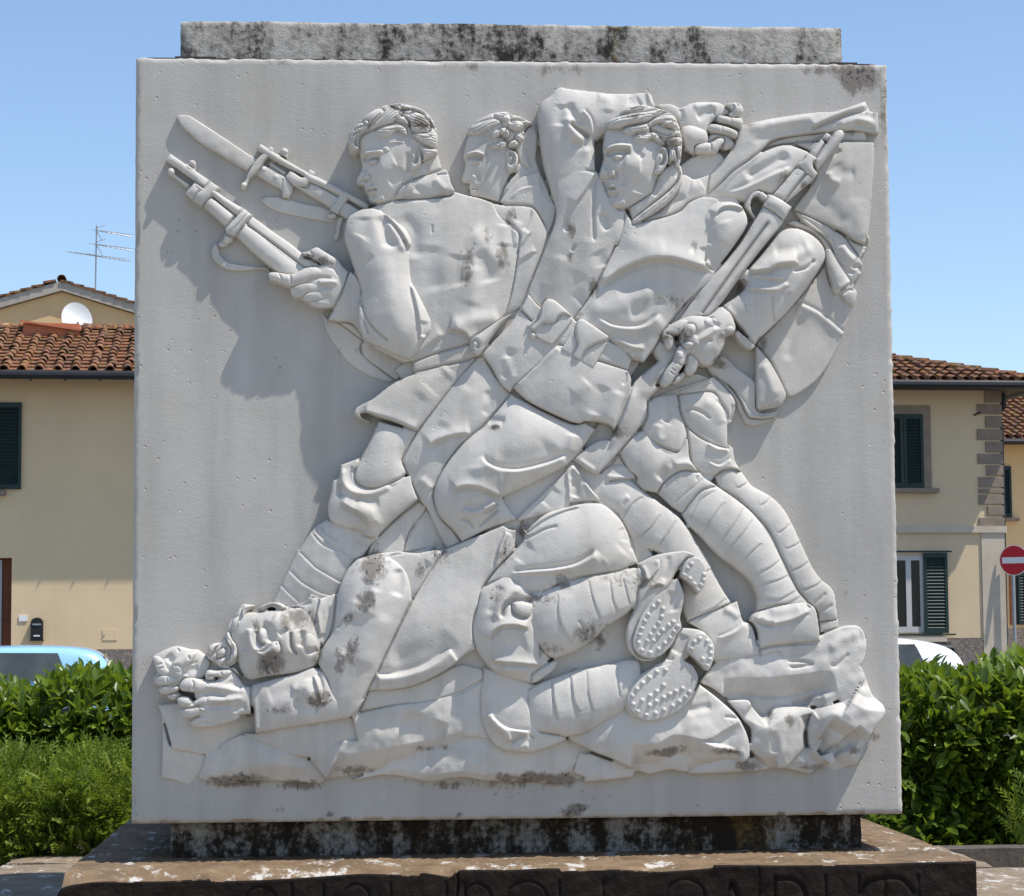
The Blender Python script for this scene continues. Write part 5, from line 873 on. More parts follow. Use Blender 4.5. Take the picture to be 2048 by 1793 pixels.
# dark stone base: front with its cut letters, worn top
def dark_stone(name, base, dark, lich):
    t = NT(name, 0.85, 0.2); p = t.pos()
    c = t.mix(t.ramp(t.noise(p, 9, 6, .65), .3, .7), dark, base)
    w = t.noise(t.pos((5, 2.2, 9)), 2.6, 6, .7)
    c = t.mix(t.math('MULTIPLY', t.ramp(w, .57, .64), lich), c, (.62, .60, .56))
    c = t.mix(t.math('MULTIPLY', t.ramp(t.noise(p, 34, 4, .7), .60, .70), lich*.6), c, (.5, .47, .42))
    nr = t.bump(t.math('ADD', t.noise(p, 60, 5, .65), t.math('MULTIPLY', t.noise(p, 14, 4), 1.5)), .010, .7)
    return t.out(c, nr)
TOPM = dark_stone('worn_brown_stone', (.25, .17, .10), (.115, .078, .046), .75)
FRONTM = dark_stone('dark_base_stone', (.016, .009, .006), (.006, .0045, .0035), .0)
BX = [atz(125, 1768, ZP).x, atz(1953, 1727, ZP).x]
YF = -0.335
edge_px = '0 112,1800! 122,1778 165,1768 210,1764 320,1764 415,1759 425,1763 500,1762 600,1757 725,1749 835,1752 845,1747 870,1750 900,1754 914,1744 925,1741 1024,1741 1064,1739 1119,1738 1124,1743 1224,1740 1300,1744 1334,1744 1424,1737 1431,1732 1574,1732 1724,1730 1824,1727 1953,1724! 1960,1900! 100,1900!'
hb = -YF/PX
letters = []
def stem(x, y0=1769, y1=1840): letters.append(('g', 3.6, 3.0, '0 %g,%g %g,%g' % (x, y0, x+1, y1), 0.0))
def bow(x0, x1, top, k=1.0): letters.append(('g', 3.6, 2.8, '0 %g,%g %g,%g %g,%g %g,%g %g,%g' % (x0, top+40*k, x0+(x1-x0)*.14, top+12*k, (x0+x1)/2, top, x1-(x1-x0)*.14, top+12*k, x1, top+40*k), 0.0))
bow(488, 556, 1773); stem(583, 1770); stem(646, 1770); bow(684, 742, 1769); stem(780, 1768); stem(892, 1766); stem(930, 1768); bow(925, 985, 1768)
bow(1012, 1096, 1763); stem(1118, 1762); stem(1206, 1761); bow(1330, 1412, 1759)
letters.append(('g', 6, 4.5, '0 1464,1768 1478,1800 1490,1840', 0.0)); letters.append(('g', 5, 3.5, '0 1464,1768 1452,1800 1440,1840', 0.0))
stem(1549, 1755); letters.append(('g', 6, 4, '0 1552,1757 1585,1760 1605,1775 1616,1810', 0.0)); stem(1651, 1753); stem(1717, 1752)
letters.append(('g', 6, 4, '0 1722,1785 1735,1764 1766,1757', 0.0)); stem(1770, 1753); letters.append(('g', 6, 4, '0 1776,1756 1805,1760 1828,1785', 0.0)); stem(1836, 1752)
letters += [('g', 7, 2, '0 914,1745 916,1770 912,1800', 0.0), ('g', 4, 1.4, '0 1516,1735 1520,1765 1519,1800', 0.0)]
carve('base', 'front', edge_px, hb, 0, e=4, ed=5, st=letters, step=2.0, rough=2.0, floor=hb-40)
carve_all()
base_f = under(bin_object(('base', 'front', 0), 'base_front', FRONTM, None), monument)
be, bc = parse(edge_px); be = be[1:-2]; bl = spline(be, [False]*len(be), False, 9); bl = bl[(bl[:, 1] < 1790)]
bp = to_panel(bl, hb); bx = bp[:, 0]*PX; bz = ZB-bp[:, 1]*PX
bx = np.linspace(bx.min(), bx.max(), 240); bz = np.interp(bx, np.sort(bp[:, 0]*PX), bz[np.argsort(bp[:, 0])])
rows = [(YF+.004, bz-.002, 1), (YF+.03, np.minimum(bz+.006, ZP), 1), (YF+.09, np.full(240, ZP)-.003+.004*rg.random(240), 1)] + [(y, np.full(240, ZP)-.003+.005*rg.random(240), 1) for y in np.linspace(YF+.15, .3, 16)] + [(y, np.full(240, ZP), 1) for y in (1.2, 2.0, 2.35)]
VV = []; FF = []
for k, (y, z, _) in enumerate(rows):
    for i in range(240): VV.append((bx[i], y, z[i]))
for k in range(len(rows)-1):
    for i in range(239): FF.append((k*240+i, k*240+i+1, (k+1)*240+i+1, (k+1)*240+i))
for i_, xx in ((0, bx[0]), (239, bx[-1])):
    n_ = len(VV); VV += [VV[k*240+i_] for k in range(len(rows))]+[(xx, r_[0], .3) for r_ in rows]
    m_ = len(rows); FF += [(n_+k, n_+k+1, n_+m_+k+1, n_+m_+k) for k in range(m_-1)]
base_t = under(mesh_obj('base_top', VV, FF, TOPM, None, True), monument)
tag(base_t, 'worn brown top of the base, spotted with white lichen')

# lower step, laid in uneven stones
ZS = 0.64
sx0 = atz(25, 1712, ZS).x
STEPM = dark_stone('step_stone', (.30, .235, .165), (.17, .13, .09), .8)
def stone(name, x0, x1, y0, y1, z0, z1, mat, parent, jit=.012):
    nx = max(2, int((x1-x0)/.12)); ny = max(2, int((y1-y0)/.12)); vs = []; fs = []
    for j in range(ny+1):
        for i in range(nx+1):
            e = i in (0, nx) or j in (0, ny)
            x = x0+(x1-x0)*i/nx; y = y0+(y1-y0)*j/ny
            if i in (0, nx): x += rg.uniform(-jit, jit)
            if j in (0, ny): y += rg.uniform(-jit, jit)
            vs.append((x, y, z1-(rg.uniform(.004, .014) if e else rg.uniform(0, .004))))
    n = len(vs); w = nx+1
    for j in range(ny):
        for i in range(nx): a = j*w+i; fs.append((a, a+1, a+w+1, a+w))
    rim = list(range(0, nx+1))+[j*w+nx for j in range(1, ny+1)]+[ny*w+i for i in range(nx-1, -1, -1)]+[j*w for j in range(ny-1, 0, -1)]
    vs += [(vs[r][0], vs[r][1], z0) for r in rim]; m = len(rim)
    fs += [(rim[i], n+i, n+(i+1) % m, rim[(i+1) % m]) for i in range(m)]
    return mesh_obj(name, vs, fs, mat, parent, False)
step_root = under(stone('lower_step', BX[0]-.02, BX[1]+.02, -.9, 2.9, 0, ZS-.05, STEPM, None), monument)
for (x0, x1, ya, yb) in ((sx0, BX[0]+.3, -.95, .72), (sx0, BX[0]+.3, .73, 2.05), (sx0+.01, BX[0]+.35, 2.06, 3.15),
                         (BX[1]-.25, -sx0+.25, -.95, .35), (BX[1]-.25, -sx0+.27, .36, 1.4), (BX[1]-.25, -sx0+.1, 1.41, 2.3), (BX[1]-.25, -sx0-.12, 2.31, 3.1),
                         (BX[0]+.31, -.2, -.95, -.2), (-.19, 1.2, -.95, -.2), (1.21, BX[1]-.26, -.95, -.2)):
    s_ = stone('step_stone', x0, x1, ya, yb, 0, ZS-rg.uniform(0, .02), STEPM, step_root)
step_root.parent = monument

# hang the carving on the block
PART_NAMES = {
 ('soldier1','coat'): 'coat_tail coat_pocket coat_lining coat_skirt sleeve_cuff coat coat_fold sleeve', ('soldier1','skin'): 'neck head ear hand thumb finger finger finger finger',
 ('soldier1','trousers'): 'trouser_leg trouser_knee trouser_leg', ('soldier2','skin'): 'neck head ear',
 ('soldier3','coat'): 'coat_skirt coat_lining coat_corner coat_front sleeve coat_yoke coat shoulder coat_skirt coat_skirt sleeve_cuff sleeve',
 ('soldier3','skin'): 'hand finger hand_heel finger finger finger thumb neck head ear finger finger hand finger thumb', ('soldier3','trousers'): 'trouser_leg',
 ('soldier3','boot'): 'boot_heel boot boot_heel boot boot_sole', ('soldier4','coat'): 'coat_shoulder coat_tail coat sleeve sleeve',
 ('soldier4','skin'): 'head ear hand finger finger finger finger finger hand finger finger finger finger thumb', ('soldier4','trousers'): 'trouser_leg',
 ('soldier4','boot_sole'): 'boot_sole boot_heel boot_sole boot_heel', ('flag','cloth_lower'): 'cloth', ('flag','cloth'): 'cloth fold', ('flag','fold'): 'fold'}
ROOTS = {'soldier1': (('coat', 5), 'carved_soldier', 'carved soldier seen from behind aiming his rifle to the left'),
         'soldier2': (('coat', 0), 'carved_soldier', 'carved soldier in the background, only head and shoulder shown'),
         'soldier3': (('coat', 6), 'carved_soldier', 'carved soldier with one arm raised behind his head and a rifle'),
         'soldier4': (('coat', 2), 'carved_soldier', 'carved fallen soldier lying on the rocks with eyes closed'),
         'rifle1': (('stock', 1), 'carved_rifle', 'carved rifle in the hand of the soldier seen from behind'),
         'rifle2': (('stock', 0), 'carved_rifle', 'carved rifle with a long fixed bayonet at the upper left'),
         'rifle3': (('stock', 2), 'carved_rifle', 'carved rifle held across the soldier with the raised arm'),
         'flag': (('cloth', 0), 'carved_flag', 'carved flag billowing at the upper right')}
roots = {}
for fig, ((pt, ix), nm, lab) in ROOTS.items():
    o = bin_object((fig, pt, ix), nm, MARBLE_CLOTH if fig == 'flag' else MARBLE, None); under(o, monument); o['label'] = lab; roots[fig] = o
for (fig, part, ix), mt in ORDER:
    if fig == 'base': continue
    if fig.startswith('rock') or fig == 'backing':
        under(bin_object((fig, part, ix), 'carved_rock' if fig != 'backing' else 'carved_ground', MARBLE, None), monument); continue
    if (part, ix) == ROOTS[fig][0]: continue
    nl = PART_NAMES.get((fig, part), part).split(); nm = nl[min(ix, len(nl)-1)]
    bin_object((fig, part, ix), nm, MARBLE_CLOTH if mt == 'w' else MARBLE, roots[fig])
# edges of the carvings on the two side faces, seen in profile past the block's corners
for sx, segs in ((1, ((300, 440, 15, 10), (560, 650, 6, 8), (690, 760, 8, 8), (1070, 1160, 7, 8), (1200, 1240, 3, 5))), (-1, ((425, 450, 5, 5), (1055, 1135, 7, 9), (300, 330, 2, 4)))):
    vs = []; fs = []
    for (ya, yb, bl_, nn) in segs:
        zc = (at(1790 if sx > 0 else 262, (ya+yb)/2, .3).z); hz = (yb-ya)/2*PX; d = (bl_+3)*PX*1.05
        n_ = len(vs); ny, nz = 9, 13
        for j in range(nz):
            for i in range(ny):
                v = -1+2*j/(nz-1); u = -1+2*i/(ny-1)
                r = max(0, 1-u*u)**.5*max(0, 1-v*v)**.6*(1+.25*math.sin(5*v+u*2))
                vs.append((sx*(1.198+d*r+.012*d*r*math.sin(9*v)), .55+.32*u, zc+hz*v))
        for j in range(nz-1):
            for i in range(ny-1):
                a = n_+j*ny+i; fs.append((a, a+1, a+ny+1, a+ny))
    o = under(mesh_obj('side_carving', vs, fs, MARBLE, None, True), monument)
# ------------------------------------------------------------------ ground
def ground_mat():
    t = NT('gravel_ground', 0.9, 0.2); p = t.pos()
    c = t.mix(t.ramp(t.noise(p, 3, 6), .35, .7), (.30, .27, .225), (.40, .365, .31))
    c = t.mix(t.ramp(t.noise(p, 90, 3), .5, .7), c, (.22, .20, .17))
    return t.out(c, t.bump(t.noise(p, 60, 4), .01, .6))
gnd = tag(mesh_obj('ground', [(-900, -60, 0), (900, -60, 0), (900, 1500, 0), (-900, 1500, 0)], [(0, 1, 2, 3)], ground_mat()), kind='structure')
TH = math.radians(4.0)
AX = Vector((math.cos(TH), math.sin(TH), 0)); NX = Vector((math.sin(TH), -math.cos(TH), 0))
def asphalt():
    t = NT('asphalt', 0.85, 0.25); p = t.pos()
    c = t.mix(t.ramp(t.noise(p, 2, 6), .35, .7), (.045, .045, .047), (.065, .064, .063))
    return t.out(c, t.bump(t.noise(p, 120, 3), .004, .5))
def strip(name, Y0, off0, off1, z, mat, L=70):
    o = Vector((0, Y0, 0)); a, b = -L, L
    vs = [o+AX*s+NX*f for s, f in ((a, off0), (b, off0), (b, off1), (a, off1))]
    return tag(mesh_obj(name, [(v.x, v.y, z) for v in vs], [(0, 1, 2, 3)], mat), kind='structure')
strip('road', 36, 14, 3.0, .004, asphalt())
pv = MB()
def pavement():
    o = Vector((0, 36, 0)); m = MB()
    v = [o+AX*s+NX*f for s, f in ((-70, 3.0), (70, 3.0), (70, -.5), (-70, -.5))]
    m.add([(p.x, p.y, 0) for p in v]+[(p.x, p.y, .13) for p in v], [(4, 5, 6, 7), (0, 1, 5, 4)])
    return tag(m.build('pavement', simple('pavement_stone', (.27, .25, .23), .85, .15, 3)), kind='structure')
pavement()

# ------------------------------------------------------------------ houses along the street
class Wall:
    """a facade: local x runs along the wall, z up; off = metres in front of it"""
    def __init__(s, px, Y, th=TH):
        s.th = th; s.ax = Vector((math.cos(th), math.sin(th), 0)); s.n = Vector((math.sin(th), -math.cos(th), 0))
        q = at(px, 1258, Y); s.o = Vector((q.x, q.y, 0))
    def p(s, px, py, off=0.0):
        d = Vector(ray([px], [py])[0]); c = Vector(CAM); o = s.o+s.n*off
        t = (o-c).dot(s.n)/d.dot(s.n); w = c+d*t
        return ((w-s.o).dot(s.ax), w.z)
    def x(s, px, off=0.0): return s.p(px, 1000, off)[0]
    def z(s, px, py, off=0.0): return s.p(px, py, off)[1]
    def root(s, name): return empty(name, s.o, s.th)

def plaster(name, col):
    t = NT(name, 0.9, 0.15); p = t.pos()
    c = t.mix(t.ramp(t.noise(p, .8, 6, .6), .3, .7), tuple(x*.90 for x in col), col)
    c = t.mix(t.math('MULTIPLY', t.ramp(t.noise(t.pos((1.2, 1.2, .25)), 1.4, 5), .55, .8), .35), c, tuple(x*.78 for x in col))
    return t.out(c, t.bump(t.noise(p, 30, 5), .006, .5))
PLAST = plaster('ochre_plaster', (.70, .535, .335)); PLAST2 = plaster('orange_plaster', (.74, .52, .28)); PLAST3 = plaster('pale_ochre_plaster', (.66, .515, .335))
TRIM = simple('grey_sandstone', (.25, .195, .15), .85, .15, 5, .006)
TRIM2 = simple('painted_pilaster', (.52, .44, .34), .85, .1, 3, .003)
GUT = simple('dark_gutter', (.022, .022, .024), .45, .2, 4)
GREEN = simple('shutter_green', (.012, .032, .030), .5, .2, 8)
WOOD = simple('soffit_wood', (.10, .062, .036), .8, .3, 5)
BROWN = simple('brown_door_wood', (.16, .045, .015), .5, .2, 6)
GLASSM = simple('window_glass', (.010, .012, .015), .12, .2, 3, 0, .25)
WHITEF = simple('white_window_frame', (.50, .48, .45), .5, .05, 4)
ROUGH = simple('rough_plinth_plaster', (.20, .165, .14), .95, .35, 14, .03, bscale=25)
WHITE = simple('white_paint', (.75, .75, .74), .45, .05, 4)
BLACK = simple('black_metal', (.015, .015, .017), .45, .2, 8)
GREYM = simple('galvanised_metal', (.33, .34, .36), .4, .12, 8, metal=.6)
def tile_mat():
    t = NT('old_terracotta', 0.85, 0.2); p = t.pos(obj=True)
    oi = t.n('ShaderNodeObjectInfo'); w = t.pos()
    rnd = t.noise(t.pos((2.3, 2.3, 2.3)), 1.9, 3, .7)
    c = t.mix(t.ramp(oi.outputs['Random'], .15, .85), (.11, .058, .036), (.23, .100, .055))
    c = t.mix(t.ramp(rnd, .45, .62), c, (.32, .125, .062))
    c = t.mix(t.math('MULTIPLY', t.ramp(t.noise(w, 5, 5, .7), .50, .66), .8), c, (.33, .20, .035))
    c = t.mix(t.math('MULTIPLY', t.ramp(t.noise(w, 11, 5, .7), .46, .62), .85), c, (.055, .042, .034))
    c = t.mix(t.math('MULTIPLY', t.ramp(t.noise(w, 7.3, 4, .7), .56, .66), .6), c, (.36, .30, .225))
    return t.out(c, t.bump(t.noise(w, 60, 4), .006, .6))
TILE = tile_mat()
NEWTILE = simple('new_terracotta', (.46, .16, .085), .8, .2, 4)

def shutter_leaf(parent, x0, x1, z0, z1, off, n, name='shutter'):
    """frame with its own slats"""
    fw = .055; m = MB()
    m.box(x0, x0+fw, -off-.04, -off, z0, z1).box(x1-fw, x1, -off-.04, -off, z0, z1).box(x0+fw, x1-fw, -off-.04, -off, z0, z0+.09).box(x0+fw, x1-fw, -off-.04, -off, z1-.09, z1)
    s = m.build(name, GREEN, parent)
    b = z1-z0-.18; h = b/n
    sl = MB().add([(x0+fw, 0, 0), (x1-fw, 0, 0), (x1-fw, .034, h*.62), (x0+fw, .034, h*.62), (x0+fw, .007, -.004), (x1-fw, .007, -.004), (x1-fw, .041, h*.58), (x0+fw, .041, h*.58)],
                  [(0, 1, 2, 3), (7, 6, 5, 4), (0, 4, 5, 1), (3, 2, 6, 7), (0, 3, 7, 4), (1, 5, 6, 2)]).build('slat', GREEN, s, loc=(0, -off-.038, z0+.09+h*.15))
    for i in range(1, n): rep(sl, s, 'slat', loc=(0, -off-.038, z0+.09+h*(i+.15)))
    mesh_obj('back_panel', [(x0+fw, -off-.002, z0+.09), (x1-fw, -off-.002, z0+.09), (x1-fw, -off-.002, z1-.09), (x0+fw, -off-.002, z1-.09)], [(0, 1, 2, 3)], BLACK, s)
    return s

def barrel_tile(L=.44, r=.085, r2=.07, n=7, lift=0.02):
    """half-round cover tile lying along +y, open below, with thickness"""
    vs = []; fs = []
    for k, (y, rr, zz) in enumerate(((0, r, lift), (L, r2, 0))):
        for th_ in (0, .016):
            for i in range(n):
                a = math.pi*i/(n-1); q = rr-th_
                vs.append((q*math.cos(a), y, zz+q*math.sin(a)))
    o = lambda k, t, i: (k*2+t)*n+i
    for i in range(n-1):
        fs.append((o(0, 0, i), o(0, 0, i+1), o(1, 0, i+1), o(1, 0, i)))
        fs.append((o(0, 1, i+1), o(0, 1, i), o(1, 1, i), o(1, 1, i+1)))
        fs.append((o(0, 0, i+1), o(0, 0, i), o(0, 1, i), o(0, 1, i+1)))
    fs.append((o(0, 0, 0), o(1, 0, 0), o(1, 1, 0), o(0, 1, 0))); fs.append((o(0, 0, n-1), o(0, 1, n-1), o(1, 1, n-1), o(1, 0, n-1)))
    return vs, fs
rt = random.Random(4)

# --- left house
W1 = Wall(130, 35.0)
h1 = W1.root('street_house'); tag(h1, 'ochre plastered house with lichen-spotted tile roof, behind the light blue car', 'house')
xl, xr = W1.x(-620), W1.x(640); OV = .80
ze = W1.z(130, 752, OV)
dx0, dx1, dzt = W1.x(-70), W1.x(25), W1.z(20, 1116)
MB().box(xl, dx0, 0, .4, 0, ze+.25).box(dx1, xr, 0, .4, 0, ze+.25).box(dx0, dx1, 0, .4, dzt, ze+.25).box(xl, xr, 7.6, 8, 0, ze+.25).box(xl, xl+.4, .4, 7.6, 0, ze+.25).box(xr-.4, xr, .4, 7.6, 0, ze+.25).build('wall', PLAST, h1)
d1 = MB().box(dx0+.02, dx1-.02, .30, .36, 0, dzt).build('door', BROWN, h1)
MB().box(W1.x(3)-.06, W1.x(3), .255, .302, 0, dzt-.03).box(dx0+.02, dx0+.1, .255, .302, 0, dzt-.03).build('door_frame', GREYM, d1)
MB().tube((dx1-.45, .27, 1.05), (dx1-.45, .27, 1.15), .03).build('door_handle', GREYM, d1)
MB().box(dx1-.012, dx1, .1, .2, W1.z(17, 1265), W1.z(17, 1224)).build('intercom', GREYM, h1)
a = W1.p(38, 1243); b = W1.p(55, 1231); MB().box(a[0], b[0], -.02, .01, a[1], b[1]).build('number_plate', WHITE, h1)
a = W1.p(205, 1281); b = W1.p(235, 1259); hatch = MB().box(a[0], b[0], -.012, .01, a[1], b[1]).build('meter_hatch', PLAST, h1)
MB().box(a[0]+.02, a[0]+.04, -.02, -.008, a[1]+.07, a[1]+.1).build('hatch_lock', GREYM, hatch)
MB().box(W1.x(196), xr, -.03, .02, 0, W1.z(230, 1299)).build('plinth', ROUGH, h1)
x0, z0 = W1.p(-62, 979); x1, z1 = W1.p(44, 806)
shutter_leaf(h1, (x0+x1)/2+.01, x1, z0, z1, .03, 22); shutter_leaf(h1, x0, (x0+x1)/2-.01, z0, z1, .03, 22)
MB().box(x0-.1, W1.x(12), -.14, .05, z0-.12, z0-.02).build('window_sill', TRIM, h1)
MB().add([(xl-.4, -OV-.02, ze), (xr+.4, -OV-.02, ze), (xr+.4, .2, ze+.28), (xl-.4, .2, ze+.28)], [(0, 1, 2, 3)]).build('soffit', WOOD, h1)
SL = .30; RUN = 4.6
roof1 = MB().add([(xl-.4, -OV, ze+.05), (xr+.4, -OV, ze+.05), (xr+.4, -OV+RUN, ze+.05+SL*RUN), (xl-.4, -OV+RUN, ze+.05+SL*RUN), (xl-.4, -OV+2*RUN, ze+.05), (xr+.4, -OV+2*RUN, ze+.05)], [(0, 1, 2, 3), (3, 2, 5, 4)]).build('roof', simple('roof_underlay', (.06, .045, .035), .9), h1)
gz = ze+.01
MB().tube((xl-.4, -OV-.07, gz), (xr+.4, -OV-.07, gz), .085, n=10).build('gutter', GUT, roof1)
for k in range(-9, 10):
    MB().box(k*.62, k*.62+.03, -OV-.16, -OV+.1, gz-.1, gz-.08).build('gutter_bracket', GUT, roof1)
sa = math.atan(SL); pit = .318; rows = 13; step_ = RUN/math.cos(sa)/rows
bv, bf = barrel_tile(step_*1.22, .088, .072); cov = bpy.data.meshes.new('cover_tile'); cov.from_pydata(bv, [], bf); cov.materials.append(TILE)
pvv = [(-.15, 0, .036), (.15, 0, .036), (.135, step_*1.15, 0), (-.135, step_*1.15, 0), (-.145, 0, .006), (.145, 0, .006)]
pan = bpy.data.meshes.new('pan_tile'); pan.from_pydata(pvv, [], [(0, 1, 2, 3), (0, 4, 5, 1)]); pan.materials.append(TILE)
for c_i in range(-5, 9):
    x = W1.x(130, OV)+(c_i+.5)*pit
    for r_ in range(rows):
        y = -OV-.06+r_*step_*math.cos(sa); z = ze+.075+r_*step_*math.sin(sa)
        o = rep(cov, roof1, 'cover_tile', (x+rt.uniform(-.018, .018), y+rt.uniform(-.03, .03), z+rt.uniform(0, .012)), (sa+rt.uniform(-.02, .02), rt.uniform(-.05, .05), rt.uniform(-.05, .05)))
        o2 = rep(pan, roof1, 'pan_tile', (x+pit/2, y+rt.uniform(-.03, .03), z-.012), (sa, rt.uniform(-.03, .03), rt.uniform(-.03, .03)))
# new ridge tiles and a small hatch by the ridge
ry = -OV+RUN; rz = ze+.05+SL*RUN
ridge_v, ridge_f = barrel_tile(.46, .12, .10); rm = bpy.data.meshes.new('ridge_tile'); rm.from_pydata([(y_, x_, z_) for x_, y_, z_ in ridge_v], [], ridge_f); rm.materials.append(TILE)
for k in range(-6, 12): rep(rm, roof1, 'ridge_tile', (W1.x(130, 0)+k*.42+.1, ry, rz+.03), (0, rt.uniform(-.02, .02), 0))
hx0, hx1 = W1.x(46, -3.2), W1.x(158, -3.2)
hb_ = MB().box(hx0, hx1, ry-1.0, ry-.2, rz-.35, rz+.02).build('roof_hatch', NEWTILE, roof1)
MB().add([(hx0-.05, ry-1.1, rz+.07), (hx1+.05, ry-1.1, rz-.10), (hx1+.05, ry-.1, rz+.0), (hx0-.05, ry-.1, rz+.15), (hx0-.05, ry-1.1, rz+.03), (hx1+.05, ry-1.1, rz-.14)], [(0, 1, 2, 3), (0, 4, 5, 1)]).build('hatch_cover', NEWTILE, hb_)
# mailbox on the wall
xm0, zm0 = W1.p(62, 1280); xm1, zm1 = W1.p(87, 1240); xc = (xm0+xm1)/2; w_ = (xm1-xm0)/2
mbx = W1.root('mailbox'); tag(mbx, 'black arched metal mailbox fixed to the ochre house wall', 'mailbox')
arch = [(xc-w_, zm0), (xc+w_, zm0), (xc+w_, zm1-.05)]+[(xc+w_*math.cos(t), zm1-.05+.09*math.sin(t)) for t in np.linspace(.2, math.pi-.2, 8)]+[(xc-w_, zm1-.05)]
MB().prism(arch, -.13, -.001).build('box_body', BLACK, mbx, bevel=.004)
MB().box(xc-w_*.7, xc+w_*.7, -.145, -.13, zm1-.10, zm1-.07).build('letter_flap', GREYM, mbx)
MB().box(xc-w_*.5, xc+w_*.5, -.138, -.13, zm0+.06, zm0+.085).build('name_slot', WHITE, mbx)
MB().box(xc-w_*1.1, xc+w_*1.1, -.14, -.001, zm0-.02, zm0).build('box_base', BLACK, mbx)

# --- gabled house behind it
W2 = Wall(128, 50.0)
h2 = W2.root('gabled_house'); tag(h2, 'orange plastered gable end rising behind the tiled roof on the left', 'house')
px_, pz_ = W2.p(124, 572); slope = .30; hw = 6.5
zb2 = pz_-.16
MB().prism([(px_-hw, 0), (px_+hw, 0), (px_+hw, zb2-hw*slope), (px_, zb2), (px_-hw, zb2-hw*slope)], 0, 9).build('wall', PLAST2, h2)
rf2 = MB().prism([(px_-hw-.6, pz_-(hw+.6)*slope-.14), (px_, pz_-.14), (px_+hw+.6, pz_-(hw+.6)*slope-.14), (px_+hw+.6, pz_-(hw+.6)*slope+.10), (px_, pz_+.10), (px_-hw-.6, pz_-(hw+.6)*slope+.10)], -.16, 9.4).build('roof', simple('grey_verge_board', (.40, .36, .31), .8), h2)
vt = MB().box(-.26, .06, 0, 1.2, 0, .055).build('verge_tile', TILE, rf2, loc=(px_-.2, -.2, pz_+.07)); vt.rotation_euler = (0, -math.atan(slope)+.12, 0)
for sd in (-1, 1):
    for k in range(26):
        d = .22+k*.27
        if sd == -1 and k == 0: continue
        rep(vt, rf2, 'verge_tile', (px_+sd*d, -.2, pz_+.10-d*slope), (0, sd*(math.atan(slope)-.14), math.pi if sd > 0 else 0) if sd < 0 else (0, math.atan(slope)-.14, 0))
rep(rm, rf2, 'ridge_tile', (px_, -.2, pz_+.12), (0, 0, math.pi/2)); rep(rm, rf2, 'ridge_tile', (px_, .2, pz_+.12), (0, 0, math.pi/2))
# dish
ds = empty('satellite_dish', W2.o+W2.n*.45+W2.ax*W2.x(148, .45)); tag(ds, 'white satellite dish in front of the orange gable wall', 'satellite dish')
zc = W2.z(148, 642, .45); R_ = .40; vs = []; fs = []
for j in range(7):
    r = R_*j/6
    for i in range(28):
        a = 2*math.pi*i/28; vs.append((r*math.cos(a), -.30*(r/R_)**2*R_, r*1.12*math.sin(a)))
for j in range(6):
    for i in range(28): fs.append((j*28+i, j*28+(i+1) % 28, (j+1)*28+(i+1) % 28, (j+1)*28+i))
dsh = mesh_obj('reflector', vs, fs, WHITE, ds, True, loc=(0, 0, zc)); dsh.rotation_euler = (-.25, 0, .45)
MB().tube((0, .02, zc-.1), (0, .02, zc-1.3), .025).tube((0, .02, zc-.1), (0, .3, zc-.1), .025).build('mount', GREYM, ds)
MB().tube((0, -.0, zc-.42), (.12, -.5, zc-.2), .012).tube((.12, -.5, zc-.22), (.12, -.5, zc-.1), .03).build('feed_arm', GREYM, ds)
# antenna
an = empty('roof_antenna', at(190, 600, 54)); tag(an, 'thin television antenna mast with three booms above the gable', 'antenna')
an.location.z = 0
zt, zb_ = at(191, 452, 54).z, at(188, 575, 54).z
MB().tube((0, 0, zb_-.8), (.03, 0, zt), .022).build('mast', GREYM, an)
s54 = (54-CAM[1])/FPX
for (ym, xa, xb, dz, tilt_) in ((461, 0, 70, -.09, 0), (489, -4, 72, -.09, 0), (511, -52, 68, -.1, 1)):
    z = at(190, ym, 54).z
    bmn = MB().tube((xa*s54, 0, z-(xa*s54)*.13), (xb*s54, .3, z-(xb*s54)*.13), .014).build('boom', GREYM, an)
    el = MB()
    for k in range(9):
        f = xa+(xb-xa)*(k+.3)/9; el.tube((f*s54-.14, -.2, z-f*s54*.13-.02), (f*s54+.14, .2, z-f*s54*.13+.03), .006, n=5)
    if not tilt_: el.tube((4*s54, -.1, z+.05), (16*s54, .35, z+.20), .01).tube((4*s54, -.1, z-.05), (10*s54, .35, z-.22), .01)
    el.build('elements', GREYM, an)
chim = MB().box(-.5, .5, -.5, .5, 0, 1.6).build('chimney', simple('chimney_brick', (.1, .06, .045)), rf2, loc=(W2.x(-42), 4.0, pz_-1.6))

# --- right house
W3 = Wall(1900, 35.0)
h3 = W3.root('corner_house'); tag(h3, 'pale ochre corner house with stone quoins and green shutters, behind the white car', 'house')
xr = W3.x(2004); xl = W3.x(1330); ze = W3.z(1900, 772, OV)
MB().box(xl, xr, 0, 8.5, 0, ze+.28).build('wall', PLAST3, h3)
Zp = lambda zx, zy: (1760+zx/4.073, 660+zy/4.073)
for (a0, a1, b0, b1) in ((850, 988, 490, 598), (790, 990, 602, 692), (858, 990, 700, 803), (790, 995, 806, 902), (860, 1000, 906, 1002), (795, 1000, 1006, 1096), (865, 1005, 1100, 1192), (803, 1008, 1196, 1287), (803, 1010, 1291, 1337), (805, 1012, 1341, 1427), (875, 1014, 1431, 1517), (805, 1016, 1525, 1606)):
    qa = W3.p(*Zp(a0, b1)); qb = W3.p(*Zp(a1, b0))
    MB().box(qa[0], xr+.03, -.035, .3, qa[1]+.012, qb[1]-.012).build('quoin', TRIM, h3, bevel=.008)
z0 = W3.z(1950, 1066); z1 = W3.z(1950, 1055)
MB().box(xl, xr+.06, -.06, .3, z0, z1+.02).build('string_course', TRIM2, h3)
MB().box(W3.x(1960), xr+.02, -.03, .3, 0, z0).build('pilaster', TRIM2, h3)
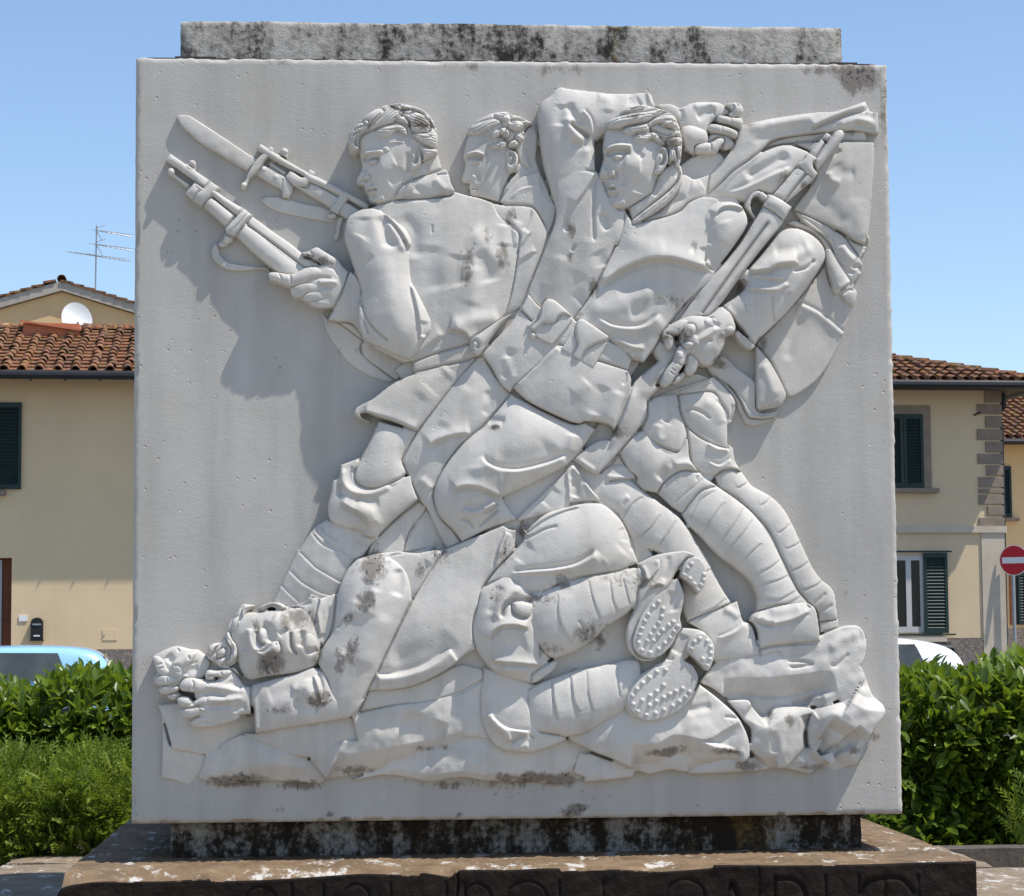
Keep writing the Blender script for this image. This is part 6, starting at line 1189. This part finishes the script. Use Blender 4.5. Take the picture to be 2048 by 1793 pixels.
MB().box(xl, W3.x(1959), -.03, .1, 0, W3.z(1930, 1276)).build('plinth', ROUGH, h3)
qa = W3.p(1770, 976); qb = W3.p(1859, 812)
fr = MB(); tw = .17
fr.box(qb[0]-tw, qb[0], -.04, .02, qa[1], qb[1]).box(qa[0]-.75, qb[0]-tw, -.04, .02, qb[1]-tw, qb[1]).box(qa[0]-.75, qa[0]-.75+tw, -.04, .02, qa[1], qb[1]-tw)
wu = fr.build('window_surround', TRIM, h3)
q0 = W3.x(1809); q1 = W3.x(1848)
shutter_leaf(h3, q0, q1, qa[1], W3.z(1830, 829), .005, 20); shutter_leaf(h3, q0-.52, q0-.02, qa[1], W3.z(1830, 829), .005, 20)
MB().box(qa[0]-.8, W3.x(1874), -.16, .02, qa[1]-.1, qa[1]-.015).build('window_sill', TRIM, h3)
# lower window: white frame, glass, open shutter
Z5 = lambda zx, zy: (1760+zx/5.972, 1050+zy/5.972)
a = W3.p(*Z5(100, 1290)); b = W3.p(*Z5(520, 368))
lw = MB(); f_ = .09
lw.box(b[0]-.30-f_*.7, b[0]-.28+.02, -.03, .02, a[1], b[1]).box(b[0]-f_, b[0], -.03, .02, a[1], b[1]).box(a[0]-.3, b[0], -.028, .02, a[1], a[1]+.11).box(a[0]-.3, b[0], -.028, .02, b[1]-f_, b[1])
lwo = lw.build('window_frame', WHITEF, h3)
mesh_obj('pane', [(a[0]-.3, -.012, a[1]), (b[0], -.012, a[1]), (b[0], -.012, b[1]), (a[0]-.3, -.012, b[1])], [(0, 1, 2, 3)], GLASSM, lwo)
sa_ = W3.p(*Z5(525, 1296)); sb_ = W3.p(*Z5(785, 336))
shutter_leaf(h3, sa_[0], sb_[0], sa_[1], sb_[1], .05, 21)
MB().box(a[0]-.3, W3.x(Z5(822, 0)[0]), -.1, -.07, sb_[1]+.01, sb_[1]+.04).build('shutter_rail', GREEN, h3)
MB().box(a[0]-.3, W3.x(Z5(850, 0)[0]), -.1, -.07, sa_[1]-.04, sa_[1]-.01).build('shutter_rail', GREEN, h3)
MB().box(a[0]-.3, W3.x(Z5(745, 0)[0]), -.09, .02, sa_[1]-.16, sa_[1]-.05).build('window_sill', TRIM2, h3)
# hip roof with its rows of tiles
xe = xr+.5; RN = 5.0
MB().add([(xl-1, -OV, ze), (xe, -OV, ze), (xe, 9.5, ze), (xl-1, 9.5, ze)], [(3, 2, 1, 0)]).build('soffit', WOOD, h3)
hv = [(xl-1, -OV, ze+.05), (xe, -OV, ze+.05), (xe-RN, -OV+RN, ze+.05+SL*RN), (xl-1, -OV+RN, ze+.05+SL*RN), (xe, -OV+2*RN, ze+.05), (xl-1, -OV+2*RN, ze+.05)]
rf3 = MB().add(hv, [(0, 1, 2, 3), (1, 4, 2), (3, 2, 4, 5)]).build('roof', simple('roof_underlay_b', (.16, .07, .04), .9), h3)
vs = []; fs = []; st3 = .36; rows3 = int(RN/math.cos(sa)/st3)
bv, bf = barrel_tile(st3*1.15, .095, .075, 5)
ncol = int((xe-xl+1)/.22)
def add_tile(mv, mf, P, ux, uy, uz):
    n = len(mv); mv += [tuple(P+ux*x+uy*y+uz*z) for x, y, z in bv]; mf += [tuple(i+n for i in f) for f in bf]
for c in range(ncol):
    x = xe-.12-c*.22
    if x < W3.x(1700): break
    for r_ in range(rows3):
        run = r_*st3*math.cos(sa)
        if run+.2 > xe-x: break
        uy = Vector((0, math.cos(sa), math.sin(sa))); uz = Vector((0, -math.sin(sa), math.cos(sa)))
        add_tile(vs, fs, Vector((x+rt.uniform(-.02, .02), -OV-.05+run+rt.uniform(-.03, .03), ze+.07+run*SL+rt.uniform(0, .02))), Vector((1, 0, 0)), uy, uz)
for c in range(24):                                    # the short right-hand slope
    y = -OV+.12+c*.22
    for r_ in range(rows3):
        run = r_*st3*math.cos(sa)
        if run+.2 > y+OV: break
        uy = Vector((-math.cos(sa), 0, math.sin(sa))); uz = Vector((math.sin(sa), 0, math.cos(sa)))
        add_tile(vs, fs, Vector((xe+.05-run, y, ze+.07+run*SL)), Vector((0, 1, 0)), uy, uz)
tag(mesh_obj('roof_tiles', vs, fs, TILE, rf3, False), kind='stuff')
hd = Vector((-1, 1, SL)).normalized()
for k in range(19):
    P = Vector((xe-.1, -OV+.1, ze+.12))+hd*(k*.37)
    o = rep(rm, rf3, 'ridge_tile', P, (0, 0, 0)); o.rotation_euler = hd.to_track_quat('X', 'Z').to_euler()
MB().tube((xl-1, -OV-.07, ze+.02), (xe+.07, -OV-.07, ze+.02), .085, n=10).tube((xe+.07, -OV-.07, ze+.02), (xe+.07, 9, ze+.02), .085, n=10).build('gutter', GUT, rf3)
dp = W3.p(2017, 790, -.2)
MB().path([(xe-.35, .25, ze-.02), (xe-.33, .25, ze-.28), (xe-.55, .25, ze-.5), (xr+.1, .25, ze-.62), (xr+.08, .25, .2)], .06).build('downpipe', GUT, h3)
a = W3.p(*Zp(757, 700)); MB().tube((a[0], -.05, a[1]), (a[0]+.12, -.1, a[1]+.06), .015).build('wall_hook', BLACK, h3)

# --- house at the far right
W4 = Wall(2040, 47.0)
h4 = W4.root('far_house'); tag(h4, 'yellow house with dark tiled roof partly hidden at the right edge', 'house')
xl, xr = W4.x(1960), W4.x(2300); ze4 = W4.z(2030, 882, .7)
MB().box(xl, xr, 0, 7, 0, ze4+.2).build('wall', PLAST2, h4)
r4 = MB().add([(xl-.3, -.7, ze4), (xr, -.7, ze4), (xr, 5.5, ze4+2.0), (xl-.3, 5.5, ze4+2.0), (xl-.3, -.7, ze4-.06), (xr, -.7, ze4-.06), (xr, .1, ze4+.1), (xl-.3, .1, ze4+.1)], [(0, 1, 2, 3), (4, 5, 1, 0), (7, 6, 5, 4)]).build('roof', TILE, h4)
vs = []; fs = []
for c in range(34):
    for r_ in range(16):
        run = r_*.36; uy = Vector((0, math.cos(.31), math.sin(.31))); uz = Vector((0, -math.sin(.31), math.cos(.31)))
        add_tile(vs, fs, Vector((xl-.2+c*.22, -.72+run*math.cos(.31), ze4+.04+run*math.sin(.31)+rt.uniform(0, .02))), Vector((1, 0, 0)), uy, uz)
tag(mesh_obj('roof_tiles', vs, fs, TILE, r4), kind='stuff')
MB().tube((xl-.3, -.76, ze4-.02), (xr, -.76, ze4-.02), .08).build('gutter', GUT, r4)
shutter_leaf(h4, W4.x(1999), W4.x(2022), W4.z(2015, 1035), W4.z(2015, 933), .02, 16)
MB().box(W4.x(1995), W4.x(2034), -.14, .02, W4.z(2015, 1043), W4.z(2015, 1037)).build('window_sill', TRIM, h4)
MB().box(W4.x(2014), W4.x(2022), -.03, .02, W4.z(2018, 1250), W4.z(2018, 1150)).build('window_frame', BROWN, h4)
MB().box(W4.x(2022), W4.x(2030), -.02, .02, W4.z(2018, 1250), W4.z(2018, 1140)).build('pane', GLASSM, h4)
shutter_leaf(h4, W4.x(2030), W4.x(2046), W4.z(2015, 1250), W4.z(2015, 1145), .02, 16)
MB().box(xl, xr, -.05, .05, 0, W4.z(2015, 1258)).build('plinth', ROUGH, h4)
# ------------------------------------------------------------------ hedges
def leaf_mat(name, lo, hi, rough=.36, spec=.5, sss=.0):
    t = NT(name, rough, spec)
    a = t.n('ShaderNodeAttribute', attribute_name='tint').outputs['Fac']
    oi = t.n('ShaderNodeObjectInfo').outputs['Random']; p = t.pos()
    f = t.math('ADD', t.math('MULTIPLY', a, .75), t.math('MULTIPLY', t.noise(p, 6, 3), .4))
    c = t.mix(t.ramp(f, .2, .95), lo, hi)
    t.out(c)
    tr = t.n('ShaderNodeBsdfTranslucent'); t.l(t.mix(.5, c, (.30, .40, .02)), tr.inputs[0])
    m = t.n('ShaderNodeMixShader'); m.inputs[0].default_value = .38
    t.l(t.b.outputs[0], m.inputs[1]); t.l(tr.outputs[0], m.inputs[2]); t.l(m.outputs[0], t.t.nodes['Material Output'].inputs[0])
    return t.m
LAUREL = leaf_mat('laurel_leaf', (.040, .080, .010), (.195, .275, .030))
JUNI = leaf_mat('juniper_needles', (.075, .125, .014), (.24, .30, .045), .6, .25)
BARK_SHADE = simple('wood_and_hedge_shade', (.025, .020, .012), .95, .3, 8)  # juniper wood; also colours the shade box inside each hedge
r6 = np.random.default_rng(12)
# leaf: a folded, pointed blade lying along +y
LV = np.array([(0, 0, 0), (.012, .012, .004), (.023, .045, .010), (.019, .08, .008), (0, .112, -.004), (-.019, .08, .008), (-.023, .045, .010), (-.012, .012, .004), (0, .045, 0), (0, .08, -.001)], float)
LF = [(0, 1, 2, 8), (8, 2, 3, 9), (9, 3, 4), (0, 8, 6, 7), (8, 9, 5, 6), (9, 4, 5)]
def rot_from(y, up):
    y = y/np.linalg.norm(y, axis=1, keepdims=True); x = np.cross(y, up); x /= np.linalg.norm(x, axis=1, keepdims=True)+1e-9
    return np.stack([x, y, np.cross(x, y)], 2)
def leaves_mesh(name, P, R, S, tint, V, F, mat, parent):
    n = len(P); k = len(V)
    W = (np.einsum('nij,kj->nki', R, V)*S[:, None, None]+P[:, None, :]).reshape(-1, 3)
    me = bpy.data.meshes.new(name)
    me.vertices.add(n*k); me.vertices.foreach_set('co', W.astype(np.float32).ravel())
    lt = np.array([len(f) for f in F]); fl = np.concatenate([np.array(f) for f in F])
    idx = (fl[None, :]+(np.arange(n)*k)[:, None]).ravel()
    tot = np.tile(lt, n); st = np.concatenate([[0], np.cumsum(tot)[:-1]])
    me.loops.add(len(idx)); me.loops.foreach_set('vertex_index', idx.astype(np.int32))
    me.polygons.add(len(tot)); me.polygons.foreach_set('loop_start', st.astype(np.int32))
    me.polygons.foreach_set('use_smooth', np.ones(len(tot), bool))
    me.update(calc_edges=True)
    a = me.attributes.new('tint', 'FLOAT', 'POINT'); a.data.foreach_set('value', np.repeat(tint, k).astype(np.float32))
    me.materials.append(mat)
    return link(bpy.data.objects.new(name, me), parent)

lv_me = []
for q in range(4):
    me = bpy.data.meshes.new('leaf'); me.from_pydata([tuple(v) for v in LV], [], LF); me.materials.append(LAUREL)
    me.polygons.foreach_set('use_smooth', [True]*len(me.polygons))
    a = me.attributes.new('tint', 'FLOAT', 'POINT'); a.data.foreach_set('value', [.25+.25*q]*len(LV)); lv_me.append(me)

def hedge(label, x0, x1, ya, yb, z0, ztop, n, seed, scale=1.0, grp=None):
    rr = np.random.default_rng(seed)
    xc = (x0+x1)/2; root = empty('laurel_hedge', (xc, (ya+yb)/2, 0)); tag(root, label, 'hedge')
    o = np.array([xc, (ya+yb)/2, 0])
    core = MB().box(x0-xc+.1, x1-xc-.1, (ya-yb)/2+.22, (yb-ya)/2-.22, 0, ztop((x0+x1)/2)-.28).build('branches_or_shade_core', BARK_SHADE, root)  # solid dark box standing in for the shade deep in the hedge
    # shoots: each carries a whorl of leaves
    m = n//7; front = rr.random(m) < .62
    px = rr.uniform(x0, x1, m)
    zt = np.array([ztop(x) for x in px])
    bump_ = .025*np.sin(px*5.1)+.025*np.sin(px*11.3+2)
    pz = np.where(front, rr.uniform(z0, 1, m)**.85*(zt-.05), zt+rr.normal(0, .03, m)+bump_)
    py = np.where(front, ya+np.abs(rr.normal(0, .10, m))+.05*np.sin(px*4+pz*5), rr.uniform(ya, yb, m))
    out = np.where(front[:, None], np.stack([rr.normal(0, .5, m), -rr.uniform(.4, 1.2, m), rr.uniform(.0, 1.1, m)], 1), np.stack([rr.normal(0, .4, m), -rr.uniform(-.3, .7, m), rr.uniform(.6, 1.3, m)], 1))
    out /= np.linalg.norm(out, axis=1, keepdims=True)
    P = []; D = []; U = []
    for k in range(7):
        ang = 2.4*k+rr.uniform(0, 6.28, m)
        a1 = np.cross(out, np.array([0.3, .2, 1.0])); a1 /= np.linalg.norm(a1, axis=1, keepdims=True); a2 = np.cross(out, a1)
        side = a1*np.cos(ang)[:, None]+a2*np.sin(ang)[:, None]
        spread = rr.uniform(.5, 1.25, m)*(1-.08*k)
        D.append(out*.75+side*spread[:, None]); U.append(out+np.array([0, 0, .35])); P.append(np.stack([px, py, pz], 1)+out*(.02*k)[..., None] if False else np.stack([px, py, pz], 1)+out*(.018*k))
    P = np.concatenate(P)-o; D = np.concatenate(D); U = np.concatenate(U)
    R = rot_from(D, U); S = rr.uniform(.55, 1.08, len(P))*scale
    tint = np.clip(np.tile(rr.uniform(0, 1, m), 7)*.6+rr.uniform(0, .4, len(P)), 0, 1)
    vis = np.argsort(P[:, 1]-.3*P[:, 2]+rr.uniform(0, .3, len(P)))
    near = vis[:280]; rest = vis[280:]
    leaves_mesh('foliage', P[rest], R[rest], S[rest], tint[rest], LV, LF, LAUREL, root)['kind'] = 'stuff'
    for i in near:
        l = bpy.data.objects.new('leaf', lv_me[int(tint[i]*3.99)]); l.parent = root; COL.objects.link(l)
        l.matrix_local = Matrix.LocRotScale(Vector(P[i]), Matrix(R[i].tolist()).to_quaternion(), Vector((S[i],)*3))
    return root
lz = lambda px, py, Y: at(px, py, Y).z
hl0, hl1 = at(-90, 1300, 6.2).x, at(330, 1300, 6.2).x
zl = lz(130, 1326, 6.6)-.25
hedge('glossy green laurel hedge in front of the light blue car', hl0, hl1, 6.2, 7.5, .35, lambda x: zl+.03*math.sin(3*x), 8500, 21)
hr0, hr1 = at(1740, 1300, 5.0).x, at(2140, 1300, 5.0).x
zr0, zr1 = lz(1800, 1318, 5.2)-.33, lz(2048, 1286, 5.2)-.27
hedge('tall laurel hedge in front of the white car on the right', hr0, hr1, 5.0, 6.4, .12, lambda x: zr0+(zr1-zr0)*(x-hr0)/(hr1-hr0)+.02*math.sin(4*x), 10500, 22)

# juniper: many fine sprays
def juniper(label, cx, cy, sx, sy, zt, n, seed, tilt=None):
    rr = np.random.default_rng(seed)
    root = empty('juniper_bush', (cx, cy, 0)); tag(root, label, 'bush')
    m = MB()
    for k in range(14):
        a = 6.28*k/14; m.tube((0, 0, .05), (math.cos(a)*sx*.75, math.sin(a)*sy*.75, zt*rr.uniform(.45, .8)), .03, .008, 6)
    m.build('branches_or_shade_core', BARK_SHADE, root)
    # sprays sit on a lumpy dome
    P = []; D = []
    lumps = [(rr.uniform(-sx, sx), rr.uniform(-sy, sy), rr.uniform(.7, 1.0)) for _ in range(26)]
    while len(P) < n:
        u, v = rr.uniform(-1, 1), rr.uniform(-1, 1)
        x, y = u*sx, v*sy; edge = max(abs(u), abs(v))
        top = zt*(1-.35*edge**3)+.05*math.sin(7*x+2)*math.sin(6*y)+.04*math.sin(15*x)
        if rr.random() < .5: z = top-abs(rr.normal(0, .05)); d = (rr.normal(0, .5), rr.normal(-.3, .5), .8)
        else:
            y = -sy*(1-.12*rr.random())-.06*math.sin(5*x)+(.25*rr.random() if rr.random() < .5 else 0); z = rr.uniform(.25, 1)**.8*top; d = (rr.normal(0, .6), -1, rr.uniform(-.1, .9))
        P.append((x, y, z)); D.append(d)
    P = np.array(P); D = np.array(D, float)
    # spray template: a stem with short fine scales either side
    V = []; F = []
    for k in range(11):
        t = k/10; s = -1 if k % 2 else 1; L = .034*(1-.6*t); y = .008+.105*t
        n0 = len(V); V += [(0, y, 0), (s*L*.75, y+L*.95, .006*s), (s*L*.62, y+L*1.02, .004), (0, y+.009, 0)]; F.append((n0, n0+1, n0+2, n0+3))
    n0 = len(V); V += [(-.0022, 0, 0), (.0022, 0, 0), (.0008, .135, 0), (-.0008, .135, 0)]; F.append((n0, n0+1, n0+2, n0+3))
    R = rot_from(D, rr.normal(0, 1, (n, 3))); S = rr.uniform(.7, 1.45, n)
    leaves_mesh('foliage', P, R, S, np.clip(rr.uniform(0, 1, n)*.6+.4*(P[:, 2]/zt)*rr.random(n), 0, 1), np.array(V), F, JUNI, root)['kind'] = 'stuff'
    return root
jx = at(110, 1500, 3.4).x
juniper('low yellow-green juniper bush left of the monument, in front of the hedge', jx, 4.15, 1.02, .80, lz(120, 1500, 4.15)-.10, 9000, 31)
jr = at(2120, 1560, 3.2).x
juniper('juniper sprigs reaching in from the right edge before the hedge', jr, 3.2, .20, .25, lz(2040, 1545, 3.2), 500, 32)
tag(MB().box(at(1700, 1700, 4.1).x, at(2300, 1700, 4.1).x, 4.1, 4.28, 0, lz(2000, 1697, 4.1)).build('kerb', simple('kerb_stone', (.10, .085, .07), .9, .3, 6, .01)), 'low dark stone kerb under the right hedge', 'kerb')
# ------------------------------------------------------------------ parked cars and the sign
def paint(name, col):
    t = NT(name, .28, .5); t.b.inputs['Coat Weight'].default_value = .7; t.b.inputs['Coat Roughness'].default_value = .06
    return t.out(t.mix(t.ramp(t.noise(t.pos(), 1.2, 3), .3, .7), tuple(c*.94 for c in col), col))
RUB = simple('tyre_rubber', (.02, .02, .02), .8, .2, 20); RIM = simple('steel_rim', (.35, .36, .37), .35, .1, 8, metal=.7)
RED = simple('tail_light_red', (.55, .015, .02), .2, .1, 6); LAMP = simple('head_light', (.7, .7, .72), .15, .05, 6)
CARGLASS = simple('car_glass', (.07, .078, .075), .1, .3, 2, 0, .4)
def make_car(label, P, ang, L, H, Wd, col, nose, tail):
    """x forward; body lofted from cross-sections"""
    root = empty('parked_car', P, ang); tag(root, label, 'car', 'cars parked along the street')
    pm = paint(label.split()[1]+'_car_paint', col)
    # stations: x, roof/bonnet height, belt height, half width
    hs = H
    S = [(-L/2, .55*hs, .52*hs, .40), (-L/2+.06, .70*hs, .60*hs, .44), (-L/2+.18, .90*hs, .62*hs, .47), (-L/2+tail, .975*hs, .63*hs, .485), (-L/2+tail+.5, 1.0*hs, .63*hs, .49), (-.1, 1.0*hs, .62*hs, .495), (.35, .975*hs, .61*hs, .495), (.75, .86*hs, .605*hs, .49), (1.12, .66*hs, .60*hs, .485), (L/2-.45, .60*hs, .565*hs, .475), (L/2-.12, .54*hs, .52*hs, .43), (L/2, .42*hs, .41*hs, .38)]
    vs = []; fs = []; n = 14
    for (x, zr, zb, hw) in S:
        w = hw*Wd; tw = w*(.80 if zr > zb+.12 else .93); half = [(w*.9, .2), (w*.98, .34), (w, .45), (w, (zb+.45)/2), (w*.985, zb), (tw+(w-tw)*.12, zb+(zr-zb)*.86), (tw*.86, zr)]
        ring = [(x, -y, z) for y, z in half]+[(x, y, z) for y, z in reversed(half)]
        vs += ring
    for k in range(len(S)-1):
        for i in range(n): fs.append((k*n+i, k*n+(i+1) % n, (k+1)*n+(i+1) % n, (k+1)*n+i))
    fs += [tuple(range(n-1, -1, -1)), tuple(range((len(S)-1)*n, len(S)*n))]
    bd = mesh_obj('body', vs, fs, pm, root, True)
    sm = bd.modifiers.new('round', 'SUBSURF'); sm.levels = 1; sm.render_levels = 2
    def side(x, sd, z):                                # a point on the flank, a hair outside it
        for k in range(len(S)-1):
            if S[k][0] <= x <= S[k+1][0]:
                f = (x-S[k][0])/(S[k+1][0]-S[k][0]); zr, zb, hw = (S[k][j]+(S[k+1][j]-S[k][j])*f for j in (1, 2, 3)); break
        w = hw*Wd; tw = w*.80; g = min(1, max(0, (z-zb)/max(.01, (zr-zb)*.86)))
        return (x, sd*(w*.985+((tw+(w-tw)*.12)-w*.985)*g+.004), z)
    b0 = .65*hs; t0 = .925*hs
    for sd in (-1, 1):
        for (q) in ([(-.02, b0), (.86, b0), (.55, .88*hs), (.28, t0), (-.02, t0)], [(-L/2+.80, b0), (-.12, b0), (-.12, t0), (-L/2+.84, t0-.01), (-L/2+.74, b0+.16)]):
            pts = []
            for i, (x, z) in enumerate(q):
                x2, z2 = q[(i+1) % len(q)]
                pts += [side(x+(x2-x)*t, sd, z+(z2-z)*t) for t in (0, .5)]
            c = np.mean(pts, 0); nn = len(pts)
            wob = mesh_obj('side_window', [tuple(c+np.array([0, sd*.006, 0]))]+[tuple(np.array(p)+np.array([0, sd*.012, 0])) for p in pts], [(0, i+1, (i+1) % nn+1) for i in range(nn)], CARGLASS, root)
        MB().box(.30, .42, sd*Wd*.5 if sd > 0 else -Wd*.5-.02, sd*Wd*.5+.02 if sd > 0 else -Wd*.5, .48*hs, .50*hs).build('door_handle', pm, root)
        MB().box(.70, .82, *(sorted((sd*Wd*.49, sd*Wd*.60))), .63*hs, .70*hs).build('mirror', pm, root, bevel=.02)
        for x in (-L/2+.62, L/2-.72):
            y = sd*(Wd*.5-.10); vs_ = []; 
            ty = MB().tube((x, y-.09, .29), (x, y+.09, .29), .29, n=24).build('tyre', RUB, root, bevel=.015)
            MB().tube((x, y+sd*.085, .29), (x, y+sd*.10, .29), .19, n=20).build('rim', RIM, ty)
        MB().box(-L/2-.012, -L/2+.10, *sorted((sd*Wd*.30, sd*Wd*.425)), .50*hs, .70*hs).build('tail_light', RED, root, bevel=.015)
        MB().box(L/2-.16, L/2-.03, *sorted((sd*Wd*.24, sd*Wd*.38)), .40*hs, .47*hs).build('head_light', LAMP, root, bevel=.02)
    mesh_obj('rear_window', [(-L/2+.10, -Wd*.33, .66*hs), (-L/2+.10, Wd*.33, .66*hs), (-L/2+.20, Wd*.29, .90*hs), (-L/2+.20, -Wd*.29, .90*hs)], [(0, 1, 2, 3)], GLASSM, root)
    mesh_obj('windscreen', [(1.10, -Wd*.36, .68*hs), (1.10, Wd*.36, .68*hs), (.48, Wd*.31, .955*hs), (.48, -Wd*.31, .955*hs)], [(0, 1, 2, 3)], GLASSM, root)
    MB().box(-L/2-.03, -L/2+.12, -Wd*.42, Wd*.42, .22, .40).box(L/2-.16, L/2+.02, -Wd*.36, Wd*.36, .22, .38).build('bumper', pm, root, bevel=.03)
    return root
def car_at(px_rear, py_roof, Y, L, H):
    q = at(px_rear, py_roof, Y); c = Vector((q.x, q.y, 0))-AX*(L/2)
    return c
for (lab, pxr, pyr, Y, L, H, col) in (('light blue hatchback parked in front of the ochre house', 238, 1290, 26.5, 3.6, 1.46, (.30, .56, .80)), ('shiny white hatchback parked in front of the corner house', 1910, 1279, 26.0, 3.9, 1.50, (.80, .80, .80))):
    make_car(lab, car_at(pxr, pyr, Y, L, H), TH+math.pi, L, H, 1.68, col, 0, .42 if 'blue' in lab else .75)

W3s = W3
sx_, sz_ = W3.p(2028, 1121, .25); Rr = .29
sg = W3.root('no_entry_sign'); tag(sg, 'round red no entry sign with white bar on a grey pole', 'traffic sign')
cx, cy = sx_, -.25
MB().tube((cx, cy+.07, 0), (cx, cy+.07, sz_+.2), .035, n=12).build('pole', GREYM, sg)
def disc(name, r, y, mat, y2=None):
    n = 40; vs = [(r*math.cos(2*math.pi*i/n), y, r*math.sin(2*math.pi*i/n)) for i in range(n)]
    vs += [(v[0], y+.006, v[2]) for v in vs]
    o = mesh_obj(name, vs, [tuple(range(n-1, -1, -1)), tuple(range(n, 2*n))]+[(i, (i+1) % n, n+(i+1) % n, n+i) for i in range(n)], mat, sg, loc=(cx, cy, sz_))
    o.rotation_euler = (0, 0, math.radians(-40)); return o
disc('rim', Rr, 0, simple('sign_white', (.75, .73, .72), .4, .04)); disc('face', Rr*.94, -.009, simple('sign_red', (.52, .008, .02), .35, .06))
br = MB().box(-Rr*.78, Rr*.78, -.018, -.010, -Rr*.20, Rr*.20).build('bar', simple('sign_bar_white', (.78, .77, .76), .4, .04), sg, loc=(cx, cy, sz_)); br.rotation_euler = (0, 0, math.radians(-40))
MB().box(-.03, .03, -.012, .03, -.03, .03).build('clamp', GREYM, sg, loc=(cx, cy+.03, sz_))
